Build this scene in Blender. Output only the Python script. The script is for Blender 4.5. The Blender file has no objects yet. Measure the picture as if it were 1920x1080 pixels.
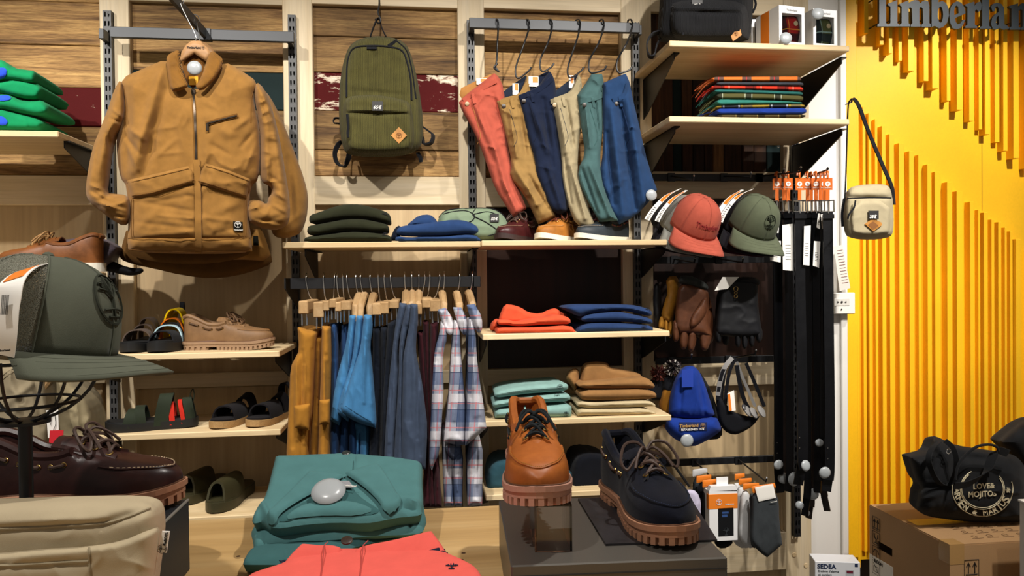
import bpy, bmesh, math, random
import numpy as np
from mathutils import Vector, Matrix
random.seed(7)
# ------------------------------------------------------------------ camera
FPX = 1387.0
CAM = np.array([0.0, -2.75, 1.45])
YAW, PITCH, ROLL = math.radians(7.0), math.radians(-0.75), 0.011
_f = np.array([math.sin(YAW)*math.cos(PITCH), math.cos(YAW)*math.cos(PITCH), math.sin(PITCH)])
_r0 = np.array([math.cos(YAW), -math.sin(YAW), 0.0])
_u0 = np.cross(_r0, _f)
_r = _r0*math.cos(ROLL) - _u0*math.sin(ROLL)
_u = _u0*math.cos(ROLL) + _r0*math.sin(ROLL)
scene = bpy.context.scene
COL = scene.collection
cam_data = bpy.data.cameras.new('camera'); cam = bpy.data.objects.new('camera', cam_data); COL.objects.link(cam)
cam_data.sensor_width = 36.0; cam_data.lens = FPX/1920*36.0; cam_data.clip_start = 0.02
cam.matrix_world = Matrix(((_r[0], _u[0], -_f[0], CAM[0]), (_r[1], _u[1], -_f[1], CAM[1]), (_r[2], _u[2], -_f[2], CAM[2]), (0, 0, 0, 1)))
scene.camera = cam
# ------------------------------------------------------------------ light and exposure
vs = scene.view_settings
vs.view_transform = 'Standard'; vs.look = 'None'; vs.gamma = 1.0; vs.use_curve_mapping = False
vs.exposure = 0.0
world = bpy.data.worlds.new('shop_ambient'); scene.world = world; world.use_nodes = True
world.node_tree.nodes['Background'].inputs[0].default_value = (1.0, 0.90, 0.78, 1)
world.node_tree.nodes['Background'].inputs[1].default_value = 0.24
def spot(loc, target, watts, cone=60, blend=0.8, size=0.03, color=(1.0, 0.945, 0.875)):
    l = bpy.data.lights.new('ceiling_spot', 'SPOT'); l.energy = watts; l.spot_size = math.radians(cone); l.spot_blend = blend
    l.shadow_soft_size = size; l.color = color
    o = bpy.data.objects.new('ceiling_spot', l); COL.objects.link(o); o.location = loc
    o.rotation_euler = (Vector(target)-Vector(loc)).to_track_quat('-Z', 'Y').to_euler()
    return o
SPOTS = [((-1.85, -1.70, 3.05), (-1.50, -0.1, 1.60), 165), ((-1.15, -1.85, 3.05), (-0.85, -0.2, 1.60), 165), ((-0.10, -1.80, 3.05), (-0.12, -0.1, 1.60), 165),
         ((0.90, -1.80, 3.05), (0.52, -0.1, 1.55), 165), ((1.55, -2.00, 3.05), (1.15, -0.1, 1.50), 180),
         ((2.45, -0.95, 3.05), (2.10, 0.2, 1.80), 170), ((1.75, -1.75, 3.05), (1.95, -0.25, 0.75), 200),
         ((-0.75, -2.45, 3.05), (-0.45, -1.60, 1.0), 120), ((0.75, -1.60, 3.05), (0.10, -1.60, 1.0), 130)]
for a, b, w in SPOTS: spot(a, b, w)

# ------------------------------------------------------------------ geometry helpers
def ray(px, py):
    px = np.asarray(px, float); py = np.asarray(py, float)
    a = (px-960)/FPX; b = (540-py)/FPX
    return _f[None, :]+a.reshape(-1, 1)*_r[None, :]+b.reshape(-1, 1)*_u[None, :]
def PY(px, py, Y):
    d = ray(px, py); t = (Y-CAM[1])/d[:, 1]
    return CAM[None, :]+d*t[:, None]
def P(px, py, Y):
    return PY([px], [py], Y)[0]
def PZ(px, py, Z):
    d = ray([px], [py])[0]; t = (Z-CAM[2])/d[2]
    return CAM+d*t
def PX(px, py, X):
    d = ray([px], [py])[0]; t = (X-CAM[0])/d[0]
    return CAM+d*t
def ppm(Y): return FPX/(Y-CAM[1])          # pixels per metre at a depth

def _h(ix, iy, s):
    n = (ix.astype(np.int64)*374761393+iy.astype(np.int64)*668265263+s*2246822519) & 0xffffffff
    n = ((n ^ (n >> 13))*1274126177) & 0xffffffff
    return ((n ^ (n >> 16)) & 0xffff)/65535.0
def vnoise(x, y, s=0):
    x = np.asarray(x, float); y = np.asarray(y, float)
    ix = np.floor(x); iy = np.floor(y); fx = x-ix; fy = y-iy
    fx = fx*fx*(3-2*fx); fy = fy*fy*(3-2*fy)
    a = _h(ix, iy, s); b = _h(ix+1, iy, s); c = _h(ix, iy+1, s); d = _h(ix+1, iy+1, s)
    return (a*(1-fx)+b*fx)*(1-fy)+(c*(1-fx)+d*fx)*fy
def fbm(x, y, s=0, o=3):
    t = 0; a = 0.5
    for k in range(o):
        t = t+a*(vnoise(x, y, s+k*17)-0.5)*2; x = np.asarray(x)*2.03+3.1; y = np.asarray(y)*2.03+1.7; a *= 0.5
    return t
def wrinkle(x, y, s=0):                    # ridged creases
    return 1-np.abs(fbm(x, y, s, 3))*2.2

class MB:
    def __init__(s): s.v = []; s.f = []; s.uv = None; s.smooth = True
    def add(s, vs_, fs):
        o = len(s.v); s.v.extend([tuple(p) for p in vs_]); s.f.extend([tuple(i+o for i in f) for f in fs]); return s
    def box(s, a, b, bev=0.0):
        x0, y0, z0 = a; x1, y1, z1 = b
        if x0 > x1: x0, x1 = x1, x0
        if y0 > y1: y0, y1 = y1, y0
        if z0 > z1: z0, z1 = z1, z0
        return s.fbox((0, 0, 0), (1, 0, 0), (0, 1, 0), (0, 0, 1), (x0, x1), (y0, y1), (z0, z1), bev)
    def fbox(s, O, X, Y, Z, rx, ry, rz, bev=0.0):
        O = np.array(O, float); X = np.array(X, float); Y = np.array(Y, float); Z = np.array(Z, float)
        if bev <= 0:
            c = [O+X*x+Y*y+Z*z for z in rz for y in ry for x in rx]
            return s.add(c, [(0, 2, 3, 1), (4, 5, 7, 6), (0, 1, 5, 4), (2, 6, 7, 3), (0, 4, 6, 2), (1, 3, 7, 5)])
        e = min(bev, abs(rx[1]-rx[0])*.45, abs(ry[1]-ry[0])*.45, abs(rz[1]-rz[0])*.45)
        pts = []; idx = {}
        for i in (0, 1):
            for j in (0, 1):
                for k in (0, 1):
                    sx, sy, sz = (1, -1)[i], (1, -1)[j], (1, -1)[k]
                    for ax in range(3):
                        q = [rx[i], ry[j], rz[k]]
                        if ax != 0: q[0] += sx*e
                        if ax != 1: q[1] += sy*e
                        if ax != 2: q[2] += sz*e
                        idx[(i, j, k, ax)] = len(pts); pts.append(O+X*q[0]+Y*q[1]+Z*q[2])
        F = []
        def q4(a, b, c, d): F.append((idx[a], idx[b], idx[c], idx[d]))
        for i in (0, 1):
            l = [(i, 0, 0, 0), (i, 1, 0, 0), (i, 1, 1, 0), (i, 0, 1, 0)]; q4(*(l if i else l[::-1]))
            l = [(0, i, 0, 1), (0, i, 1, 1), (1, i, 1, 1), (1, i, 0, 1)]; q4(*(l if i else l[::-1]))
            l = [(0, 0, i, 2), (1, 0, i, 2), (1, 1, i, 2), (0, 1, i, 2)]; q4(*(l if i else l[::-1]))
        for i in (0, 1):
            for j in (0, 1):
                q4((i, j, 0, 0), (i, j, 1, 0), (i, j, 1, 1), (i, j, 0, 1)); q4((i, 0, j, 0), (i, 1, j, 0), (i, 1, j, 2), (i, 0, j, 2)); q4((0, i, j, 1), (1, i, j, 1), (1, i, j, 2), (0, i, j, 2))
        for i in (0, 1):
            for j in (0, 1):
                for k in (0, 1): F.append((idx[(i, j, k, 0)], idx[(i, j, k, 1)], idx[(i, j, k, 2)]))
        return s.add(pts, F)
    def tube(s, pts, r, n=8, closed=False, flat=None, cap=True):
        P_ = [np.array(p, float) for p in pts]; m = len(P_)
        rs = r if hasattr(r, '__len__') else [r]*m
        T = []
        for i in range(m):
            a = P_[(i-1) % m] if (closed or i > 0) else P_[0]; b = P_[(i+1) % m] if (closed or i < m-1) else P_[-1]
            t = b-a; L = np.linalg.norm(t); T.append(t/L if L > 1e-9 else np.array([0, 0, 1.]))
        nrm = np.cross(T[0], [0.12, 0.31, 0.94]); 
        if np.linalg.norm(nrm) < .05: nrm = np.cross(T[0], [1, 0, 0])
        nrm /= np.linalg.norm(nrm); V = []
        for i in range(m):
            nrm = nrm-T[i]*np.dot(nrm, T[i]); nrm /= (np.linalg.norm(nrm)+1e-12); bn = np.cross(T[i], nrm)
            for k in range(n):
                a = 2*math.pi*k/n
                V.append(P_[i]+nrm*math.cos(a)*rs[i]+bn*math.sin(a)*rs[i])
        F = []
        for i in range(m if closed else m-1):
            j = (i+1) % m
            for k in range(n): F.append((i*n+k, i*n+(k+1) % n, j*n+(k+1) % n, j*n+k))
        if not closed and cap: F.append(tuple(range(n))[::-1]); F.append(tuple((m-1)*n+k for k in range(n)))
        return s.add(V, F)
    def strap(s, pts, width_dir, w, t):     # flat band along pts; width along width_dir (vector or list), thickness t
        P_ = [np.array(p, float) for p in pts]; m = len(P_); V = []; F = []
        for i in range(m):
            a = P_[max(i-1, 0)]; b = P_[min(i+1, m-1)]; T = b-a; T /= (np.linalg.norm(T)+1e-12)
            W = np.array(width_dir[i] if isinstance(width_dir, list) else width_dir, float); W = W-T*np.dot(W, T); W /= (np.linalg.norm(W)+1e-12)
            N = np.cross(T, W); ww = w[i] if hasattr(w, '__len__') else w
            for a_, b_ in ((-.5, -.5), (.5, -.5), (.5, .5), (-.5, .5)): V.append(P_[i]+W*a_*ww+N*b_*t)
        for i in range(m-1):
            for k in range(4): F.append((i*4+k, i*4+(k+1) % 4, i*4+4+(k+1) % 4, i*4+4+k))
        F.append((3, 2, 1, 0)); F.append(tuple((m-1)*4+k for k in range(4)))
        return s.add(V, F)
    def lathe(s, O, ax, prof, n=20):        # prof: list of (radius, height) ; ax: axis vector
        O = np.array(O, float); A = np.array(ax, float); A /= np.linalg.norm(A)
        U = np.cross(A, [0, 0, 1.0]); 
        if np.linalg.norm(U) < .01: U = np.array([1., 0, 0])
        U /= np.linalg.norm(U); W = np.cross(A, U); V = []; F = []
        for r, h in prof:
            for k in range(n):
                a = 2*math.pi*k/n; V.append(O+A*h+(U*math.cos(a)+W*math.sin(a))*r)
        for i in range(len(prof)-1):
            for k in range(n): F.append((i*n+k, i*n+(k+1) % n, (i+1)*n+(k+1) % n, (i+1)*n+k))
        F.append(tuple(range(n))[::-1]); F.append(tuple((len(prof)-1)*n+k for k in range(n)))
        return s.add(V, F)
    def prism(s, poly, thick_vec, bevel=0):  # poly: 3-D points of a face; extruded
        n = len(poly); t = np.array(thick_vec, float); A = [np.array(p, float) for p in poly]
        return s.add(A+[p+t for p in A], [tuple(range(n))[::-1], tuple(range(n, 2*n))]+[(i, (i+1) % n, n+(i+1) % n, n+i) for i in range(n)])
    def loft(s, rings, close=True, caps=True):
        n = len(rings[0]); V = [p for r in rings for p in r]; F = []
        for i in range(len(rings)-1):
            for k in range(n if close else n-1): F.append((i*n+k, i*n+(k+1) % n, (i+1)*n+(k+1) % n, (i+1)*n+k))
        if caps and close: F.append(tuple(range(n))[::-1]); F.append(tuple((len(rings)-1)*n+k for k in range(n)))
        return s.add(V, F)
    def build(s, name, m, parent=None, smooth=True, label=None, sharp=40, local=False, solidify=0):
        me = bpy.data.meshes.new(name)
        off = np.zeros(3)
        if parent is not None and not local: off = np.array(world_of(parent))
        V = (np.array(s.v, float)-off)
        me.from_pydata(V.tolist(), [], s.f); 
        if s.uv is not None:
            ul = me.uv_layers.new(name='UVMap'); li = np.zeros(len(me.loops), np.int32); me.loops.foreach_get('vertex_index', li)
            ul.data.foreach_set('uv', np.array(s.uv, np.float32)[li].ravel())
        me.validate()
        bm = bmesh.new(); bm.from_mesh(me)
        bmesh.ops.recalc_face_normals(bm, faces=bm.faces); bm.to_mesh(me); bm.free()
        if smooth:
            me.polygons.foreach_set('use_smooth', [True]*len(me.polygons)); me.set_sharp_from_angle(angle=math.radians(sharp))
        o = bpy.data.objects.new(name, me); COL.objects.link(o)
        me.materials.append(m)
        if parent is not None: o.parent = parent
        if label: o['label'] = label
        return o
def world_of(o):
    p = Vector((0, 0, 0))
    while o is not None: p = p+o.location; o = o.parent
    return p
def tag(o, label=None, cat=None, group=None, kind=None):
    if label: o['label'] = label
    if cat: o['category'] = cat
    if group: o['group'] = group
    if kind: o['kind'] = kind
    return o
def thing(name, label, cat, loc=(0, 0, 0), group=None, rot=None):
    o = bpy.data.objects.new(name, None); COL.objects.link(o); o.location = tuple(float(c) for c in loc); o.empty_display_size = 0.03
    if rot is not None: o.rotation_euler = rot
    return tag(o, label, cat, group)
def copy_tree(o, parent=None):
    c = o.copy(); COL.objects.link(c); c.parent = parent
    for ch in o.children: copy_tree(ch, c)
    return c

def chaikin(pts, it=1, closed=True):
    p = [np.array(q, float) for q in pts]
    for _ in range(it):
        o = []; n = len(p)
        for i in range(n if closed else n-1):
            a, b = p[i], p[(i+1) % n]; o += [a*.75+b*.25, a*.25+b*.75]
        if not closed: o = [p[0]]+o+[p[-1]]
        p = o
    return p
def spline(pts, n=6, closed=False):
    p = [np.array(q, float) for q in pts]; m = len(p); o = []
    for i in range(m if closed else m-1):
        p0 = p[(i-1) % m] if (closed or i > 0) else p[0]*2-p[1]; p1 = p[i]; p2 = p[(i+1) % m]; p3 = p[(i+2) % m] if (closed or i < m-2) else p[-1]*2-p[-2]
        for k in range(n):
            t = k/n; o.append(.5*((2*p1)+(-p0+p2)*t+(2*p0-5*p1+4*p2-p3)*t*t+(-p0+3*p1-3*p2+p3)*t**3))
    if not closed: o.append(p[-1])
    return o
def folds_fn(folds):
    def fn(x, y):
        t = np.zeros_like(x)
        for (x0, y0, x1, y1, w, a) in folds:
            dx, dy = x1-x0, y1-y0; L2 = dx*dx+dy*dy+1e-9
            u = np.clip(((x-x0)*dx+(y-y0)*dy)/L2, 0, 1); d2 = (x-x0-u*dx)**2+(y-y0-u*dy)**2
            t = t+a*np.exp(-d2/(w*w))*(1-.5*np.abs(u-.5)*2)
        return t
    return fn
def pillow(outline, Y, tf, tb, res=4.0, edge=30.0, smooth=1, fn=None, noise=0.0, nsc=40.0, seed=0, folds=None, Yfn=None, uvs=None, stretch=(1, 1), prof=0.5, edgeb=None, plane=None):
    """soft body traced in pixels, standing at depth Y: front bulge tf (metres, toward the room), back bulge tb"""
    ol = []
    for p_ in outline: ol += [tuple(p_[:2])]*(3 if (len(p_) > 2 and smooth) else 1)
    poly = np.array(chaikin(ol, smooth) if smooth else ol, float)
    x0, y0 = poly.min(0)-res*1.5; x1, y1 = poly.max(0)+res*1.5
    nx = int((x1-x0)/res)+2; ny = int((y1-y0)/res)+2
    gx, gy = np.meshgrid(x0+np.arange(nx)*res, y0+np.arange(ny)*res, indexing='ij'); X = gx.ravel(); Yp = gy.ravel()
    A = poly; B = np.roll(poly, -1, 0)
    inside = np.zeros(X.shape, bool); best = np.full(X.shape, 1e18); bx = X.copy(); by = Yp.copy()
    for a, b in zip(A, B):
        c = ((a[1] > Yp) != (b[1] > Yp))
        with np.errstate(divide='ignore', invalid='ignore'): xi = (b[0]-a[0])*(Yp-a[1])/(b[1]-a[1]+1e-15)+a[0]
        inside ^= c & (X < xi)
        dx, dy = b-a; L2 = dx*dx+dy*dy+1e-12; u = np.clip(((X-a[0])*dx+(Yp-a[1])*dy)/L2, 0, 1)
        qx = a[0]+u*dx; qy = a[1]+u*dy; d2 = (X-qx)**2+(Yp-qy)**2; m = d2 < best
        best[m] = d2[m]; bx[m] = qx[m]; by[m] = qy[m]
    dist = np.sqrt(best); core = inside & (dist > .35*res)
    c2 = core.reshape(nx, ny); nb = np.zeros_like(c2)
    for di in (-1, 0, 1):
        for dj in (-1, 0, 1): nb |= np.roll(np.roll(c2, di, 0), dj, 1)
    rim = nb.ravel() & ~core
    X = np.where(rim, bx, X); Yp = np.where(rim, by, Yp); d = np.where(core, dist, 0)
    q = np.clip(d/edge, 0, 1); h = (1-(1-q)**2)**prof
    use = core | rim
    H = tf*h
    if noise:
        su, sv = X/(nsc*stretch[0]), Yp/(nsc*stretch[1])
        rg = np.clip(1-np.abs(fbm(su*.55+5+.35*fbm(su, sv, seed+3, 2), sv*.55, seed+5, 2))*3.0, 0, 1)**2      # thin creases
        mk = np.clip(fbm(su*.3+9, sv*.3, seed+8, 2)*2+.45, 0, 1)                                              # only here and there
        H = H+noise*.55*fbm(su*.6, sv*.6, seed, 3)*h+noise*1.1*rg*mk*h
    if folds: H = H+folds_fn(folds)(X, Yp)*np.minimum(1, q*2.5)
    if fn: H = H+fn(X, Yp)*h
    base = Y+(Yfn(X, Yp) if Yfn else 0*X)
    ids = -np.ones(X.shape, int); ids[use] = np.arange(use.sum()); n1 = int(use.sum())
    dr = ray(X, Yp)
    hb = h if edgeb is None else (1-(1-np.clip(d/edgeb, 0, 1))**2)**.5
    if plane is None:
        Wf = CAM[None, :]+dr*((base-H-CAM[1])/dr[:, 1])[:, None]
        Wb = CAM[None, :]+dr*((base-CAM[1])/dr[:, 1])[:, None]; Wb[:, 1] += tb*hb
    else:                                    # lying on a (tilted) plane O, N instead of standing at depth Y
        O_, N_ = np.array(plane[0], float), np.array(plane[1], float); N_ /= np.linalg.norm(N_)
        W0 = CAM[None, :]+dr*(((O_-CAM) @ N_)/(dr @ N_))[:, None]
        Wf = W0+N_[None, :]*(H+(base-Y))[:, None]; Wb = W0+N_[None, :]*(base-Y-tb*hb)[:, None]
    cg = core.reshape(nx, ny); ug = use.reshape(nx, ny)
    for W_ in (Wf, Wb):                      # relax the inside so that the rim does not show steps
        G = W_.reshape(nx, ny, 3)
        for _ in range(3):
            acc = np.zeros_like(G); cnt = np.zeros((nx, ny, 1))
            for ax_, st_ in ((0, 1), (0, -1), (1, 1), (1, -1)):
                u_ = np.roll(ug, st_, ax_)[..., None]; acc += np.roll(G, st_, ax_)*u_; cnt += u_
            avg = acc/np.maximum(cnt, 1); wg = np.where(cg, np.where(d.reshape(nx, ny) < 2.6*res, .55, .10), 0)[..., None]; G = G*(1-wg)+avg*wg
        W_[:] = G.reshape(-1, 3)
    idb = ids.copy(); nc = int(core.sum()); idb[core] = n1+np.arange(nc)
    V = np.concatenate([Wf[use], Wb[core]])
    i2 = ids.reshape(nx, ny); b2 = idb.reshape(nx, ny); c3 = core.reshape(nx, ny)
    F = []
    okc = (i2[:-1, :-1] >= 0) & (i2[1:, :-1] >= 0) & (i2[:-1, 1:] >= 0) & (i2[1:, 1:] >= 0) & (c3[:-1, :-1] | c3[1:, :-1] | c3[:-1, 1:] | c3[1:, 1:])
    for i, j in zip(*np.nonzero(okc)):
        F.append((int(i2[i, j]), int(i2[i, j+1]), int(i2[i+1, j+1]), int(i2[i+1, j])))
        F.append((int(b2[i, j]), int(b2[i+1, j]), int(b2[i+1, j+1]), int(b2[i, j+1])))
    mb = MB(); mb.v = [tuple(p) for p in V]; mb.f = F
    U = np.stack([(X-poly[:, 0].min())/100.0, (Yp-poly[:, 1].min())/100.0], 1)
    if uvs: U = uvs(X, Yp)
    mb.uv = np.concatenate([U[use], U[core]])
    gH = np.where(use, base-H, np.nan).reshape(nx, ny); fillv = float(np.nanmean(gH))
    gH = np.where(np.isnan(gH), np.where(True, base, 0).reshape(nx, ny), gH)
    def surf(x, y):                          # depth of the front face at a pixel
        x = np.asarray(x, float); y = np.asarray(y, float)
        fx = np.clip((x-x0)/res, 0, nx-1.001); fy = np.clip((y-y0)/res, 0, ny-1.001); i = fx.astype(int); j = fy.astype(int); fx = fx-i; fy = fy-j
        return (gH[i, j]*(1-fx)+gH[i+1, j]*fx)*(1-fy)+(gH[i, j+1]*(1-fx)+gH[i+1, j+1]*fx)*fy
    mb.surf = surf
    if plane is not None:
        gP = [np.where(use, Wf[:, c_], W0[:, c_]).reshape(nx, ny) for c_ in range(3)]; gh = np.where(use, H+(base-Y), 0).reshape(nx, ny)
        def bil(g, x, y):
            fx = np.clip((np.asarray(x, float)-x0)/res, 0, nx-1.001); fy = np.clip((np.asarray(y, float)-y0)/res, 0, ny-1.001); i = fx.astype(int); j = fy.astype(int); fx = fx-i; fy = fy-j
            return (g[i, j]*(1-fx)+g[i+1, j]*fx)*(1-fy)+(g[i, j+1]*(1-fx)+g[i+1, j+1]*fx)*fy
        mb.hgt = lambda x, y: bil(gh, x, y)
        mb.pt = lambda x, y: np.array([float(bil(g, x, y)) for g in gP])+0*N_
        mb.N = N_
    return mb
def over(body, lift=0.0):                    # Yfn for a piece lying on the front of a pillow (piece given with Y=0)
    return lambda x, y: body.surf(x, y)-lift
def onpts(body, pts, lift=.001, sm=6, closed=False):
    q = spline([np.array(p, float) for p in pts], sm, closed) if sm else pts
    return [P(p[0], p[1], float(body.surf(p[0], p[1]))-lift) for p in q]
FONT_CACHE = {}
def text_mesh(txt, extrude=0.0, bold=0.0, shear=0.0):
    cu = bpy.data.curves.new('lettering', 'FONT'); cu.body = txt; cu.size = 1.0; cu.extrude = extrude; cu.offset = bold; cu.shear = shear; cu.align_x = 'CENTER'; cu.align_y = 'CENTER'; cu.resolution_u = 3
    o = bpy.data.objects.new('lettering', cu); COL.objects.link(o)
    dg = bpy.context.evaluated_depsgraph_get(); me = bpy.data.meshes.new_from_object(o.evaluated_get(dg))
    v = np.array([tuple(q.co) for q in me.vertices]); f = [tuple(p.vertices) for p in me.polygons]
    bpy.data.objects.remove(o); bpy.data.curves.remove(cu); bpy.data.meshes.remove(me)
    return v, f
def text(txt, O, X, U, width, m, parent, name='lettering', bold=0.01, ext=.0006, aspect=1.0, shear=0.0, wrap=None):
    """lettering lying in the plane X,U (unit vectors) centred at O, with a given total width in metres"""
    v, f = text_mesh(txt, 0.02, bold, shear)
    X = np.array(X, float); U = np.array(U, float); X /= np.linalg.norm(X); U = U-X*np.dot(X, U); U /= np.linalg.norm(U); N = np.cross(X, U)
    w = v[:, 0].max()-v[:, 0].min(); s_ = width/w; v = v-np.array([(v[:, 0].max()+v[:, 0].min())/2, (v[:, 1].max()+v[:, 1].min())/2, 0])
    W = np.array(O, float)[None, :]+v[:, :1]*s_*X[None, :]+v[:, 1:2]*s_*aspect*U[None, :]+v[:, 2:3]/.02*ext*N[None, :]
    if wrap: W = wrap(W)
    mb = MB(); mb.v = [tuple(p) for p in W]; mb.f = f
    return mb.build(name, m, parent, smooth=False)
def ptext(txt, px, py, Y, wpx, m, parent, rot=0.0, **k):
    O = P(px, py, Y); c, s_ = math.cos(rot), math.sin(rot)
    return text(txt, O, (c, 0, s_), (-s_, 0, c), wpx/ppm(Y), m, parent, **k)
def tree_mark(O, X, U, r, m, parent, name='tree_emblem', ring=True, lift=.0008, local=False):
    """small round emblem: ring with a branching tree"""
    O = np.array(O, float); X = np.array(X, float)/np.linalg.norm(X); U = np.array(U, float); U = U-X*np.dot(X, U); U /= np.linalg.norm(U); N = np.cross(X, U)
    q = lambda a, b: O+X*a*r+U*b*r+N*lift
    mb = MB(); w = r*.07
    for pts in ([(0, -.75), (0, 0.1)], [(0, -.1), (-.45, .35), (-.5, .6)], [(0, -.1), (.45, .35), (.5, .6)], [(0, .1), (-.18, .5), (-.15, .8)], [(0, .1), (.2, .5), (.15, .8)], [(-.3, .2), (-.75, .25)], [(.3, .2), (.75, .25)], [(-.35, -.78), (.35, -.78)]):
        mb.tube([q(*p) for p in pts], w, 4)
    if ring: mb.tube([q(math.cos(a*.2618), math.sin(a*.2618)) for a in range(24)], w*.9, 4, closed=True)
    return mb.build(name, m, parent, local=local)
def sec_tag(px, py, Y, rpx, parent, tilt=(0, -1, 0), name='security_tag'):
    r = rpx/ppm(Y); c = P(px, py, Y)
    return MB().lathe(c, tilt, [(r*.3, -r*.1), (r*.9, -r*.02), (r, r*.08), (r*.97, r*.18), (r*.8, r*.34), (r*.5, r*.44), (r*.02, r*.48)], 24).build(name, DISC, parent, label='round grey plastic security tag')
def ptube(pts, Y, r, n=6, sm=5):            # tube through pixel points at depth Y (or per-point depth as third item)
    p = [P(q[0], q[1], q[2] if len(q) > 2 else Y) for q in pts]
    if sm: p = spline(p, sm)
    return p

# ------------------------------------------------------------------ materials
def lin(h):
    h = h.lstrip('#'); o = []
    for i in (0, 2, 4):
        c = int(h[i:i+2], 16)/255; o.append(c/12.92 if c <= .04045 else ((c+.055)/1.055)**2.4)
    return tuple(o)
MATS = {}
class NT:
    def __init__(s, name):
        s.m = bpy.data.materials.new(name); s.m.use_nodes = True; s.t = s.m.node_tree; s.b = s.t.nodes['Principled BSDF']
    def n(s, typ, **kw):
        o = s.t.nodes.new(typ)
        for k, v in kw.items():
            if k.startswith('i_'):
                k = k[2:]; k = int(k) if k.isdigit() else k
                o.inputs[k].default_value = v
            else: setattr(o, k, v)
        return o
    def l(s, a, b): s.t.links.new(a, b)
    def coords(s, scale=(1, 1, 1), kind='Object', rot=(0, 0, 0)):
        c = s.n('ShaderNodeTexCoord'); mp = s.n('ShaderNodeMapping'); mp.inputs['Scale'].default_value = scale; mp.inputs['Rotation'].default_value = rot
        s.l(c.outputs[kind], mp.inputs['Vector']); return mp.outputs[0]
    def ramp(s, fac, stops):
        r = s.n('ShaderNodeValToRGB'); e = r.color_ramp.elements
        while len(e) > 1: e.remove(e[-1])
        e[0].position = stops[0][0]; e[0].color = (*stops[0][1], 1)
        for p_, c in stops[1:]:
            k = e.new(p_); k.color = (*c, 1)
        s.l(fac, r.inputs[0]); return r.outputs[0]
    def bump(s, h, st=.3, dist=.002, prev=None):
        b = s.n('ShaderNodeBump'); b.inputs['Strength'].default_value = st; b.inputs['Distance'].default_value = dist
        s.l(h, b.inputs['Height'])
        if prev is not None: s.l(prev, b.inputs['Normal'])
        return b.outputs[0]
    def math(s, op, a, b=None, c=None):
        m = s.n('ShaderNodeMath', operation=op)
        for i, v in enumerate((a, b, c)):
            if v is None: continue
            if isinstance(v, (int, float)): m.inputs[i].default_value = v
            else: s.l(v, m.inputs[i])
        return m.outputs[0]
    def mix(s, fac, a, b, mode='MIX'):
        m = s.n('ShaderNodeMix', data_type='RGBA', blend_type=mode)
        for i, v in ((0, fac), (6, a), (7, b)):
            if isinstance(v, (int, float)): m.inputs[i].default_value = v
            elif isinstance(v, tuple): m.inputs[i].default_value = (*v[:3], 1)
            else: s.l(v, m.inputs[i])
        return m.outputs[2]
def plain(name, hexc, rough=.5, metal=0, spec=.5, coat=0, emit=0):
    if name in MATS: return MATS[name]
    t = NT(name); c = lin(hexc); t.b.inputs['Base Color'].default_value = (*c, 1); t.b.inputs['Roughness'].default_value = rough
    t.b.inputs['Metallic'].default_value = metal; t.b.inputs['Specular IOR Level'].default_value = spec; t.b.inputs['Coat Weight'].default_value = coat
    MATS[name] = t.m; return t.m
def fabric(name, hexc, var=.12, weave=900.0, bst=.25, rough=.9, soft=25.0, sheen=.04, hex2=None):
    if name in MATS: return MATS[name]
    t = NT(name); c = lin(hexc); co = t.coords()
    nz = t.n('ShaderNodeTexNoise', i_Scale=soft, i_Detail=6.0, i_Roughness=.6); t.l(co, nz.inputs['Vector'])
    c2 = lin(hex2) if hex2 else tuple(min(1, k*(1+var*1.6)) for k in c)
    col = t.ramp(nz.outputs[0], [(.3, tuple(k*(1-var) for k in c)), (.72, c2)])
    t.l(col, t.b.inputs['Base Color']); t.b.inputs['Roughness'].default_value = rough; t.b.inputs['Specular IOR Level'].default_value = .12
    t.b.inputs['Sheen Weight'].default_value = sheen; t.b.inputs['Sheen Roughness'].default_value = .5
    w = t.n('ShaderNodeTexNoise', i_Scale=weave, i_Detail=2.0); t.l(co, w.inputs['Vector'])
    n1 = t.bump(nz.outputs[0], .15, .004); n2 = t.bump(w.outputs[0], bst, .0012, n1); t.l(n2, t.b.inputs['Normal'])
    MATS[name] = t.m; return t.m
def corduroy(name, hexc, pitch=3.0, rough=.85, axis='X', spec=.2):
    if name in MATS: return MATS[name]
    t = NT(name); c = lin(hexc); co = t.coords()
    wv = t.n('ShaderNodeTexWave', wave_type='BANDS', bands_direction=axis, i_Scale=314.0/pitch); wv.inputs['Distortion'].default_value = .6; wv.inputs['Detail'].default_value = 1.0
    t.l(co, wv.inputs['Vector'])
    nz = t.n('ShaderNodeTexNoise', i_Scale=30.0, i_Detail=5.0); t.l(co, nz.inputs['Vector'])
    a = t.ramp(wv.outputs[1], [(.1, tuple(k*.38 for k in c)), (.7, tuple(min(1, k*1.3) for k in c))])
    b = t.ramp(nz.outputs[0], [(.3, (.82, .82, .82)), (.7, (1.1, 1.1, 1.1))])
    t.l(t.mix(1.0, a, b, 'MULTIPLY'), t.b.inputs['Base Color']); t.b.inputs['Roughness'].default_value = rough; t.b.inputs['Specular IOR Level'].default_value = spec
    t.b.inputs['Sheen Weight'].default_value = .05
    t.l(t.bump(wv.outputs[1], .8, .0015), t.b.inputs['Normal']); MATS[name] = t.m; return t.m
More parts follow.
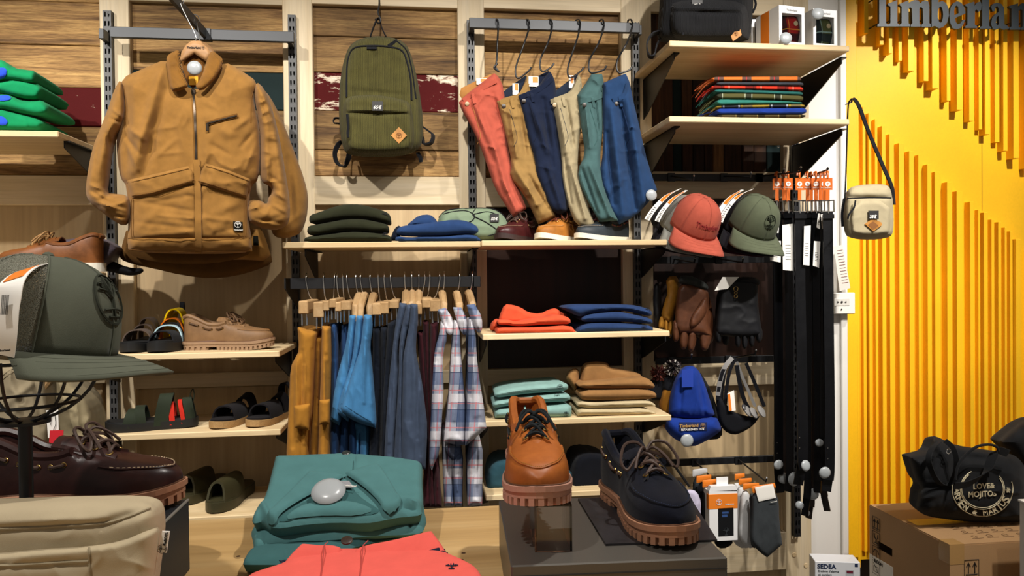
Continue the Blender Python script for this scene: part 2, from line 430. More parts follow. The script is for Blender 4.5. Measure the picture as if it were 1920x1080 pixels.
def leather(name, hexc, rough=.38, var=.25, hex2=None, grain=220.0, bst=.12, coat=.0):
    if name in MATS: return MATS[name]
    t = NT(name); c = lin(hexc); c2 = lin(hex2) if hex2 else tuple(k*.55 for k in c); co = t.coords()
    nz = t.n('ShaderNodeTexNoise', i_Scale=18.0, i_Detail=5.0, i_Roughness=.65); t.l(co, nz.inputs['Vector'])
    t.l(t.ramp(nz.outputs[0], [(.32, c2), (.62, c)]), t.b.inputs['Base Color'])
    vo = t.n('ShaderNodeTexNoise', i_Scale=grain, i_Detail=3.0); t.l(co, vo.inputs['Vector'])
    t.l(t.bump(vo.outputs[0], bst, .001, t.bump(nz.outputs[0], .1, .003)), t.b.inputs['Normal'])
    r = t.n('ShaderNodeMapRange'); r.inputs['To Min'].default_value = rough-.08; r.inputs['To Max'].default_value = rough+.14; t.l(nz.outputs[0], r.inputs[0]); t.l(r.outputs[0], t.b.inputs['Roughness'])
    t.b.inputs['Coat Weight'].default_value = coat; t.b.inputs['Specular IOR Level'].default_value = .32
    MATS[name] = t.m; return t.m
def wood(name, hexes, axis='Z', rough=.5, scale=1.0, contrast=(.3, .7), knots=False, rnd=True, bst=.12):
    if name in MATS: return MATS[name]
    t = NT(name); s = {'X': (1.2, 22, 22), 'Y': (22, 1.2, 22), 'Z': (22, 22, 1.2)}[axis]
    c = t.n('ShaderNodeTexCoord'); mp = t.n('ShaderNodeMapping'); mp.inputs['Scale'].default_value = tuple(k*scale for k in s)
    if rnd:
        oi = t.n('ShaderNodeObjectInfo'); vm = t.n('ShaderNodeVectorMath', operation='SCALE'); vm.inputs[0].default_value = (7.3, 3.1, 5.7)
        t.l(oi.outputs['Random'], vm.inputs['Scale']); ad = t.n('ShaderNodeVectorMath', operation='ADD'); t.l(c.outputs['Object'], ad.inputs[0]); t.l(vm.outputs[0], ad.inputs[1]); t.l(ad.outputs[0], mp.inputs['Vector'])
    else: t.l(c.outputs['Object'], mp.inputs['Vector'])
    n1 = t.n('ShaderNodeTexNoise', i_Scale=1.0, i_Detail=8.0, i_Roughness=.62, i_Distortion=.9 if knots else .25); t.l(mp.outputs[0], n1.inputs['Vector'])
    k = len(hexes); lo, hi = contrast
    col = t.ramp(n1.outputs[0], [(lo+(hi-lo)*i/(k-1), lin(h)) for i, h in enumerate(hexes)])
    fine = t.n('ShaderNodeTexNoise', i_Scale=9.0 if knots else 6.0, i_Detail=8.0 if knots else 4.0, i_Roughness=.7 if knots else .5); t.l(mp.outputs[0], fine.inputs['Vector'])
    g = t.ramp(fine.outputs[0], [(.35, (.55, .53, .50)), (.6, (1.12, 1.12, 1.12))]) if knots else t.ramp(fine.outputs[0], [(.35, (.93, .93, .93)), (.6, (1.03, 1.03, 1.03))])
    col = t.mix(1.0, col, g, 'MULTIPLY')
    if knots:
        big = t.n('ShaderNodeTexNoise', i_Scale=2.6, i_Detail=3.0); ad2 = t.n('ShaderNodeVectorMath', operation='ADD'); t.l(c.outputs['Object'], ad2.inputs[0]); t.l(vm.outputs[0], ad2.inputs[1]); t.l(ad2.outputs[0], big.inputs['Vector'])
        d = t.ramp(big.outputs[0], [(.30, (.62, .60, .58)), (.55, (1.1, 1.08, 1.05))]); col = t.mix(1.0, col, d, 'MULTIPLY')
    if rnd:
        hv = t.n('ShaderNodeHueSaturation'); r = t.n('ShaderNodeMapRange'); r.inputs['To Min'].default_value = .86 if not knots else .7; r.inputs['To Max'].default_value = 1.1 if not knots else 1.25
        t.l(oi.outputs['Random'], r.inputs[0]); t.l(r.outputs[0], hv.inputs['Value']); t.l(col, hv.inputs['Color']); col = hv.outputs[0]
    t.l(col, t.b.inputs['Base Color']); t.b.inputs['Roughness'].default_value = rough; t.b.inputs['Specular IOR Level'].default_value = .3
    t.l(t.bump(n1.outputs[0], bst, .002), t.b.inputs['Normal']); MATS[name] = t.m; return t.m
def painted_plank(name, hexc, chip=.62):
    if name in MATS: return MATS[name]
    t = NT(name); co = t.coords((5, 5, 16)); c = lin(hexc)
    n = t.n('ShaderNodeTexNoise', i_Scale=1.3, i_Detail=9.0, i_Roughness=.72); t.l(co, n.inputs['Vector'])
    col = t.ramp(n.outputs[0], [(0, tuple(k*.75 for k in c)), (chip-.03, c), (chip, lin('c9b7a0')), (chip+.06, lin('e6dccb'))])
    t.l(col, t.b.inputs['Base Color']); t.b.inputs['Roughness'].default_value = .7; t.b.inputs['Specular IOR Level'].default_value = .08; t.l(t.bump(n.outputs[0], .25, .002), t.b.inputs['Normal'])
    MATS[name] = t.m; return t.m
def speckle(name, hexc, amount=.06, scale=300.0, rough=.5, metal=0.0, bst=.1, spec=.4):
    if name in MATS: return MATS[name]
    t = NT(name); c = lin(hexc); co = t.coords(); n = t.n('ShaderNodeTexNoise', i_Scale=scale, i_Detail=4.0); t.l(co, n.inputs['Vector'])
    n2 = t.n('ShaderNodeTexNoise', i_Scale=4.0, i_Detail=4.0); t.l(co, n2.inputs['Vector'])
    a = t.ramp(n.outputs[0], [(.3, tuple(k*(1-amount) for k in c)), (.7, tuple(min(1, k*(1+amount)) for k in c))]); b = t.ramp(n2.outputs[0], [(.3, (.94, .94, .94)), (.7, (1.04, 1.04, 1.04))])
    t.l(t.mix(1.0, a, b, 'MULTIPLY'), t.b.inputs['Base Color']); t.b.inputs['Roughness'].default_value = rough; t.b.inputs['Metallic'].default_value = metal; t.b.inputs['Specular IOR Level'].default_value = spec
    t.l(t.bump(n.outputs[0], bst, .001), t.b.inputs['Normal']); MATS[name] = t.m; return t.m
def plaid(name, base, bands, lines, per=1.0, wash=.0):
    """bands: (pos,width,hex,opacity) repeated in u and v of the UV map with period per; lines same, thin"""
    if name in MATS: return MATS[name]
    t = NT(name); uv = t.n('ShaderNodeTexCoord'); sp = t.n('ShaderNodeSeparateXYZ'); t.l(uv.outputs['UV'], sp.inputs[0])
    col = t.mix(0.0, lin(base), lin(base))
    for ax in (0, 1):
        fr = t.math('FRACT', t.math('DIVIDE', sp.outputs[ax], per))
        for (p0, w, hx, op) in list(bands)+list(lines):
            k = t.math('LESS_THAN', t.math('ABSOLUTE', t.math('SUBTRACT', fr, p0)), w*.5)
            col = t.mix(t.math('MULTIPLY', k, op), col, lin(hx))
    nz = t.n('ShaderNodeTexNoise', i_Scale=700.0, i_Detail=2.0); t.l(t.coords(), nz.inputs['Vector'])
    g = t.ramp(nz.outputs[0], [(.3, (.85, .85, .85)), (.7, (1.08, 1.08, 1.08))]); col = t.mix(1.0, col, g, 'MULTIPLY')
    t.l(col, t.b.inputs['Base Color']); t.b.inputs['Roughness'].default_value = .9; t.b.inputs['Specular IOR Level'].default_value = .15
    t.l(t.bump(nz.outputs[0], .2, .001), t.b.inputs['Normal']); MATS[name] = t.m; return t.m
def glass(name, tint=(.95, .97, .97), rough=.02, ior=1.49):
    if name in MATS: return MATS[name]
    t = NT(name); t.b.inputs['Base Color'].default_value = (*tint, 1); t.b.inputs['Transmission Weight'].default_value = 1; t.b.inputs['Roughness'].default_value = rough; t.b.inputs['IOR'].default_value = ior
    MATS[name] = t.m; return t.m

PALE = wood('pale_maple_upright_grain', ['c2ad8a', 'cfbd9c', 'd8c8ac'], 'Z')
PALEX = wood('pale_maple_level_grain', ['c2ad8a', 'cfbd9c', 'd8c8ac'], 'X')
PLY = wood('plywood_panel', ['ab9370', 'b79f7a', 'c0a984'], 'Z', scale=.6)
SHELFW = wood('shelf_maple', ['c9ae82', 'd8c096', 'e2cda6'], 'X')
RECL = wood('reclaimed_plank', ['3f2f1f', '785a38', '9c7a4c', 'b4925e'], 'X', rough=.75, scale=1.9, contrast=(.25, .66), knots=True, bst=.5)
RECLZ = wood('reclaimed_dark_plank', ['1d120b', '3a2415', '523620'], 'Z', rough=.75, scale=.8, contrast=(.28, .7), knots=True, bst=.5)
BURG = painted_plank('burgundy_painted_plank', '4d1213', .66)
BURGC = painted_plank('burgundy_chipped_plank', '4d1213', .54)
GREENP = painted_plank('dark_green_painted_plank', '1d2a2a', .66)
BLK = plain('black_steel', '16171a', .45, .3)
GUN = speckle('gunmetal_powder_coat', '404245', .05, 900, .45, .25)
UPR = speckle('upright_grey_steel', '4a4a4a', .05, 900, .45, .2)
CHROME = plain('brushed_chrome', 'c8c8c6', .25, 1.0)
WHITE = plain('white_paint', 'd8d5cf', .55)
DISC = plain('grey_security_tag_plastic', '9ea3a6', .28, 0, .5)
YEL = speckle('yellow_paint', 'efb616', .03, 120, .5)
# ================================================================== SETTING
def xw(px, py, Y): return float(P(px, py, Y)[0])
def zw(px, py, Y): return float(P(px, py, Y)[2])
def struct(name, mb, m, parent=None, **k):
    o = mb.build(name, m, parent, **k)
    if parent is None: o['kind'] = 'structure'
    return o
struct('floor', MB().box((-3.2, -4.6, -0.05), (4.2, 0.6, 0)), speckle('grey_floor', '55534f', .1, 60, .6), smooth=False)
# back wall backing behind everything
wall = struct('wall_back', MB().box((-2.6, 0.045, 0), (xw(1588, 500, .045), 0.12, 3.15)), PLY, smooth=False)
def slab(name, px0, py0, px1, py1, y0, y1, m, parent=wall, bev=.002):
    cx = (px0+px1)/2; cy = (py0+py1)/2
    return MB().box((xw(px0, cy, y0), y0, zw(cx, py0, y0)), (xw(px1, cy, y0), y1, zw(cx, py1, y0)), bev).build(name, m, parent, smooth=False)
UPX = [-1.07, -0.447, 0.192, 0.817, 1.452]
def ZA(py, X=0.0, Y=0.0):                  # height on a vertical plane Y seen at pixel row py near world x
    px = 960+FPX*math.tan(math.atan2(X-CAM[0], Y-CAM[1])-YAW); return zw(px, py, Y)
# stiles
ST = [(188, 244), (531, 587), (859, 909), (1165, 1222)]
for a, b in ST: 
    MB().box((xw(a, 150, 0), 0, 0.0), (xw(b, 150, 0), .05, 3.1), .003).build('stile', PALE, wall, smooth=False)
MB().box((xw(1470, 300, 0), 0, 0.15), (xw(1518, 300, 0), .05, 3.1), .003).build('stile', PALE, wall, smooth=False)
# reclaimed plank panels
def planks(x0, x1, rows, mats, Y=.03):
    for (a, b), m in zip(zip(rows[:-1], rows[1:]), mats):
        dy = random.uniform(-.004, .003)
        cx = (x0+x1)/2
        MB().box((xw(x0, 150, Y), Y+dy, zw(cx, a, Y)-.0012), (xw(x1, 150, Y), Y+.03, zw(cx, b, Y)+.0012), .0025).build('plank', m, wall, smooth=False)
planks(-330, 190, [-60, -2, 80, 160, 234, 284, 328], [RECL, RECL, RECL, BURG, RECL, RECL])
planks(242, 533, [4, 72, 134, 205, 270, 328], [RECL, RECL, GREENP, RECL, RECL])
planks(586, 861, [10, 71, 138, 209, 282, 331], [RECL, RECL, BURGC, RECL, RECL])
planks(907, 1167, [20, 58, 100, 165, 248, 334], [RECL]*5)
vx = [1220, 1262, 1279, 1299, 1320, 1336, 1357, 1391, 1413, 1437, 1472]
vm_ = [RECLZ, GREENP, RECLZ, RECLZ, RECLZ, RECL, RECLZ, RECLZ, RECLZ, GREENP]
BROWNV = wood('reclaimed_mid_plank', ['3a2617', '6a4a2c', '8a663e'], 'Z', rough=.75, scale=.8, contrast=(.28, .7), knots=True, bst=.5)
for (a, b), m in zip(zip(vx[:-1], vx[1:]), vm_):
    m = BROWNV if m is RECL else m
    MB().box((xw(a, 250, .03)+.001, .03+random.uniform(-.004, .003), zw(1350, 325, .03)), (xw(b, 250, .03)-.001, .06, 2.6), .0025).build('plank', m, wall, smooth=False)
# rails (level frame members)
for (x0, y0, x1, y1) in [(-330, 328, 188, 384), (244, 328, 531, 384), (587, 331, 859, 384), (909, 334, 1165, 388), (587, -60, 859, 11), (244, -60, 531, 5), (909, -60, 1165, 19), (1222, -60, 1470, 26),
                         (1222, 322, 1470, 372), (-330, 700, 188, 726), (244, 700, 531, 726), (587, 698, 859, 722), (909, 690, 1165, 720), (1222, 676, 1470, 724), (1222, 1005, 1470, 1076)]:
    slab('rail', x0-9, y0, x1+9, y1, .0025, .05, PALEX)
# inset panels
DARKP = wood('dark_brown_panel', ['170b07', '241109', '2e180d'], 'Z', scale=.5)
slab('inset_panel', 901, 388, 1173, 690, .03, .05, DARKP)
slab('inset_panel', 1214, 372, 1478, 676, .03, .05, DARKP)
for (x0, y0, x1, y1) in [(-330, 384, 188, 700), (-330, 726, 188, 1300), (244, 384, 531, 700), (244, 726, 531, 1300), (587, 384, 859, 698), (587, 722, 859, 1300), (909, 720, 1165, 1300), (1222, 724, 1470, 1005)]:
    slab('inset_panel', x0-9, y0, x1+9, y1, .028, .05, PLY)
# wood plugs on the right-hand stile
for (x, y) in [(1489, 1040), (1511, 1060)]:
    c = P(x, y, 0); MB().lathe(c, (0, -1, 0), [(.009, 0), (.009, .002), (.008, .003)], 16).build('wood_plug', SHELFW, wall)
# white wall and trim at the right
ww = struct('wall_white', MB().box((xw(1514, 500, .01), .01, 0), (xw(1576, 500, .01), .12, 3.15)), WHITE, smooth=False)
tr = struct('trim_1', MB().box((xw(1576, 500, 0), -.005, 0), (xw(1588, 500, 0), .125, 3.15), .003), WHITE, smooth=False)
# yellow wall
YW = .22
yw = struct('wall_yellow', MB().box((xw(1575, 500, YW), YW, .22), (xw(1590, 500, YW)+3.0, YW+.05, 3.15)), YEL, smooth=False)
struct('wall_side', MB().box((xw(1560, 500, .3), .36, 0), (4.2, .40, 3.15)), plain('grey_wall', '4a4845', .7), smooth=False)
random.seed(21)
# corner post of the yellow wall and battens above and below the plain diagonal band
MB().box((xw(1588, 500, YW-.05), YW-.05, .25), (xw(1608, 500, YW-.05), YW, 3.15), .002).build('corner_batten', YEL, yw, smooth=False)
def bat(px, pyend, w, dep, up):
    x = xw(px, 400, YW-dep); z = zw(px, pyend, YW-dep)
    if up: MB().box((x, YW-dep, z), (x+w, YW+.005, 3.15), .0012).build('batten', YEL, yw, smooth=False)
    else: MB().box((x, YW-dep, .26 if px > 1612 else .2), (x+w, YW+.005, z), .0012).build('batten', YEL, yw, smooth=False)
UP = [(1601, 42, .022, .035), (1622, 62, .02, .05), (1651, 84, .018, .035), (1668, 100, .016, .05), (1686, 114, .016, .03), (1704, 133, .028, .045), (1733, 152, .022, .04), (1749, 166, .030, .05), (1776, 189, .018, .045), (1795, 206, .026, .05), (1818, 227, .020, .04),
      (1836, 243, .016, .03), (1848, 252, .022, .045), (1866, 267, .022, .03), (1882, 283, .020, .045), (1901, 297, .026, .05), (1922, 316, .02, .04), (1941, 330, .03, .05), (1966, 352, .02, .04), (1990, 372, .03, .05), (2020, 396, .02, .04), (2044, 416, .03, .05), (2075, 440, .025, .04), (2100, 460, .03, .05), (2130, 484, .025, .04), (2160, 508, .03, .05)]
LO = [(1606, 196, .012, .05), (1618, 200, .014, .03), (1629, 212, .012, .045), (1641, 223, .012, .03), (1654, 236, .018, .045), (1668, 251, .022, .045), (1686, 268, .024, .045), (1705, 283, .022, .045), (1722, 290, .008, .035), (1739, 308, .020, .045), (1753, 322, .024, .045), (1776, 341, .024, .05), (1794, 358, .028, .055), (1819, 378, .018, .05), (1834, 393, .010, .03), (1845, 398, .018, .045), (1859, 411, .014, .035), (1872, 416, .014, .045), (1884, 426, .010, .035), (1894, 433, .012, .035), (1905, 448, .022, .055), (1930, 470, .02, .04), (1950, 490, .03, .05), (1978, 512, .02, .04), (2000, 530, .03, .05), (2030, 555, .02, .04), (2055, 577, .03, .05), (2085, 600, .03, .05), (2115, 625, .02, .04), (2140, 645, .03, .05)]
for a in UP: bat(a[0], a[1], a[2], a[3]*.85, True)
for a in LO: bat(a[0], a[1], a[2], a[3]*.68, False)
# the mid seam of the plain band
slab('panel_seam', 1841, 250, 1842, 395, YW-.001, YW+.004, plain('seam_shadow_gap', 'a87a08', .8), yw, 0)

# ---- slotted uprights
def upright(X, z0, z1, label, m=None):
    t = thing('slotted_upright', label, 'upright', (X, -.012, z0), 'slotted steel uprights')
    mb = MB(); w = .0135; y0, y1 = -.022, 0.0
    mb.box((X-w, -.004, z0), (X+w, 0.0, z1))          # back web
    for s in (-1, 1):
        mb.box((X+s*w, y0, z0), (X+s*(w-.0025), y1, z1)); mb.box((X+s*(w-.0025), y0, z0), (X+s*.0085, y0+.003, z1))
    mb.box((X-.003, y0, z0), (X+.003, y0+.003, z1))
    z = z0; 
    while z < z1:
        for s in (-1, 1): mb.box((X+s*.003, y0, z), (X+s*.0085, y0+.003, min(z+.014, z1)))
        z += .032
    mb.build('slotted_channel', m or UPR, t, smooth=False)
    return t
upright(UPX[0], .15, zw(213, 20, -.02), 'leftmost slotted steel upright, behind the mustard jacket sleeve')
upright(UPX[1], .15, zw(556, 28, -.02), 'slotted steel upright between mustard jacket and olive backpack')
upright(UPX[2], .15, zw(884, 38, -.02), 'slotted steel upright between olive backpack and hanging trousers')
upright(UPX[3], .15, zw(1190, 42, -.02), 'slotted steel upright right of the hanging trousers')
upright(UPX[4], zw(1500, 1006, -.02), 2.3, 'slotted steel upright behind the hanging belts on the right', BLK)

# ---- shelves
def shelf(label, xl, xr, ztop, yf, th=.019, yb=-.03, brs=(), mat=SHELFW, bh=.10):
    t = thing('shelf', label, 'shelf', ((xl+xr)/2, yf, ztop-th), 'pale wooden wall shelves')
    MB().box((xl, yf, ztop-th), (xr, yb, ztop), .0025).build('shelf_board', mat, t, smooth=False)
    for bx in brs:
        zt = ztop-th
        prof = [(bx-.002, -.015, zt), (bx-.002, yf+.06, zt), (bx-.002, yf+.06, zt-.022), (bx-.002, -.06, zt-bh), (bx-.002, -.015, zt-bh-.01)]
        MB().prism(prof, (.004, 0, 0)).box((bx-.002, -.015, zt-.004), (bx+.018, yf+.06, zt)).build('bracket', BLK, t, smooth=False)
    return t
DF = -.36
def zs(px, py, Y=DF): return zw(px, py, Y)
shelf('pale shelf holding the folded green hoodies', -2.0, UPX[0]-.012, zs(60, 245), DF, brs=(UPX[0]-.022,))
shelf('pale shelf holding a brown lace-up shoe, far left', -2.0, UPX[0]-.012, zs(150, 509), DF, brs=(UPX[0]-.022,))
xl, xr = xw(160, 815, DF), xw(524, 668, DF)
Z_S3 = zs(400, 661); Z_S4 = zs(350, 811); Z_S5 = zs(387, 969)
shelf('pale shelf holding the bright sandals and tan boat shoe', xl, xr, Z_S3, DF, brs=(UPX[0]+.02, UPX[1]-.02))
shelf('pale shelf holding the dark green and black sandals', xl, xr, Z_S4, DF, brs=(UPX[0]+.02, UPX[1]-.02))
shelf('lowest pale shelf, holding the olive slides', xl, xr, Z_S5, DF, brs=(UPX[0]+.02, UPX[1]-.02))
Z_S6 = zs(560, 454)
shelf('pale shelf holding the olive sweaters', xw(529, 460, DF), xw(901, 460, DF), Z_S6, DF, brs=(xw(545, 460, DF)+.035, UPX[2]-.02))
shelf('pale shelf holding the three boat shoes', xw(903, 460, DF), xw(1251, 460, DF), zs(1080, 450), DF, brs=(UPX[3]+.012,))
Z_S6B = zs(1080, 450)
Z_S7 = zs(1065, 624); Z_S8 = zs(1088, 784); Z_S9 = zs(1100, 920)
shelf('pale shelf holding coral trousers and navy sweaters', xw(905, 630, DF), xw(1256, 630, DF), Z_S7, DF, brs=(UPX[2]+.02, UPX[3]+.012))
shelf('pale shelf holding mint sweaters and khaki trousers', xw(909, 790, DF), xw(1259, 785, DF), Z_S8, DF, brs=(UPX[2]+.02, UPX[3]+.012))
shelf('pale shelf behind the cognac shoe, lowest in its bay', xw(911, 930, DF), xw(1262, 930, DF), Z_S9, DF, brs=(UPX[2]+.02, UPX[3]+.012))
DR = -.42
Z_S10 = zs(1400, 80, DR); Z_S11 = zs(1400, 220, DR)
shelf('topmost pale shelf, holding black backpack and scarf boxes', xw(1255, 80, DR), xw(1593, 82, DR), Z_S10, DR, brs=(UPX[3]+.03, UPX[4]-.01), bh=.14)
shelf('pale shelf holding the stack of folded plaid scarves', xw(1255, 220, DR), xw(1593, 222, DR), Z_S11, DR, brs=(UPX[3]+.03, UPX[4]-.01), bh=.14)
# ---- bars
def bar(label, xl, xr, zc, yf, h=.03, d=.018, arms=()):
    t = thing('cross_bar', label, 'rail', ((xl+xr)/2, yf, zc), 'steel cross bars')
    m = GUN
    MB().box((xl, yf, zc-h/2), (xr, yf+d, zc+h/2), .0015).build('bar', m, t, smooth=False)
    for ax in arms: MB().box((ax-.008, yf+d, zc-h/2), (ax+.008, -.02, zc+h/2-.002), .001).build('arm', m, t, smooth=False)
    return t
YB = -.09
ZB1 = zw(380, 64, YB); ZB2 = zw(1040, 47, YB)
bar('gunmetal cross bar carrying the mustard jackets', xw(206, 62, YB), xw(551, 66, YB), ZB1, YB, .036, arms=(UPX[0], UPX[1]))
bar('gunmetal cross bar carrying six pairs of trousers', xw(880, 46, YB), xw(1200, 48, YB), ZB2, YB, .036, arms=(UPX[2], UPX[3]))
YR = -.27
ZR = zw(720, 530, YR)
rl = bar('black hanging rail full of clothes on hangers', xw(544, 530, YR), xw(901, 530, YR), ZR, YR, .036)
for o_ in rl.children: o_.data.materials[0] = BLK
for bx in (UPX[1]+.005, UPX[2]-.02):
    MB().prism([(bx, -.02, ZR+.018), (bx, YR, ZR+.018), (bx, YR, ZR-.016), (bx, -.02, ZR-.09)], (.004, 0, 0)).build('side_bracket', BLK, rl, smooth=False)
# ================================================================== JACKETS ON THE FACE-OUT ARM
CANVAS = fabric('mustard_canvas', '86602e', .10, 1100, .35, .92, 30, .1)
CANVASD = fabric('mustard_canvas_stitch', '6e4a20', .05, 1100, .2)
CORDM = corduroy('mustard_corduroy_collar', '966624', 1.6)
HANGW = wood('hanger_wood', ['9a7148', 'b98d60', 'c9a074'], 'X')
INK = plain('dark_ink', '1a1410', .7)
BLACKPATCH = fabric('black_woven_patch', '14140f', .05)
LABELW = plain('white_label', 'e6e3dc', .7)
ORANGE = plain('orange_card', 'e07a1c', .55)
BRASSD = plain('dark_brass', '3a3128', .35, .8)
armt = thing('faceout_rack', 'gunmetal faceout rod reaching out above the mustard jacket', 'rack', P(388, 66, YB))
a0 = P(384, 62, YB); xa = float(a0[0])
MB().box((xa-.006, -.45, ZB1-.014), (xa+.006, YB, ZB1+.018), .001).build('arm', GUN, armt, smooth=False)
MB().box((xa-.008, -.455, ZB1-.015), (xa+.008, -.448, ZB1+.03), .001).build('end_stop', speckle('steel_light', '7c8a8a', .03, 900, .4, .4), armt, smooth=False)
MB().box((xa-.02, YB-.004, ZB1-.02), (xa+.02, YB+.022, ZB1+.02), .001).build('mount', GUN, armt, smooth=False)

def jacket_hanger(Y, dx, label, lettered):
    t = thing('clothes_hanger', label, 'hanger', P(365+dx, 112, Y), 'wooden hangers of the mustard jackets')
    hx = [(337, 113), (340, 98), (348, 85), (358, 77), (366, 76), (378, 80), (390, 90), (396, 101), (388, 116), (365, 101), (343, 115)]
    hb = pillow([(x+dx, y) for x, y in hx], Y, .009, .009, 2, 8, 0, prof=.4); hb.build('shoulder_bar', HANGW, t)
    top = ZB1+.018+.003; c = P(366+dx, 77, Y)
    pts = [c, c+np.array([0, 0, .02])]
    cx, cz = xa, top-.012
    for k in range(9):
        a = math.radians(-60+k*36); pts.append((cx+.016*math.cos(a), Y, cz+.016*math.sin(a)))
    MB().tube(spline(pts, 4), .0016, 6).build('hook', CHROME, t)
    if lettered:
        ptext('Timberland', 363+dx, 89, Y-.0105, 24, INK, t, bold=.02); tree_mark(P(381+dx, 89, Y-.0105), (1, 0, 0), (0, 0, 1), .0045, INK, t)
    return t
YJ = -.40
jacket_hanger(YJ+.03, 0, 'wooden hanger with stamped lettering inside front mustard jacket', True)
def jacket(Y, label, front=True):
    t = thing('jacket', label, 'jacket', P(365, 470, Y), 'mustard canvas jackets')
    bodyo = [(312, 110), (270, 128), (226, 147), (229, 180), (228, 220), (218, 256), (220, 300), (226, 335), (238, 348), (241, 415), (238, 468), (260, 473), (310, 475), (358, 476), (420, 476), (473, 473), (471, 445), (466, 400), (470, 350), (486, 335), (489, 290), (486, 240), (478, 200), (476, 180), (484, 154), (455, 134), (419, 114), (405, 140), (385, 163), (366, 168), (350, 163), (335, 150), (322, 130)]
    fl = [(250, 160, 262, 330, 14, .014), (300, 140, 248, 320, 9, .016), (268, 330, 312, 170, 9, -.016), (430, 190, 440, 320, 18, .008), (400, 240, 380, 300, 10, .005), (300, 400, 345, 430, 12, .005), (255, 430, 300, 390, 8, .005), (320, 380, 350, 430, 8, -.004),
          (400, 400, 455, 380, 8, .005), (395, 440, 430, 405, 7, .004), (450, 430, 420, 400, 7, .004), (240, 200, 236, 330, 6, -.01), (345, 470, 365, 440, 6, .004), (234, 235, 270, 262, 5, .010), (232, 250, 262, 290, 4, -.009), (236, 265, 258, 318, 4, .009), (476, 215, 440, 240, 5, .008), (482, 240, 452, 275, 4, -.008), (484, 262, 460, 318, 4, .009), (300, 290, 340, 285, 4, .004), (395, 270, 430, 290, 4, -.004), (330, 230, 352, 300, 7, .005), (285, 300, 330, 262, 5, .005), (380, 190, 410, 205, 5, .004)]
    if front:
        b = pillow(bodyo, Y, .055, .05, 2.5, 60, 1, noise=.008, nsc=30, seed=3, folds=fl, prof=.55); b.build('body', CANVAS, t)
    else:
        b = pillow([(x, y) for x, y in bodyo], Y, .04, .05, 5, 60, 1, noise=.005, nsc=34, seed=9); b.build('body', CANVAS, t)
    if front:
        # back hem hanging lower inside, and the lining at the neck
        hem = pillow([(238, 440), (237, 470), (252, 482), (290, 491), (340, 495), (400, 494), (440, 487), (474, 474), (470, 440)], Y+.085, .008, .006, 3, 14, 1, noise=.003, seed=8); hem.build('back_hem', fabric('shaded_inside_canvas', '5c3f1c', .08), t)  # same canvas as outside, its colour darkened to paint in the shade under the hem
        nk = pillow([(336, 96), (345, 140), (356, 164), (368, 164), (380, 140), (390, 96), (365, 90)], Y+.05, .006, .004, 3, 10, 1); nk.build('neck_lining', fabric('brown_lining', '6b451c', .1), t)
        MB().box(P(354, 143, Y+.035), P(372, 160, Y+.038)).build('neck_label', plain('yellow_label', 'e0a010', .7), t, smooth=False)
        # left sleeve tucked into the pocket, right sleeve tucked from behind
        ls = [(227, 146), (214, 168), (204, 200), (190, 236), (173, 278), (164, 325), (160, 360), (166, 378), (190, 397), (208, 411), (234, 426), (244, 410), (246, 388), (241, 366), (215, 363), (199, 362), (203, 330), (208, 290), (214, 262), (228, 240), (236, 215), (236, 180)]
        flS = [(215, 190, 180, 330, 10.0, 0.0105), (225, 215, 190, 260, 6.2, 0.0075), (205, 225, 228, 235, 5.0, 0.0060), (172, 300, 168, 360, 8.8, 0.0090), (190, 250, 175, 340, 7.5, -0.0090), (170, 372, 235, 410, 10.0, 0.0090), (200, 370, 240, 385, 7.5, 0.0075), (190, 385, 240, 420, 5.0, -0.0075), (178, 368, 200, 366, 5.0, 0.0090), (228, 170, 226, 215, 5.0, 0.0045), (212, 395, 230, 420, 5.0, 0.0075)]
        s1 = pillow(ls, Y-.005, .045, .045, 2.2, 20, 1, noise=.012, nsc=20, seed=12, folds=flS+[(212, 205, 232, 222, 3, .010), (206, 222, 230, 232, 3, -.010), (200, 250, 214, 300, 4, -.012), (166, 345, 196, 358, 3.5, .009), (168, 356, 200, 378, 3.5, -.009), (182, 380, 236, 396, 3.5, .009), (200, 402, 238, 408, 3, -.008)]); s1.build('sleeve', CANVAS, t)
        rs = [(480, 152), (496, 166), (508, 195), (520, 240), (530, 290), (538, 340), (544, 380), (543, 418), (526, 431), (500, 431), (480, 424), (464, 414), (462, 384), (470, 374), (490, 376), (500, 384), (503, 370), (510, 362), (508, 350), (490, 342), (487, 320), (488, 290), (487, 240), (480, 200), (475, 175)]
        flR = [(490, 180, 505, 330, 8.8, 0.0105), (515, 230, 530, 380, 7.5, 0.0075), (505, 250, 512, 330, 7.5, -0.0075), (490, 345, 512, 350, 6.2, 0.0135), (480, 385, 512, 368, 5.0, 0.0090), (470, 400, 530, 405, 8.8, 0.0090), (500, 415, 540, 400, 6.2, -0.0060), (505, 380, 500, 400, 5.0, 0.0090), (484, 160, 490, 230, 5.0, 0.0060)]
        s2 = pillow(rs, Y+.0, .045, .045, 2.2, 20, 1, noise=.012, nsc=20, seed=15, folds=flR+[(484, 170, 500, 215, 3.5, -.010), (492, 165, 512, 215, 4, .010), (498, 300, 505, 360, 4, .010), (505, 330, 538, 352, 4, -.008), (500, 352, 540, 376, 4, .009), (478, 412, 540, 420, 4, -.009), (512, 385, 540, 400, 4, .008)]); s2.build('sleeve', CANVAS, t)
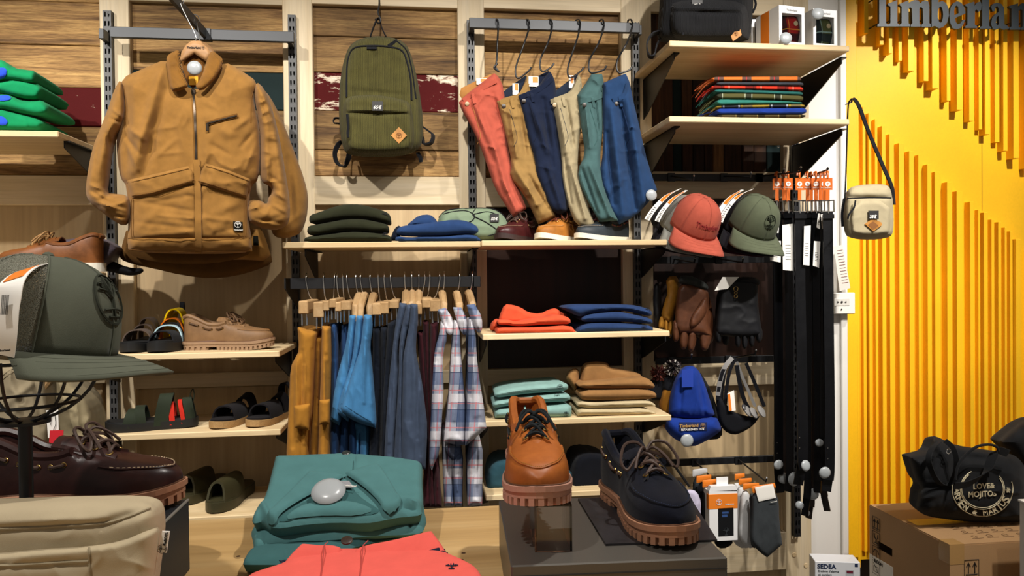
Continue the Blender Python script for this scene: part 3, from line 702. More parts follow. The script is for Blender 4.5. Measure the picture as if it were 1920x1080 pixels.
        # pocket panels and flaps
        for nm, o, lift, th in (('pocket', [(243, 352), (366, 346), (367, 445), (243, 446)], .001, .006), ('pocket', [(377, 346), (466, 360), (466, 446), (376, 446)], .001, .006),
                            ('hem_band', [(240, 446), (300, 447), (372, 447), (471, 445), (473, 471), (420, 475), (360, 475), (300, 475), (240, 467)], .002, .005)):
            pb = pillow(o, 0, th, .012, 2.5, 7, 0, noise=.006, nsc=18, seed=int(o[0][0]), Yfn=over(b, lift), folds=[(random.uniform(248, 460), y, random.uniform(248, 460), y-random.uniform(5, 30), random.uniform(3, 6), random.choice((-.004, .005))) for y in (380, 395, 405, 415, 430, 440, 442)] if nm == 'pocket' else None); pb.build(nm, CANVAS, t)
        for o in ([(238, 338), (300, 324), (354, 311), (360, 322), (365, 342), (330, 352), (290, 365), (247, 372), (241, 352)], [(385, 306), (430, 320), (470, 336), (466, 355), (462, 372), (440, 365), (400, 352), (372, 344), (377, 322)]):
            pb = pillow(o, 0, .010, .006, 2.5, 6, 0, noise=.006, nsc=18, seed=31, Yfn=over(b, .010)); po = pb.build('pocket_flap', CANVAS, t)
            MB().tube(onpts(pb, [(x+(0 if i else 1), y+(5 if i < 3 else -5)) for i, (x, y) in enumerate(o[:3])], .0012), .0009, 4).build('stitching', CANVASD, po)
            MB().tube(onpts(pb, [(x, y-5) for (x, y) in o[4:8]], .0012), .0009, 4).build('stitching', CANVASD, po)
        # front zip, chest zip, stitching
        z = MB(); z.strap(onpts(b, [(362, 166), (365, 210), (367, 260), (368, 302)], .003), (1, 0, 0), .006, .003); z.build('front_zip', BRASSD, t)
        MB().strap(onpts(b, [(369, 300), (371, 360), (372, 420), (372, 474)], .008), (1, 0, 0), .018, .004).build('placket', CANVAS, t)
        c = P(363, 172, float(b.surf(363, 172))-.007); MB().box(c-np.array([.006, .003, .018]), c+np.array([.006, .003, .006]), .001).build('zip_slider', BRASSD, t, smooth=False)
        MB().strap(onpts(b, [(386, 232), (415, 224), (446, 216)], .003), (0, 0, 1), .012, .003).build('chest_zip_welt', CANVASD, t)
        MB().strap(onpts(b, [(388, 231.5), (416, 224), (444, 216.5)], .006), (0, 0, 1), .004, .003).build('chest_zip', BRASSD, t)
        c = P(389, 234, float(b.surf(389, 234))-.008); MB().box(c-np.array([.004, .002, .018]), c+np.array([.004, .002, .004]), .001).build('zip_pull', BRASSD, t, smooth=False)
        for pts in ([(232, 160), (236, 200), (236, 236)], [(229, 160), (233, 200), (233, 240)], [(478, 160), (471, 190), (470, 230)], [(359, 175), (362, 240), (364, 300), (366, 440)], [(374, 310), (377, 380), (377, 446)], [(240, 447), (300, 449), (372, 449), (470, 446)], [(241, 468), (300, 471), (420, 471), (472, 469)], [(246, 374), (246, 410), (246, 445)], [(250, 374), (250, 410), (250, 445)], [(462, 374), (462, 410), (462, 445)], [(458, 374), (458, 410), (458, 445)]):
            MB().tube(onpts(b, pts, .0085 if pts[0][1] > 300 else .001), .0009, 4).build('stitching', CANVASD, t)
        # collar
        for o in ([(336, 92), (322, 98), (312, 106), (313, 122), (315, 142), (320, 172), (336, 171), (355, 162), (348, 149), (341, 130), (338, 112)], [(397, 94), (410, 103), (419, 112), (415, 128), (406, 144), (394, 158), (377, 172), (365, 162), (374, 151), (385, 125), (389, 108)]):
            pillow(o, Y-.03, .018, .012, 2.2, 10, 1, noise=.003, nsc=20, seed=41, Yfn=lambda x, y: -.03*np.clip((y-100)/70, 0, 1)).build('collar', CORDM, t)
        # patch
        pb = pillow([(437, 415), (455, 416), (456, 434), (438, 434)], 0, .002, .001, 2, 3, 0, Yfn=over(b, .012)); po = pb.build('sewn_patch', BLACKPATCH, t)
        Yp_ = float(b.surf(446, 424))-.019
        tree_mark(P(446, 421, Yp_), (1, 0, 0), (0, 0, 1), .009, LABELW, po); ptext('Timberland', 447, 431, Yp_, 15, LABELW, po)
        sec_tag(365, 128, Y-.02, 13, t)
    else:
        rs = [(480, 160), (500, 172), (514, 194), (534, 236), (557, 298), (570, 334), (578, 366), (577, 396), (572, 420), (564, 437), (547, 445), (522, 448), (508, 436), (505, 400), (500, 300), (490, 220)]
        pillow(rs, Y, .05, .05, 3, 26, 1, noise=.006, nsc=24, seed=52, folds=[(525, 240, 545, 420, 8, .015), (555, 330, 560, 420, 8, .012), (540, 300, 548, 420, 6, -.012), (520, 430, 565, 400, 6, .01)]).build('sleeve', CANVAS, t)
        hem = pillow([(240, 420), (226, 470), (224, 486), (250, 496), (290, 504), (340, 516), (396, 523), (440, 518), (480, 507), (511, 494), (509, 480), (497, 446), (486, 420)], Y+.03, .02, .012, 3, 14, 1, noise=.004, seed=58); hem.build('back_hem', MATS['shaded_inside_canvas'], t)  # rear hem reuses the canvas with shade put into its colour
        lowf = pillow([(243, 430), (235, 476), (300, 488), (380, 490), (440, 486), (511, 490), (498, 446), (487, 425)], Y-.02, .02, .012, 3, 14, 1, noise=.004, seed=60); lowf.build('hem_band', CANVAS, t)
        pb = pillow([(475, 442), (484, 443), (485, 460), (475, 460)], Y-.047, .002, .001, 2, 3, 0); pb.build('sewn_patch', BLACKPATCH, t)
    return t
jacket(YJ, 'front mustard canvas jacket with corduroy collar and round grey tag')
jacket(-.20, 'rear mustard canvas jacket, mostly hidden behind the front one', False)
jacket_hanger(-.21, 8, 'wooden hanger of the rear mustard jacket', False)
# ================================================================== BACKPACKS, CROSSBODY BAG
NYL = fabric('black_nylon', '15161a', .1, 1500, .3, .7)
def hexmat(n, h, **k): return fabric(n, h, **k)
def main_backpack():
    CO = corduroy('olive_corduroy', '4e4a24', 3.4)
    COD = fabric('olive_canvas_side', '4a4a2a', .1)
    TAN = leather('tan_leather_patch', 'b9803c', .5)
    Y = -.09
    t = thing('backpack', 'olive green corduroy backpack hanging on the plank panel', 'backpack', P(715, 292, Y))
    o = [(669, 75), (690, 69), (715, 67), (747, 73), (762, 84), (770, 100), (777, 125), (783, 150), (789, 187), (793, 222), (793, 267), (780, 285), (747, 294), (693, 295), (653, 291), (642, 278), (636, 231), (635, 191), (638, 147), (645, 110), (655, 86)]
    b = pillow(o, Y, .07, .06, 2.5, 26, 1, noise=.004, nsc=50, seed=2, prof=.42, folds=[(700, 100, 705, 110, 6, -.006), (660, 170, 760, 178, 5, -.006), (655, 110, 650, 170, 8, .004)]); b.build('main_body', CO, t)
    po = [(651, 181), (680, 178), (707, 178), (740, 183), (769, 191), (774, 215), (778, 265), (770, 286), (735, 290), (693, 291), (655, 288), (645, 270), (643, 230), (644, 196)]
    p = pillow(po, 0, .042, .0, 2.5, 12, 1, Yfn=over(b, .001), noise=.003, nsc=40, seed=5, prof=.45, folds=[(646, 212, 772, 214, 3, -.012), (648, 206, 772, 208, 5, .008), (740, 225, 765, 270, 8, -.006)]); pp = p.build('front_pocket', CO, t)
    for sx, pts in ((0, [(650, 182), (650, 150), (652, 115), (662, 92), (690, 86), (730, 88), (754, 96), (764, 120), (770, 150), (772, 188)]),):
        MB().tube(onpts(b, pts, .001), .0035, 6).build('main_zip', NYL, t)
    MB().tube(onpts(b, [(745, 78), (762, 95), (772, 130), (780, 185)], .001), .003, 6).build('side_zip', NYL, t)
    for x in (694, 703):
        q = P(x, 90, float(b.surf(x, 90))-.004); MB().box(q-np.array([.012, .003, .005]), q+np.array([.006, .003, .004]), .001).build('zip_pull', NYL, t, smooth=False)
    MB().strap(onpts(b, [(728, 86), (738, 80), (744, 76)], .004), (0, 0, 1), .01, .003).build('zip_tab', NYL, t)
    q = [P(651+dx, 214+dy, float(p.surf(653, 225))-.006) for dx, dy in ((0, 0), (1, 12), (2, 24), (1, 34), (2, 44))]
    MB().tube(spline(q, 4), .0045, 6).build('zip_pull', NYL, pp)
    d = float(p.surf(748, 254))-.002
    dp = MB().prism([P(748+a*15, 254+b_*15.5, d) for a, b_ in ((-1, 0), (0, -1), (1, 0), (0, 1))], (0, -.003, 0)).build('leather_patch', TAN, t, smooth=False)
    tree_mark(P(748, 254, d-.004), (1, 0, 0), (0, 0, 1), .009, plain('patch_engraving', '7a4c1c', .7), dp)
    d = float(p.surf(708, 205))-.006
    tg = MB().box(P(698, 190, d), P(718, 208, d)+np.array([0, -.002, 0])).build('price_tag', plain('black_card', '1c1b1c', .6), t, smooth=False)
    ptext('65€', 708, 201, d-.003, 15, LABELW, tg, shear=.2)
    MB().strap(spline([P(694, 70, -.10), P(699, 55, -.10), P(706, 38, -.10), P(711, 36, -.10), P(717, 55, -.10), P(724, 69, -.10)], 4), (0, 1, .0), .018, .003).build('carry_loop', NYL, t)
    MB().strap(spline([P(654, 272, -.03), P(638, 268, -.05), P(628, 286, -.07), P(632, 305, -.07), P(645, 311, -.06), P(652, 300, -.05), P(655, 288, -.03)], 5), (0.6, 1, 0.1), .022, .003).build('strap_end', NYL, t)
    MB().strap(spline([P(640, 222, -.05), P(628, 222, -.06), P(626, 230, -.06), P(640, 232, -.05)], 4), (0, 1, 0), .02, .003).build('side_buckle_strap', NYL, t)
    MB().strap(spline([P(793, 238, -.05), P(804, 246, -.06), P(812, 254, -.07), P(808, 268, -.07), P(795, 270, -.06), P(792, 256, -.05)], 5), (0.3, 1, 0), .03, .006).build('shoulder_strap', NYL, t)
    MB().strap(spline([P(783, 286, -.03), P(788, 296, -.04), P(789, 304, -.04)], 4), (1, 0, 0), .014, .003).build('strap_end', NYL, t)
    ht = thing('hook', 'black cord loop and hook holding the olive backpack', 'hook', P(708, 0, -.05))
    mb = MB(); mb.tube(spline([P(710, -14, .0), P(711, -8, -.06), P(711, 10, -.10), P(709, 24, -.11), P(714, 38, -.115), P(709, 44, -.11), P(704, 36, -.10)], 5), .003, 8); mb.build('hook', BLK, ht)
main_backpack()
def black_backpack():
    CO = corduroy('black_corduroy', '0b0c10', 3.4)
    Y = -.24
    t = thing('backpack', 'black corduroy backpack standing on the topmost right shelf', 'backpack', P(1330, 76, Y))
    o = [(1242, -60), (1240, -20), (1239, 5), (1236, 40), (1234, 62), (1240, 77), (1290, 79), (1350, 79), (1402, 79), (1408, 60), (1412, 20), (1413, -20), (1405, -60), (1380, -90), (1330, -100), (1275, -92)]
    b = pillow(o, Y, .07, .08, 3, 30, 1, noise=.005, nsc=40, seed=4, prof=.42); b.build('main_body', CO, t)
    p = pillow([(1262, 2), (1330, -2), (1396, 4), (1404, 30), (1404, 62), (1396, 77), (1330, 78), (1266, 77), (1256, 50), (1257, 20)], 0, .035, 0, 3, 14, 1, Yfn=over(b), noise=.004, nsc=30, seed=6, folds=[(1262, 22, 1400, 24, 4, -.010), (1262, 16, 1400, 18, 5, .008)]); pp = p.build('front_pocket', CO, t)
    d = float(p.surf(1380, 64))-.002
    dp = MB().prism([P(1380+a*10, 63+b_*15, d) for a, b_ in ((-1, 0.35), (0.6, -1), (1, .2), (-.6, 1))], (0, -.003, 0)).build('leather_patch', MATS['tan_leather_patch'], t, smooth=False)
    tree_mark(P(1380, 63, d-.004), (1, 0, .2), (0, 0, 1), .007, MATS['patch_engraving'], dp)
    tg = MB().box(P(1297, 0, d), P(1317, 14, d)+np.array([0, -.002, 0])).build('price_tag', MATS['black_card'], t, smooth=False)
    ptext('65€', 1307, 10, d-.003, 15, LABELW, tg, shear=.2)
    MB().tube(spline([P(1281, 26, d+.004), P(1282, 45, d), P(1280, 66, d)], 4), .004, 6).build('zip_pull', NYL, pp)
    MB().strap(spline([P(1238, 60, Y), P(1222, 66, Y-.02), P(1213, 82, Y-.03), P(1216, 102, Y-.03), P(1226, 104, Y-.02), P(1232, 84, Y), P(1240, 72, Y)], 5), (.3, 1, 0), .03, .004).build('shoulder_strap', NYL, t)
    MB().tube(spline([P(1412, -10, Y), P(1417, 8, Y-.01), P(1411, 24, Y-.01)], 4), .004, 6).build('side_cord', NYL, t)
black_backpack()
def crossbody():
    BE = fabric('beige_nylon', 'a3987c', .08, 1300, .25, .8)
    Y = -.40
    t = thing('crossbody_bag', 'small beige crossbody bag hanging by black strap at yellow wall', 'bag', P(1632, 448, Y))
    o = [(1592, 352), (1610, 347), (1640, 345), (1662, 346), (1671, 352), (1675, 380), (1676, 420), (1674, 440), (1662, 447), (1632, 450), (1600, 448), (1588, 442), (1584, 410), (1584, 375)]
    b = pillow(o, Y, .035, .035, 2.2, 14, 1, noise=.003, nsc=30, seed=8, prof=.4, folds=[(1592, 370, 1668, 371, 2.5, -.008), (1592, 362, 1668, 363, 4, .005)]); b.build('main_body', BE, t)
    p = pillow([(1596, 376), (1668, 376), (1671, 432), (1660, 442), (1600, 442), (1594, 430)], 0, .014, 0, 2.2, 7, 1, Yfn=over(b), noise=.002, nsc=30, seed=9); pp = p.build('front_pocket', BE, t)
    MB().tube(onpts(b, [(1588, 372), (1630, 371), (1671, 371)], .001), .002, 6).build('zip', NYL, t)
    MB().tube(spline([P(1604, 376, Y-.05), P(1601, 390, Y-.055), P(1592, 402, Y-.055), P(1590, 410, Y-.05)], 4), .003, 6).build('zip_pull', NYL, pp)
    d = float(p.surf(1637, 415))-.002
    dp = MB().prism([P(1637+a*16, 422+b_*12, d) for a, b_ in ((-1, -.15), (-.1, -1), (.9, -.4), (1, 0), (0, 1))], (0, -.003, 0)).build('leather_patch', MATS['tan_leather_patch'], t, smooth=False)
    MB().prism([P(1637+a*10, 423+b_*8, d-.003) for a, b_ in ((-1, -.15), (0, -1), (1, 0), (0, 1))], (0, -.0006, 0)).build('stitched_emblem', MATS['patch_engraving'], dp, smooth=False)
    tg = MB().box(P(1628, 395, d-.004), P(1647, 411, d-.004)+np.array([0, -.002, 0])).build('price_tag', MATS['black_card'], t, smooth=False)
    ptext('35€', 1637, 406, d-.007, 15, LABELW, tg, shear=.2, bold=.03)
    MB().strap(spline([P(1675, 372, Y), P(1672, 350, Y-.01), P(1655, 310, Y-.01), P(1638, 270, Y), P(1622, 230, Y), P(1611, 200, Y), P(1602, 187, Y), P(1593, 189, Y), P(1590, 205, Y+.005), P(1588, 260, Y+.005), P(1586, 330, Y), P(1584, 372, Y)], 6), [(.9, .3, .3)]*67, [.016 if i < 38 else .004 for i in range(67)], .003).build('shoulder_strap', NYL, t)
    MB().strap(spline([P(1583, 372, Y), P(1579, 400, Y), P(1580, 425, Y)], 4), (1, 0, 0), .008, .003).build('strap_end', NYL, t)
    MB().tube([P(1675, 370, Y), P(1676, 384, Y)], .006, 8).build('strap_buckle', BLK, t)
    h = thing('peg_hook', 'small peg at the shelf end holding the beige crossbody strap', 'hook', P(1600, 190, Y))
    MB().tube([P(1586, 196, -.10), P(1597, 191, Y-.01)], .003, 8).tube([P(1597, 191, Y-.01), P(1597, 184, Y-.012)], .003, 8).build('peg', BLK, h)
crossbody()
# ================================================================== TROUSERS ON S-HOOKS
q = lambda L: [(840+p[0]/2.25, p[1]/2.25)+tuple(p[2:]) for p in L]
TR = [
 ('coral', 'a04c3c', 'coral trousers hanging leftmost on the bar', [(45, 432, 1), (70, 405), (120, 365), (195, 308, 1), (215, 325), (235, 370), (245, 480), (248, 600), (268, 700), (300, 800), (332, 880, 1), (275, 920, 1), (245, 870), (200, 800), (165, 700), (130, 600), (90, 520), (60, 470)],
  'a0703c', [(48, 400), (55, 372), (120, 340), (190, 308), (205, 330), (130, 375), (60, 420)], (205, 80, 202, 302, 208, 268), [(150, 470, 250, 800, 14, .012), (110, 430, 180, 620, 10, .008), (190, 400, 235, 560, 12, -.010), (230, 760, 290, 890, 10, .008)], (120, 330, 165, 358)),
 ('khaki', '85683c', 'khaki trousers hanging second on the bar', [(205, 425, 1), (250, 408), (300, 398), (318, 360), (335, 315, 1), (345, 340), (350, 420), (345, 520), (360, 620), (385, 720), (425, 800), (445, 880), (458, 915, 1), (380, 947, 1), (350, 880), (320, 820), (258, 745), (270, 690), (250, 600), (225, 500)],
  '1d2533', [(205, 410), (255, 370), (330, 316), (338, 340), (300, 400), (215, 430)], (335, 82, 285, 330, 352, 283), [(260, 460, 290, 660, 10, .010), (300, 450, 330, 650, 10, -.010), (280, 700, 400, 900, 14, .012), (340, 740, 420, 880, 8, -.008)], (272, 352, 298, 400)),
 ('dark_navy', '121a2e', 'dark navy trousers hanging third on the bar', [(295, 402, 1), (340, 385), (380, 365), (408, 325), (430, 300, 1), (448, 330), (455, 370), (460, 450), (470, 560), (482, 680), (500, 790), (505, 890, 1), (470, 908), (430, 880), (400, 800), (372, 740), (365, 660), (340, 590), (320, 500), (305, 440)],
  '141a2a', [(297, 390), (360, 330), (425, 298), (440, 320), (385, 372), (300, 408)], (432, 82, 388, 302, 447, 267), [(350, 430, 420, 640, 14, .012), (400, 420, 440, 700, 12, -.010), (420, 700, 480, 880, 12, .010)], (340, 322, 382, 366)),
 ('stone', '8c8064', 'stone beige trousers hanging fourth on the bar', [(427, 418, 1), (470, 405), (515, 388), (535, 345), (550, 312, 1), (566, 340), (562, 420), (566, 520), (552, 600), (545, 720), (570, 800), (600, 900), (620, 945, 1), (600, 965, 1), (540, 950), (510, 880), (482, 760), (478, 650), (465, 570), (450, 480)],
  '1d2533', [(427, 405), (470, 370), (545, 312), (555, 330), (520, 392), (430, 425)], (550, 85, 505, 328, 573, 283), [(465, 440, 500, 640, 10, .010), (500, 430, 530, 620, 8, -.010), (520, 700, 580, 920, 10, .012), (490, 660, 520, 860, 8, -.008)], (510, 318, 532, 372)),
 ('teal', '3a5454', 'muted teal trousers hanging fifth on the bar', [(545, 402, 1), (575, 360), (605, 312, 1), (650, 312, 1), (658, 345), (654, 400), (657, 520), (642, 640), (645, 740), (682, 860), (718, 930, 1), (640, 937, 1), (600, 870), (560, 790), (545, 720), (580, 650), (565, 560), (555, 480)],
  '2c4a48', [(550, 398), (600, 330), (648, 315), (652, 360), (645, 400), (555, 425)], (650, 86, 594, 308, 668, 278), [(580, 440, 600, 620, 10, .010), (620, 430, 640, 620, 8, -.008), (600, 700, 690, 920, 12, .012), (560, 700, 630, 900, 8, -.010)], (570, 380, 618, 412)),
 ('blue', '1d3557', 'blue shorts hanging rightmost on the bar', [(652, 412, 1), (655, 350, 1), (700, 330), (750, 310, 1), (768, 350), (780, 420), (800, 500), (830, 640), (860, 740), (882, 800, 1), (850, 850), (790, 912), (722, 947, 1), (680, 880), (638, 740), (655, 640), (655, 520)],
  '1a2e50', [(655, 400), (658, 355), (745, 312), (758, 345), (740, 400), (690, 420)], (770, 86, 712, 308, 778, 278), [(690, 460, 740, 900, 18, .016), (760, 420, 830, 860, 18, .014), (725, 440, 790, 880, 12, -.016), (670, 560, 700, 860, 10, -.010)], (660, 366, 706, 390)),
]
TAGW = plain('white_paper_tag', 'e9e6df', .75)
for i, (nm, hx, lab, o, lin2, wo, hk, fl, tg) in enumerate(TR):
    Y = -.125-.022*i
    m = fabric(nm+'_twill', hx, .10, 1200, .3); m2 = fabric(nm+'_waist_lining', lin2, .1)
    t = thing('trousers' if i < 5 else 'shorts', lab, 'trousers' if i < 5 else 'shorts', P(*q([o[len(o)//2]])[0][:2], Y), 'trousers hung on S-hooks' if i < 5 else None)
    f2 = [(840+a/2.25, b/2.25, 840+c/2.25, d/2.25, w/2.25, amp*2.0) for a, b, c, d, w, amp in fl]
    b = pillow(q(o), Y, .026, .018, 2.0, 14, 1, noise=.010, nsc=18, seed=60+i, folds=f2, Yfn=lambda x, y, k=(.10 if i < 5 else .06): -k*np.clip((y-160)/250, 0, 1)); b.build('legs', m, t)
    pillow(q(wo), Y+.02, .004, .004, 2.0, 5, 0).build('waist_lining', m2, t)
    # waistband along the front edge, fly, button, tag
    wl = q(wo)[-1]; wr = q(wo)[-2]; wm = q(wo)[3] if i else q(wo)[4]
    band = onpts(b, [(wl[0]+2, wl[1]+2), (wr[0], wr[1]+2), (wm[0]-1, wm[1]+5)], .003)
    MB().strap(band, (0, 0, 1), .016, .004).build('waistband', m, t)
    bx, by = wl[0]+9, wl[1]+8
    c = P(bx, by, float(b.surf(bx, by))-.003); MB().lathe(c, (0, -1, 0), [(.0075, 0), (.0075, .003), (.005, .004)], 14).build('button', plain('horn_button', '2a2019', .4) if i not in (0, 3) else plain('tan_button', 'a08a68', .4), t)
    fx, fy = wl[0]+20, wl[1]+14
    MB().tube(onpts(b, [(fx, fy), (fx+10, fy+35), (fx+14, fy+55), (fx+8, fy+70)], .001), .0009, 4).build('fly_stitching', m2, t)
    ux, uy = (wl[0]+wr[0])/2+4, (wl[1]+wr[1])/2
    MB().strap(onpts(b, [(ux, uy-1), (ux+2, uy+10), (ux+4, uy+18)], .006), (1, 0, 0), .010, .003).build('belt_loop', m, t)
    (tx0, ty0), (tx1, ty1) = q([(tg[0], tg[1])])[0], q([(tg[2], tg[3])])[0]
    Yt = Y+.012 if i not in (4, 5) else Y-.008
    MB().box(P(tx0, ty0, Yt), P(tx1, ty1, Yt)+np.array([0, -.001, 0])).build('size_label', TAGW, t, smooth=False)
    MB().box(P(tx0+(tx1-tx0)*.4, ty0+1, Yt-.001), P(tx1-1, ty0+(ty1-ty0)*.6, Yt-.001)+np.array([0, -.001, 0])).build('label_print', ORANGE, t, smooth=False)
    # S-hook
    tx, ty, bx, by, ex, ey = hk
    (tx, ty), (bx, by), (ex, ey) = q([(tx, ty), (bx, by), (ex, ey)])
    h = thing('s_hook', ('leftmost', 'second', 'third', 'fourth', 'fifth', 'rightmost')[i]+' black S-hook holding the '+lab.split(' hanging')[0], 'hook', P(tx, 47, YB), 'black S-hooks')
    yb = YB-.006
    pts = [P(tx-6, 52, YB+.024), P(tx-5, 40, YB+.024), P(tx-2, 37.0, YB+.008), P(tx+2, 38.5, yb-.008), P(tx+3, 52, yb-.004), P((tx*2+bx)/3+2, 80, Y-.005), P(bx+2, by-26, Y), P(bx, by-8, Y), P(bx+6, by, Y-.002), P(ex-6, ey+8, Y-.004), P(ex, ey, Y-.004)]
    MB().tube(spline(pts, 5), .0032, 8).build('hook_wire', BLK, h)
    if i == 5: sec_tag(1221, 366, Y-.09, 11, t)
# ================================================================== FOLDED CLOTHES ON SHELVES
def sc(L, x0, y0, k): return [(x0+p[0]/k, y0+p[1]/k)+tuple(p[2:]) for p in L]
def folded(name, label, cat, outline, Y, depth, m, group=None, seed=0, noise=.004, edge=12, tf=.02, nsc=24, folds=None, parts=(), res=2.2, sm=1, emblem=None, em_mat=None, uvs=None):
    ys = max(p[1] for p in outline); xs = sum(p[0] for p in outline)/len(outline)
    t = thing(name, label, cat, P(xs, ys, Y), group)
    b = pillow(outline, Y, tf, depth, res, edge, sm, noise=noise, nsc=nsc, seed=seed, folds=folds, edgeb=6, stretch=(2.2, .8), uvs=uvs)
    b.build('folded_body', m, t)
    if emblem:
        ex, ey, er = emblem; d = float(b.surf(ex, ey)); tree_mark(P(ex, ey, d-.001), (1, 0, 0), (0, -.3, 1), er/ppm(d), em_mat or INK, t)
    t_b = (t, b)
    return t_b
OLIVE = fabric('olive_sweat_fleece', '222416', .12, 900, .4)
a = lambda L: sc(L, 560, 370, 4.8)
NAVYI = plain('navy_print', '10141f', .8)
YS = DF+.035
folded('sweater', 'topmost folded olive sweater on the middle shelf', 'sweater', a([(92, 205), (100, 160), (180, 135), (330, 80), (430, 62), (560, 65), (680, 95), (790, 130), (828, 165), (835, 225), (800, 237), (700, 207), (560, 188), (400, 192), (250, 217), (110, 242)]), YS, .24, OLIVE, 'folded olive sweaters', 1, emblem=(560+777/4.8, 370+157/4.8, 5.5), em_mat=NAVYI)
folded('sweater', 'middle one of the three folded olive sweaters', 'sweater', a([(75, 295), (90, 255), (180, 243), (300, 218), (420, 197), (560, 194), (640, 207), (780, 237), (815, 262), (805, 312), (700, 317), (560, 302), (400, 302), (250, 327), (110, 347), (80, 322)]), YS-.004, .25, OLIVE, 'folded olive sweaters', 2)
folded('sweater', 'lowest of the three folded olive sweaters', 'sweater', a([(48, 396, 1), (52, 365), (120, 347), (300, 329), (450, 307), (600, 310), (750, 327), (830, 347), (838, 394, 1)]), YS-.006, .26, OLIVE, 'folded olive sweaters', 3, emblem=(560+777/4.8, 370+343/4.8, 5), em_mat=NAVYI)
BLUEC = fabric('blue_chino', '20365c', .14, 1100, .3)
t, b = folded('folded_trousers', 'upper folded blue trousers beside the sage pack', 'trousers', a([(870, 335), (890, 270), (990, 248), (1090, 240), (1250, 220), (1400, 198), (1530, 215), (1620, 270), (1615, 330), (1500, 327), (1330, 342), (1150, 347), (1000, 347)]), YS-.01, .2, BLUEC, 'folded blue trousers', 5, noise=.006)
pillow(a([(960, 260), (1020, 210), (1080, 162), (1180, 152), (1230, 190), (1260, 240), (1400, 215), (1450, 250), (1200, 280)]), YS+.02, .03, .1, 2.2, 10, 1, noise=.005, seed=6).build('waistband', BLUEC, t)
folded('folded_trousers', 'lower folded blue trousers beside the sage pack', 'trousers', a([(868, 394, 1), (875, 347), (1000, 362), (1100, 352), (1300, 352), (1480, 332), (1590, 337), (1648, 390, 1)]), YS-.01, .22, BLUEC, 'folded blue trousers', 7, noise=.006)
folded('folded_trousers', 'dark navy folded trousers peeking out left of blue ones', 'trousers', a([(820, 392, 1), (840, 330), (870, 270), (910, 250), (930, 290), (900, 392, 1)]), YS+.05, .1, fabric('navy_chino', '141a2c', .1), None, 8)
SAGE = fabric('sage_nylon', '6f7f68', .08, 1300, .2, .75)
t = thing('sling_pack', 'sage green soft pack with black cords on the middle shelf', 'bag', P(890, 452, YS))
b = pillow(a([(1255, 394, 1), (1245, 300), (1250, 200), (1300, 125), (1450, 98), (1700, 95), (1810, 130), (1890, 220), (1912, 300), (1870, 360), (1800, 394, 1)]), YS+.11, .06, .08, 2.2, 16, 1, noise=.004, seed=11); b.build('main_body', SAGE, t)
for pts in ([(1300, 150), (1380, 130), (1500, 120), (1580, 160), (1560, 210), (1480, 240)], [(1590, 100), (1570, 160), (1680, 220), (1770, 280), (1790, 320), (1700, 350)], [(1580, 150), (1700, 130), (1800, 160)], [(1260, 180), (1330, 118), (1480, 100), (1720, 100), (1830, 150), (1895, 250)]):
    MB().tube(onpts(b, a(pts), .002), .0016, 5).build('cord', NYL, t)
d = float(b.surf(927, 408))-.004
tg = MB().box(P(560+1722/4.8, 370+147/4.8, d), P(560+1802/4.8, 370+222/4.8, d)+np.array([0, -.002, 0])).build('price_tag', MATS['black_card'], t, smooth=False); ptext('55€', 560+1762/4.8, 370+192/4.8, d-.003, 13, LABELW, tg, shear=.2, bold=.03)
# --- coral trousers + navy sweaters
a = lambda L: sc(L, 900, 550, 5.333)
CORALT = fabric('coral_chino', 'c44e30', .12, 1100, .3)
t, b = folded('folded_trousers', 'upper folded coral trousers beside the navy sweaters', 'trousers', a([(175, 312), (180, 268), (300, 264), (370, 290), (480, 267), (640, 237), (800, 210), (880, 240), (905, 262), (905, 305), (800, 312), (600, 317), (450, 327), (360, 330), (250, 312)]), YS, .24, CORALT, 'folded coral trousers', 21, noise=.005)
pillow(a([(180, 300), (195, 220), (245, 105), (330, 115), (410, 140), (480, 190), (600, 205), (690, 160), (760, 145), (810, 190), (870, 205), (880, 250), (600, 290), (400, 300)]), YS+.12, .02, .05, 2.2, 8, 1, noise=.004, seed=22).build('waistband', CORALT, t)
pillow(a([(95, 350), (110, 290), (160, 250), (190, 260), (190, 360), (110, 375)]), YS+.10, .03, .04, 2.2, 10, 1, noise=.006, seed=23).build('folded_leg', CORALT, t)
folded('folded_trousers', 'lower folded coral trousers beside the navy sweaters', 'trousers', a([(158, 403, 1), (175, 342), (350, 340), (600, 338), (900, 316), (955, 378), (957, 392, 1), (500, 398)]), YS-.005, .26, CORALT, 'folded coral trousers', 24, noise=.005)
NAVYS = fabric('navy_sweat_fleece', '22355a', .14, 900, .4)
folded('sweater', 'topmost folded navy sweater, slumping to the left', 'sweater', a([(870, 170), (860, 140), (920, 115), (1000, 110), (1300, 112), (1500, 110), (1640, 140), (1715, 170), (1718, 225), (1680, 227), (1530, 188), (1380, 168), (1200, 188), (1080, 205), (1000, 235), (940, 210)]), YS, .24, NAVYS, 'folded navy sweaters', 26, emblem=(900+1672/5.333, 550+163/5.333, 5), em_mat=NAVYI)
folded('sweater', 'middle one of the three folded navy sweaters', 'sweater', a([(1015, 283), (1015, 240), (1100, 205), (1250, 188), (1400, 183), (1500, 203), (1720, 252), (1732, 312), (1600, 292), (1400, 282), (1150, 287)]), YS-.003, .25, NAVYS, 'folded navy sweaters', 27)
folded('sweater', 'lowest of the three folded navy sweaters', 'sweater', a([(968, 388, 1), (1000, 332), (1080, 298), (1250, 292), (1500, 302), (1725, 322), (1730, 376, 1), (1400, 384)]), YS-.005, .26, NAVYS, 'folded navy sweaters', 28, emblem=(900+1640/5.333, 550+340/5.333, 5), em_mat=NAVYI)
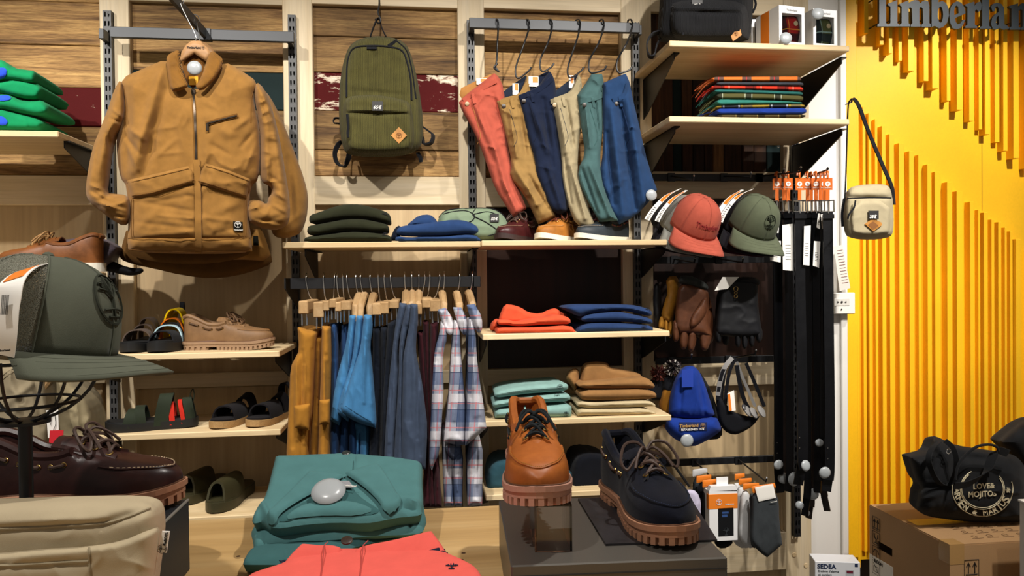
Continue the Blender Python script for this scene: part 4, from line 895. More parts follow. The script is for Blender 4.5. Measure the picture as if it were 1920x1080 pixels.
# --- mint sweaters, khaki trousers
a = lambda L: sc(L, 900, 660, 5.19)
MINT = fabric('mint_sweat_fleece', '7d9f99', .08, 900, .4)
folded('sweater', 'topmost folded mint sweater behind the cognac shoe', 'sweater', a([(140, 447), (145, 392), (300, 345), (480, 325), (650, 312), (800, 302), (860, 312), (855, 377), (650, 392), (480, 402), (300, 427)]), YS, .24, MINT, 'folded mint sweaters', 31, emblem=(900+778/5.19, 660+335/5.19, 5), em_mat=NAVYI)
folded('sweater', 'middle one of the three folded mint sweaters', 'sweater', a([(122, 543), (130, 482), (300, 457), (480, 437), (650, 417), (800, 403), (878, 412), (880, 477), (700, 487), (400, 502), (200, 537)]), YS-.003, .25, MINT, 'folded mint sweaters', 32, emblem=(900+750/5.19, 660+425/5.19, 5), em_mat=NAVYI)
folded('sweater', 'lowest of the three folded mint sweaters', 'sweater', a([(143, 640, 1), (150, 562), (300, 547), (700, 522), (888, 502), (893, 600), (880, 630, 1), (600, 634)]), YS-.005, .26, MINT, 'folded mint sweaters', 33, emblem=(900+840/5.19, 660+600/5.19, 5), em_mat=NAVYI)
KHA = fabric('khaki_chino', '8a653d', .12, 1100, .3); CREAM = fabric('cream_chino', 'b5a583', .10, 1100, .3)
t, b = folded('folded_trousers', 'topmost folded khaki trousers with raised waistband', 'trousers', a([(948, 352), (960, 300), (1100, 290), (1300, 272), (1500, 252), (1620, 242), (1705, 322), (1690, 357), (1500, 354), (1300, 357)]), YS, .24, KHA, 'folded khaki trousers', 35, noise=.005)
pillow(a([(960, 330), (980, 240), (1000, 115), (1100, 90), (1240, 100), (1265, 150), (1400, 170), (1540, 200), (1590, 250), (1600, 300), (1300, 320)]), YS+.08, .03, .06, 2.2, 10, 1, noise=.005, seed=36).build('waistband', KHA, t)
pillow(a([(830, 250), (860, 190), (920, 150), (970, 180), (965, 300), (950, 370), (920, 380), (870, 310)]), YS+.09, .03, .05, 2.2, 10, 1, noise=.006, seed=37).build('folded_leg', KHA, t)
folded('folded_trousers', 'second folded khaki trousers, above the cream pairs', 'trousers', a([(968, 458), (975, 372), (1300, 367), (1600, 357), (1715, 392), (1717, 457), (1400, 464), (1050, 472)]), YS-.003, .25, KHA, 'folded khaki trousers', 38, noise=.005)
folded('folded_trousers', 'upper folded cream trousers under the khaki pairs', 'trousers', a([(935, 545), (955, 474), (1100, 490), (1300, 478), (1500, 470), (1650, 470), (1717, 520), (1690, 530), (1400, 540)]), YS-.005, .26, CREAM, 'folded cream trousers', 39, noise=.005)
folded('folded_trousers', 'lowest folded cream trousers, resting on the shelf', 'trousers', a([(943, 622, 1), (950, 550), (1100, 552), (1400, 548), (1600, 543), (1717, 590), (1712, 606, 1), (1400, 618)]), YS-.006, .26, CREAM, 'folded cream trousers', 40, noise=.005)
# --- dark bundles on the lowest shelf behind the shoes
BLKF = fabric('black_fleece', '0d0f16', .1); TEALD = fabric('dusk_blue_fleece', '2a4a55', .12)
folded('sweater', 'dark blue folded sweater behind the cognac shoe', 'sweater', [(912, 920, 1), (914, 890), (925, 868), (950, 860), (1030, 862), (1068, 880), (1084, 905), (1086, 917, 1)], YS+.06, .2, TEALD, None, 41)
folded('sweater', 'black folded sweater between the two display shoes', 'sweater', [(1072, 918, 1), (1074, 880), (1082, 858), (1100, 850), (1130, 852), (1150, 860), (1160, 890), (1162, 915, 1)], YS+.04, .2, BLKF, None, 42)
# --- green hoodies
a = lambda L: sc(L, 0, 90, 5.4)
GRN = fabric('bright_green_fleece', '10804f', .10, 900, .35); BPR = fabric('blue_print', '2a4fd0', .2, 60, .1)
YH = DF+.06
def hoodie(label, o1, o2, pr, s):
    t = thing('hoodie', label, 'hoodie', P(20, 240, YH), 'folded green hoodies')
    b1 = pillow(a(o1), YH, .03, .2, 2.5, 14, 1, noise=.006, seed=s, edgeb=6); b1.build('upper_fold', GRN, t)
    b2 = pillow(a(o2), YH+.005, .025, .2, 2.5, 12, 1, noise=.006, seed=s+1, edgeb=6); b2.build('lower_fold', GRN, t)
    for k, o in enumerate(pr): pillow(a(o), 0, .003, .002, 2.2, 5, 1, Yfn=over(b1 if k == 0 else b2, .003)).build('printed_pattern', BPR, t)
hoodie('upper folded green hoodie on the far left shelf', [(-250, 330), (-200, 160), (0, 115), (60, 140), (135, 205), (340, 230, 1), (368, 262), (366, 356, 1), (300, 362), (160, 335), (60, 325), (0, 340)], [(-250, 420), (0, 322), (160, 302), (370, 355), (432, 405, 1), (425, 450), (385, 520, 1), (300, 520), (100, 482), (0, 450)], [[(-120, 220), (0, 195), (70, 205), (60, 290), (0, 320), (-100, 310)]], 51)
hoodie('lower folded green hoodie on the far left shelf', [(-250, 640), (-100, 480), (60, 465), (130, 490), (200, 530), (330, 540), (430, 528), (500, 590, 1), (505, 650), (470, 682, 1), (380, 690), (250, 672), (100, 632), (0, 622)], [(-250, 828, 1), (-100, 602), (0, 595), (110, 642), (380, 702), (455, 760, 1), (400, 828, 1), (200, 828)], [[(-100, 510), (0, 480), (90, 475), (120, 520), (0, 540)], [(-100, 690), (20, 685), (85, 740), (50, 790), (-50, 770)]], 55)
# --- scarves
a = lambda L: sc(L, 1280, 120, 7.385)
def bands(name, base, bl, ll, per): return plaid(name, base, bl, ll, per)
uvx = lambda x, y: np.stack([(x-1330)/100.0, np.full_like(x, .07)], 1)
S1 = bands('orange_grey_plaid', 'c8682a', [(.35, .34, '3c3c3c', .9), (.8, .3, '3c3c3c', .0)], [(.34, .03, 'c03030', .8)], .52)
S3 = bands('red_check_wool', 'b8301f', [(.3, .35, '4a1414', .8)], [(.62, .03, 'e0a090', .7), (.38, .03, '202020', .6)], .6)
S5 = bands('olive_check_wool', '4c4a2a', [(.35, .25, '2a2c22', .9)], [(.22, .03, 'a0a890', .8), (.45, .03, 'a0a890', .8)], .55)
S7 = bands('yellow_navy_check_wool', '8a742c', [(.45, .4, '1c2430', .95), (.8, .2, '5a5440', .8)], [(.3, .03, 'b0b8c0', .7), (.62, .03, 'b0b8c0', .7)], .9)
S9 = bands('drab_check_wool', '4a4028', [(.45, .3, '201c14', .9)], [(.25, .03, '9a8850', .7)], .4)
SCARF = [('orange and grey plaid scarf, topmost in the stack', S1, (178, 240), (172, 245)), ('charcoal scarf, second in the stack', fabric('charcoal_wool', '30343a', .15), (246, 300), (250, 312)), ('red checked scarf, third in the stack', S3, (296, 350), (318, 384)), ('dark teal scarf between red and olive ones', fabric('deep_teal_wool', '1f5450', .12), (346, 402), (386, 448)),
         ('olive checked scarf in the middle of the stack', S5, (404, 488), (450, 532)), ('lighter teal scarf under the olive one', fabric('teal_wool', '2a6a60', .12), (488, 575), (534, 562)), ('yellow and navy checked scarf, third from the bottom', S7, (574, 614), (560, 604)), ('royal blue scarf, second from the bottom', fabric('royal_wool', '17317e', .12), (618, 698), (606, 694)), ('drab checked scarf, lowest in the stack', S9, (700, 738), (698, 738))]
random.seed(5)
YSC = DR+.06
FR = [fabric('fringe_'+n_, h_, .1) for n_, h_ in (('rust', '7a3a1c'), ('charcoal', '24262a'), ('red', '8a2018'), ('teal', '1c4a44'), ('olive', '3a3a20'), ('pine', '1d4038'), ('straw', '7a6a3a'), ('navy', '18244c'), ('drab', '3c3626'))]
for i, (lab, m, (l0, l1), (r0, r1)) in enumerate(SCARF):
    xr = [1640, 1670, 1668, 1660, 1668, 1655, 1688, 1714, 1700][i]; xl = [410, 470, 400, 440, 470, 470, 470, 470, 480][i]
    f = lambda t_, l, r: l+(r-l)*t_+[0, 0, -8, -6, -22, -14, -4, 0, 2][i]*math.sin(math.pi*t_*.8)
    top = [(xl+(xr-xl)*k/6, f(k/6, l0, r0)) for k in range(7)]; bot = [(xl+(xr-xl)*k/6, f(k/6, l1, r1)) for k in range(7)]
    o = a(top+bot[::-1])
    t, b = folded('scarf', lab, 'scarf', o, YSC, .22, m, 'folded scarves', 70+i, .002, 4, .012, 14, res=1.3, uvs=uvx)
    mb = MB()
    for k in range(9):
        x0, y0 = a([(xl+random.uniform(0, 30), random.uniform(l0, l1))])[0]; L = random.uniform(12, 40); dr = random.uniform(.5, 1.0)
        yb = min(y0+L*dr, 219)
        mb.tube(spline([P(x0, y0, YSC+.02+k*.018), P(x0-L*.5, y0+(yb-y0)*.35, YSC+.02+k*.018), P(x0-L, yb, YSC+.03+k*.018)], 4), .0018, 5)
    fo = mb.build('fringe', FR[i], t); fo['kind'] = 'stuff'
# --- scarf gift boxes
WBOX = plain('white_gloss_card', 'e4e4e4', .35); WIN = glass('clear_film', (.9, .92, .92), .05, 1.1); DARKW = plain('box_interior', '17161a', .8)
def scarf_box(label, ax, rot, Y, wpx, ztop_px, dep, inner, tagp, left_orange):
    A = P(ax, 79, Y); A[2] = Z_S10; c, s_ = math.cos(rot), math.sin(rot); X = np.array([c, s_, 0]); D = np.array([-s_, c, 0]); Zv = np.array([0, 0, 1.])
    w = wpx/ppm(Y)*1.0; h = zw(ax, ztop_px, Y)-Z_S10
    t = thing('gift_box', label, 'box', A, 'boxed woven scarves'); e = .12*w
    mb = MB()
    mb.fbox(A, X, D, Zv, (0, w), (.03, dep), (0, h)); 
    for rx, rz in (((0, e), (0, h)), ((w-e, w), (0, h)), ((e, w-e), (0, h*.14)), ((e, w-e), (h*.82, h))): mb.fbox(A, X, D, Zv, rx, (0, .03), rz)
    mb.build('carton', WBOX, t, smooth=False)
    MB().fbox(A, X, D, Zv, (e, w-e), (.026, .0295), (h*.14, h*.82)).build('box_interior', DARKW, t, smooth=False)
    # folded scarf seen through the window
    uv = lambda: None
    m1 = MB(); nx, nz = 14, 14; V = []; F = []; U = []
    for i in range(nx+1):
        for j in range(nz+1):
            u, v = i/nx, j/nz; topv = .60+.12*math.sin(u*2.4)
            V.append(A+X*(e+(w-2*e)*u)+D*(.012+.01*(2*v-1)**2+.003*math.sin(u*9+v*4))+Zv*(h*.14+h*.68*v*topv/.7)); U.append((u*.5, v*.5))
    for i in range(nx):
        for j in range(nz): k = i*(nz+1)+j; F.append((k, k+nz+1, k+nz+2, k+1))
    m1.v = [tuple(p) for p in V]; m1.f = F; m1.uv = np.array(U); m1.build('scarf', inner, t)
    MB().lathe(A+X*(w*.72)+D*.010+Zv*h*.62, -D, [(.008, 0), (.008, .002)], 16).build('woven_badge', CREAM, t)
    MB().fbox(A, X, D, Zv, (e, w-e), (.0005, .0015), (h*.14, h*.82)).build('window_film', WIN, t, smooth=False)
    GREYI = plain('grey_print', '9a9a9a', .6)
    text('Timberland', A+X*w*.5+Zv*h*.90-D*.0006, X, Zv, w*.42, GREYI, t, bold=.015)
    text('WOVEN SCARF', A+X*w*.6+Zv*h*.07-D*.0006, X, Zv, w*.5, INK, t, bold=.02)
    if left_orange:
        MB().fbox(A, X, D, Zv, (-.0008, .0002), (dep*.42, dep*.78), (.002, h-.001)).build('orange_band', ORANGE, t, smooth=False)
        tree_mark(A+D*dep*.6+Zv*h*.16-X*.001, -D, Zv, .008, WBOX, t)
    px, py, r = tagp; sec_tag(px, py, Y-.03, r, t, (-.2, -1, .1))
    return t
PR1 = plaid('red_boxed_plaid', '9a1c1c', [(.3, .3, '1a1c22', .85)], [(.62, .04, 'd8a030', .9), (.1, .03, '202020', .8)], .4)
PR2 = plaid('blue_boxed_plaid', '5a6038', [(.35, .35, '16202c', .9)], [(.6, .06, '9ab8b8', .8)], .4)
scarf_box('white gift box with red plaid scarf and orange side band', 1461, math.radians(9), DR+.03, 59, 9, .13, PR1, (1473, 72, 12), True)
scarf_box('white gift box with dark green scarf, right shelf end', 1525, math.radians(7), DR+.04, 54, 16, .13, PR2, (1533, 26, 12), False)
t = thing('gift_box', 'grey and white cartons half hidden behind the black backpack', 'box', P(1420, 79, -.2)); 
MB().box((xw(1409, 60, -.22), -.22, Z_S10), (xw(1418, 60, -.22), -.12, zw(1415, 36, -.22))).build('carton', WBOX, t, smooth=False)
MB().box((xw(1420, 60, -.24), -.24, Z_S10), (xw(1430, 60, -.24), -.14, zw(1425, 38, -.24))).build('sleeve', plain('grey_card', '6a6866', .6), t, smooth=False)
# --- far left shelf: purple bag
t = thing('soft_bag', 'dusky purple soft bag behind the brown shoe', 'bag', P(140, 508, DF+.12))
pb = pillow(sc([(350, 500, 1), (360, 290), (380, 240), (450, 180), (700, 140), (1000, 115), (1200, 100), (1370, 125), (1480, 190), (1545, 240), (1500, 320), (1440, 400), (1340, 500), (1200, 532, 1)], 0, 430, 6.857), DF+.14, .05, .09, 2.5, 16, 1, noise=.006, seed=91, folds=[(60, 458, 215, 458, 3, -.006)]); pb.build('main_body', fabric('dusky_purple_nylon', '4a424a', .08, 1300, .2, .6), t)
pillow(sc([(1200, 530), (1440, 400), (1560, 460), (1700, 500), (1850, 500), (1840, 560), (1720, 600), (1600, 590), (1400, 540)], 0, 430, 6.857), DF+.16, .015, .03, 2.5, 8, 1, noise=.004, seed=92).build('black_strap', NYL, t)
# ================================================================== SHOES
def ip(u, tab):
    return float(np.interp(u, [a for a, _ in tab], [b for _, b in tab]))
WT = [(0, .004), (.012, .018), (.04, .027), (.08, .032), (.16, .0355), (.28, .034), (.40, .0345), (.52, .041), (.64, .0470), (.74, .0482), (.83, .0445), (.90, .037), (.95, .027), (.98, .017), (1, .004)]
HC = [(0, .078), (.06, .086), (.15, .077), (.30, .055), (.42, .055), (.52, .064), (.60, .066)]
HT = [(.40, .068), (.50, .065), (.58, .059), (.66, .052), (.76, .045), (.86, .038), (.93, .030), (.97, .021), (1, .010)]
BRASS = plain('brass_eyelet', 'b89a5c', .3, 1.0)
def shoe(name, label, m, sole_m, lace_m, toe, heel_dir=None, L=.29, style='lug', lining=None, seam_m=None, stitch_m=None, group=None, heel=None, bow=1.0, eyelet=True, collar_m=None, ts=None, side_lace=True, boot=False, seam=True):
    toe = np.array(toe, float)
    if heel is not None: hd = np.array(heel, float)-toe; hd[2] = 0; L = np.linalg.norm(hd) if L is None else L; hd /= np.linalg.norm(hd)
    else: hd = np.array(heel_dir, float); hd[2] = 0; hd /= np.linalg.norm(hd)
    H = toe+hd*L; k = L/.29; th = math.atan2(-hd[1], -hd[0])
    t = thing(name, label, 'shoe', H, group, rot=(0, 0, th))
    ts = ts or {'lug': .027, 'boat': .018, 'sneaker': .026}[style]
    sp = lambda u: .010*max(0, (u-.70)/.30)**2
    def V(u, y, z): return (u*.29*k, y*k, (z+sp(u))*k)
    wS = lambda u: ip(u, WT)
    cen = lambda u: .004*math.sin(math.pi*u)
    us = [0.0, .006, .015, .03, .05, .08, .12, .17, .23, .30, .36, .42, .46, .49, .515, .54, .57, .60, .64, .68, .72, .76, .80, .84, .875, .905, .93, .95, .968, .982, .992, 1.0]
    # outline polygon
    def outline(off, u0=0, u1=1, n=56, sq=0.0, per=0):
        pts = []
        uu = [u0+(u1-u0)*(.5-.5*math.cos(math.pi*i/(n-1))) if not per else u0+(u1-u0)*(.5-.5*math.cos(math.pi*i/(n-1))) for i in range(n)]
        for sg in (1, -1):
            for i, u in enumerate(uu if sg > 0 else uu[::-1]): pts.append((u, sg*(wS(u)+off)+cen(u)))
        return pts
    def slab(mb, off, z0, z1, u0=0, u1=1, n=56):
        o = outline(off, u0, u1, n); ext = off/.29
        e = lambda u: u+(u-.5)*2*ext
        mb.loft([[V(e(u), y, z0) for u, y in o], [V(e(u), y, z1) for u, y in o]])
    def lugs(mb, off, z0, z1, u0, u1, n, notch, flat0=False, flat1=False):
        # resample the outline by arc length and cut square notches
        o = [(u*.29, y) for u, y in outline(off, u0, u1, 90)]; o.append(o[0]); P_ = np.array(o); s = np.concatenate([[0], np.cumsum(np.linalg.norm(np.diff(P_, axis=0), axis=1))])
        T = s[-1]; cx, cy = P_[:, 0].mean(), P_[:, 1].mean(); ring = []
        for i in range(n):
            for f, inn in ((0.0, 0), (.58, 0), (.62, 1), (.96, 1)):
                q = (i+f)/n*T; x = np.interp(q, s, P_[:, 0]); y = np.interp(q, s, P_[:, 1])
                if inn: dx, dy = cx-x, cy-y; d = math.hypot(dx*.35, dy)+1e-9; x += dx*.35/d*notch; y += dy/d*notch
                ring.append((x/.29, y))
        mb.loft([[V(u, y, z0) for u, y in ring], [V(u, y, z1) for u, y in ring]])
    if style == 'lug':
        mb = MB(); slab(mb, .0035, ts-.008, ts); slab(mb, .001, .0105, ts-.008)
        so = mb.build('sole', sole_m, t, local=True, smooth=False)
        mb = MB(); lugs(mb, .0025, 0, .0108, .40, 1.0, 34, .006); lugs(mb, .0025, 0, .0108, 0, .30, 16, .005)
        mb.build('lug_tread', sole_m, so, local=True, smooth=False)
        mb = MB(); slab(mb, .001, ts-.0005, ts+.002); mb.build('welt', plain('welt_dark', '5a3a26', .6), so, local=True, smooth=False)
    else:
        mb = MB(); slab(mb, .003, 0.0, ts); so = mb.build('sole', sole_m, t, local=True, sharp=60)
    # upper
    nk = 13; rings = []
    def prof(u):
        W = (wS(u)-.001)*(.985 if style == 'lug' else .97); hc = ip(u, HC)*(1.25 if boot and u < .5 else 1); ht = ip(max(u, .4), HT)
        b = max(0, min(1, (u-.485)/.05)); b = b*b*(3-2*b)
        half = []
        O = [(1.0, 0), (1.06, .22*hc), (1.05, .45*hc), (1.0, .68*hc), (.94, .86*hc), (.87, .97*hc), (.78, hc+.002), (.68, hc-.001), (.61, hc-.008), (.56, hc*.55), (.52, .016), (.3, .010), (0, .009)]
        for i in range(nk):
            a = i/(nk-1)*math.pi/2; p_ = .62
            q = (math.cos(a)**p_*1.02, math.sin(a)**.72*ht)
            if i == nk-1: q = (0, ht)
            yy = O[i][0]*(1-b)+q[0]*b; zz = O[i][1]*(1-b)+q[1]*b
            half.append((W*yy, zz))
        return half
    for u in us:
        h = prof(u); c = cen(u)
        r = [V(.006+u*.988, c+y, ts+z) for y, z in h]+[V(.006+u*.988, c-y, ts+z) for y, z in h[-2::-1]]
        rings.append(r)
    mb = MB(); mb.loft(rings, close=False, caps=False)
    n_ = len(rings[0])
    mb.f.append(tuple(range(n_))); mb.f.append(tuple((len(rings)-1)*n_+i for i in range(n_))[::-1])
    up = mb.build('upper', m, t, local=True, sharp=70)
    def topz(u, y):
        h = prof(u); ys = [q[0] for q in h][::-1]; zs_ = [q[1] for q in h][::-1]
        return float(np.interp(abs(y), ys, zs_))
    # collar roll and insole
    cm = collar_m or m
    cu = [.50, .44, .36, .28, .20, .13, .08, .045, .025, .016]
    pts = [V(.006+u*.988, cen(u)+.74*(wS(u)-.001), ts+ip(u, HC)*(1.25 if boot else 1)-.001) for u in cu]+[V(.006+u*.988, cen(u)-.74*(wS(u)-.001), ts+ip(u, HC)*(1.25 if boot else 1)-.001) for u in cu[::-1]]
    MB().tube(spline(pts, 3), .0072*k, 8).build('collar', cm, t, local=True)
    mb = MB(); mb.loft([[V(.03+.45*i/10, cen(.3)+s*.56*wS(.03+.45*i/10), ts+.0115) for s in (-1, -.5, 0, .5, 1)] for i in range(11)], close=False, caps=False)
    mb.build('insole', lining or plain('insole_tan', 'a98a52', .7), t, local=True)
    # tongue
    rg = []
    tu = [.70, .66, .61, .56, .50, .44, .39]; tz = [.001, .003, .005, .007, .009, .011, .012]; tw = [.016, .020, .023, .025, .027, .028, .026]
    for u, dz, w in zip(tu, tz, tw):
        z0 = ip(u, HT)+dz-.001; c = cen(u)
        top = [V(u, c+w*s, ts+z0-.010*s*s) for s in (-1, -.6, -.2, .2, .6, 1)]; bot = [V(u, c+w*s, ts+z0-.004-.010*s*s) for s in (1, .6, .2, -.2, -.6, -1)]
        rg.append(top+bot)
    mb = MB(); mb.loft(rg); mb.build('tongue', m, t, local=True)
    # facings with eyelets
    nE = 3; E = []
    for s in (-1, 1):
        mb = MB(); rg = []
        for u in (.695, .67, .635, .595, .55, .51, .47, .43):
            z0 = ip(u, HT)+np.interp(u, [.42, .69], [.0125, .004]); c = cen(u); rr = []
            inn = .009+.008*max(0, (u-.655)/.04)
            for f in (0, .3, .6, 1):
                y = inn+(.028-inn)*f; z = z0-.0025-.014*f**1.6
                rr.append((u, s*y+c, z))
            rg.append([V(a_, b_, ts+c_+.0018) for a_, b_, c_ in rr]+[V(a_, b_, ts+c_-.003) for a_, b_, c_ in rr[::-1]])
        mb.loft(rg); mb.build('facing', m, t, local=True)
        for i in range(nE):
            u = .655-.068*i; z0 = ip(u, HT)+np.interp(u, [.42, .69], [.0125, .004]); c = cen(u); y = s*.0155+c
            E.append((s, i, V(u, y, ts+z0-.0035)))
            if eyelet:
                p = np.array(V(u, y, ts+z0-.0035)); R = .0041*k
                MB().tube([p+np.array([math.cos(q*.5236)*R, math.sin(q*.5236)*R*.9*1, -s*math.sin(q*.5236)*R*.45+.001]) for q in range(12)], .0011*k, 5, closed=True).build('eyelet', BRASS, t, local=True)
    # laces
    r = .0026*k
    Ed = {(s, i): np.array(p) for s, i, p in E}
    for i in range(nE):
        a, b = Ed[(-1, i)], Ed[(1, i)]; mid = (a+b)/2+np.array([0, 0, .009*k])
        MB().tube(spline([a-np.array([0, 0, .003*k]), a+np.array([0, .003*k, .004*k]), mid, b+np.array([0, -.003*k, .004*k]), b-np.array([0, 0, .003*k])], 5), r, 6).build('lace', lace_m, t, local=True)
        if i < nE-1:
            for s in (-1, 1):
                a, b = Ed[(s, i)], Ed[(-s, i+1)]; mid = (a+b)/2+np.array([0, 0, (.011+.002*s)*k])
                MB().tube(spline([a-np.array([0, 0, .002*k]), a+np.array([0, -s*.003*k, .004*k]), mid, b+np.array([0, s*.003*k, .005*k]), b-np.array([0, 0, .002*k])], 5), r, 6).build('lace', lace_m, t, local=True)
    kn = (Ed[(-1, 2)]+Ed[(1, 2)])/2+np.array([0, 0, .013*k])
    mb = MB(); mb.lathe(kn-np.array([0, .006*k, 0]), (0, 1, 0), [(.001, 0), (.0045*k, .002*k), (.0055*k, .006*k), (.0045*k, .010*k), (.001, .012*k)], 10); mb.build('lace_knot', lace_m, t, local=True)
    for s in (-1, 1):
        lp = [kn, kn+np.array([-.006, s*.012, .010])*k*bow, kn+np.array([-.002, s*.030, .008])*k*bow, kn+np.array([.012, s*.040, -.010])*k*bow, kn+np.array([.020, s*.034, -.020])*k*bow, kn+np.array([.016, s*.020, -.006])*k*bow, kn]
        MB().tube(spline(lp, 5), r*.95, 6).build('lace_loop', lace_m, t, local=True)
        en = [kn, kn+np.array([.008, s*.010, .006])*k, kn+np.array([.022, s*.022, -.004])*k, kn+np.array([.034, s*.030, -.018])*k]
        MB().tube(spline(en, 5), r*.9, 6).build('lace_end', lace_m, t, local=True)
    # moc seam
    sm_ = seam_m or m
    mp = []
    for i in range(41):
        a = -math.pi/2+math.pi*i/40; u = .64+.316*math.cos(a)**.7; y = .84*wS(min(u, .80))*math.sin(a)*(.97)
        y = max(-.86*wS(u), min(.86*wS(u), y)); mp.append(V(.006+u*.988, cen(u)+y, ts+topz(u, y)+.0006))
    if seam:
        MB().tube(mp, .0019*k, 6).build('toe_seam', sm_, t, local=True)
        st = MB()
        for i in range(1, 40):
            a, b = np.array(mp[i]), np.array(mp[i+1] if i < 40 else mp[i]); q = a+np.array([0, 0, .0016*k]); st.tube([q, q+(b-a)*.55], .0009*k, 4)
        so_ = st.build('stitching', stitch_m or sm_, t, local=True)
    if side_lace:
        for s in (-1, 1):
            for (ua, ub) in ((.10, .19), (.25, .34), (.40, .47)):
                def sp_(u): 
                    h = prof(u); z = ip(u, HC)*.74; yy = np.interp(z, [q[1] for q in h[:6]], [q[0] for q in h[:6]]); return np.array(V(.006+u*.988, cen(u)+s*(yy+.0005), ts+z))
                o_ = np.array([0, s*.0022*k, 0])
                MB().tube([sp_(ua)-o_, sp_(ua)+o_, sp_((ua*2+ub)/3)+o_*1.3, sp_((ua+2*ub)/3)+o_*1.3, sp_(ub)+o_, sp_(ub)-o_], r, 6).build('side_lace', lace_m, t, local=True)
                for u in (ua, ub):
                    c = sp_(u); R = .0032*k
                    if eyelet: MB().tube([c+o_*.4+np.array([math.cos(q*.6283)*R, 0, math.sin(q*.6283)*R]) for q in range(10)], .001*k, 5, closed=True).build('eyelet', BRASS, t, local=True)
    return t
Z_T, Z_RISER, Z_BOX = .96, 1.05, 1.08
GUM = speckle('pinkish_gum_rubber', '9a6f55', .05, 200, .55)
GUMP = speckle('gum_rubber_rose', 'a87d6c', .05, 200, .55)
LACEB = fabric('charcoal_lace', '1c2022', .1, 2500, .4); LACEBR = leather('brown_rawhide_lace', '4a3830', .55)
COG = leather('cognac_leather', '9e5720', .44, hex2='834416', bst=.06, coat=.0)
NAVS = fabric('navy_suede', '080b17', .25, 1600, .5, .95, 40, .08)
DBR = leather('oxblood_brown_leather', '331a16', .36, hex2='241110', bst=.08, coat=.0)
THREAD = fabric('pale_thread', 'b09a7c', .05); THREADO = fabric('ochre_thread', '8a5a22', .05); THREADN = fabric('navy_thread', '232a3c', .05)
def PD(px, d, Z):                            # point at forward distance d in pixel column px, at height Z
    b = (Z-CAM[2]); a = (px-960)/FPX*d
    q = CAM+_f*d+_r*a; q[2] = Z; return q
ZB_ = 1.119
shoe('boat_shoe', 'cognac leather boat shoe raised on a clear acrylic block', COG, GUMP, LACEB, PD(1008, 1.035, ZB_), heel=PD(982, 1.33, ZB_), L=.30, stitch_m=THREADO, bow=.55, collar_m=COG)
shoe('boat_shoe', 'navy suede boat shoe with brown laces on the grey riser', NAVS, GUM, LACEBR, PZ(1276, 1036, Z_RISER), heel=PZ(1152, 925, Z_RISER), L=.305, stitch_m=THREADN, bow=1.15, lining=plain('cream_lining', 'a89878', .8))
tb = PZ(345, 946, Z_BOX)
shoe('boat_shoe', 'dark brown leather boat shoe behind the beige waist bag', DBR, GUM, LACEBR, tb, heel_dir=(-1, .06, 0), L=.325, stitch_m=THREAD, lining=leather('amber_lining', '8a5418', .5))
# --- boat shoes and others on the shelves
def onshelf(px, Y, Z): p = P(px, 500, Y); p[2] = Z; return p
TANS = leather('waxed_tan_leather', '7d5e3e', .55, hex2='6a4e32'); LACET = leather('tan_lace', '5a4028', .6)
shoe('boat_shoe', 'tan boat shoe with chunky sole beside the bright sandals', TANS, speckle('light_gum_rubber', '8f7358', .05, 200, .6), LACET, onshelf(511, DF+.09, Z_S3), heel_dir=(-1, .12, 0), L=.288, stitch_m=THREADO)
WSOLE = plain('white_rubber', 'd8d2c2', .6)
shoe('boat_shoe', 'burgundy boat shoe, left of three on the middle shelf', leather('burgundy_leather', '43191a', .35), plain('dark_sole', '2a1614', .6), LACEBR, onshelf(938, DF+.03, Z_S6B), heel_dir=(.55, .83, 0), L=.27, style='boat', stitch_m=THREAD)
shoe('boat_shoe', 'golden tan boat shoe with white sole, middle of three', leather('golden_nubuck', 'a86a26', .6), WSOLE, leather('rust_lace', '6a3018', .6), onshelf(1013, DF+.025, Z_S6B), heel_dir=(.62, .78, 0), L=.27, style='boat', stitch_m=THREAD)
shoe('boat_shoe', 'dark grey boat shoe with white sole, right of three', leather('slate_leather', '2e353b', .5), WSOLE, leather('maroon_lace', '5a2a30', .6), onshelf(1084, DF+.025, Z_S6B), heel_dir=(.80, .6, 0), L=.26, style='boat', stitch_m=THREAD)
shoe('lace_up_shoe', 'brown leather lace-up shoe with thick white sole, far left', leather('chestnut_leather', '7a4820', .45), WSOLE, leather('light_tan_lace', 'a07848', .6), onshelf(-3, DF+.05, zs(150, 509)), heel_dir=(1, .05, 0), L=.30, style='sneaker', side_lace=False, seam=False, stitch_m=THREADO)

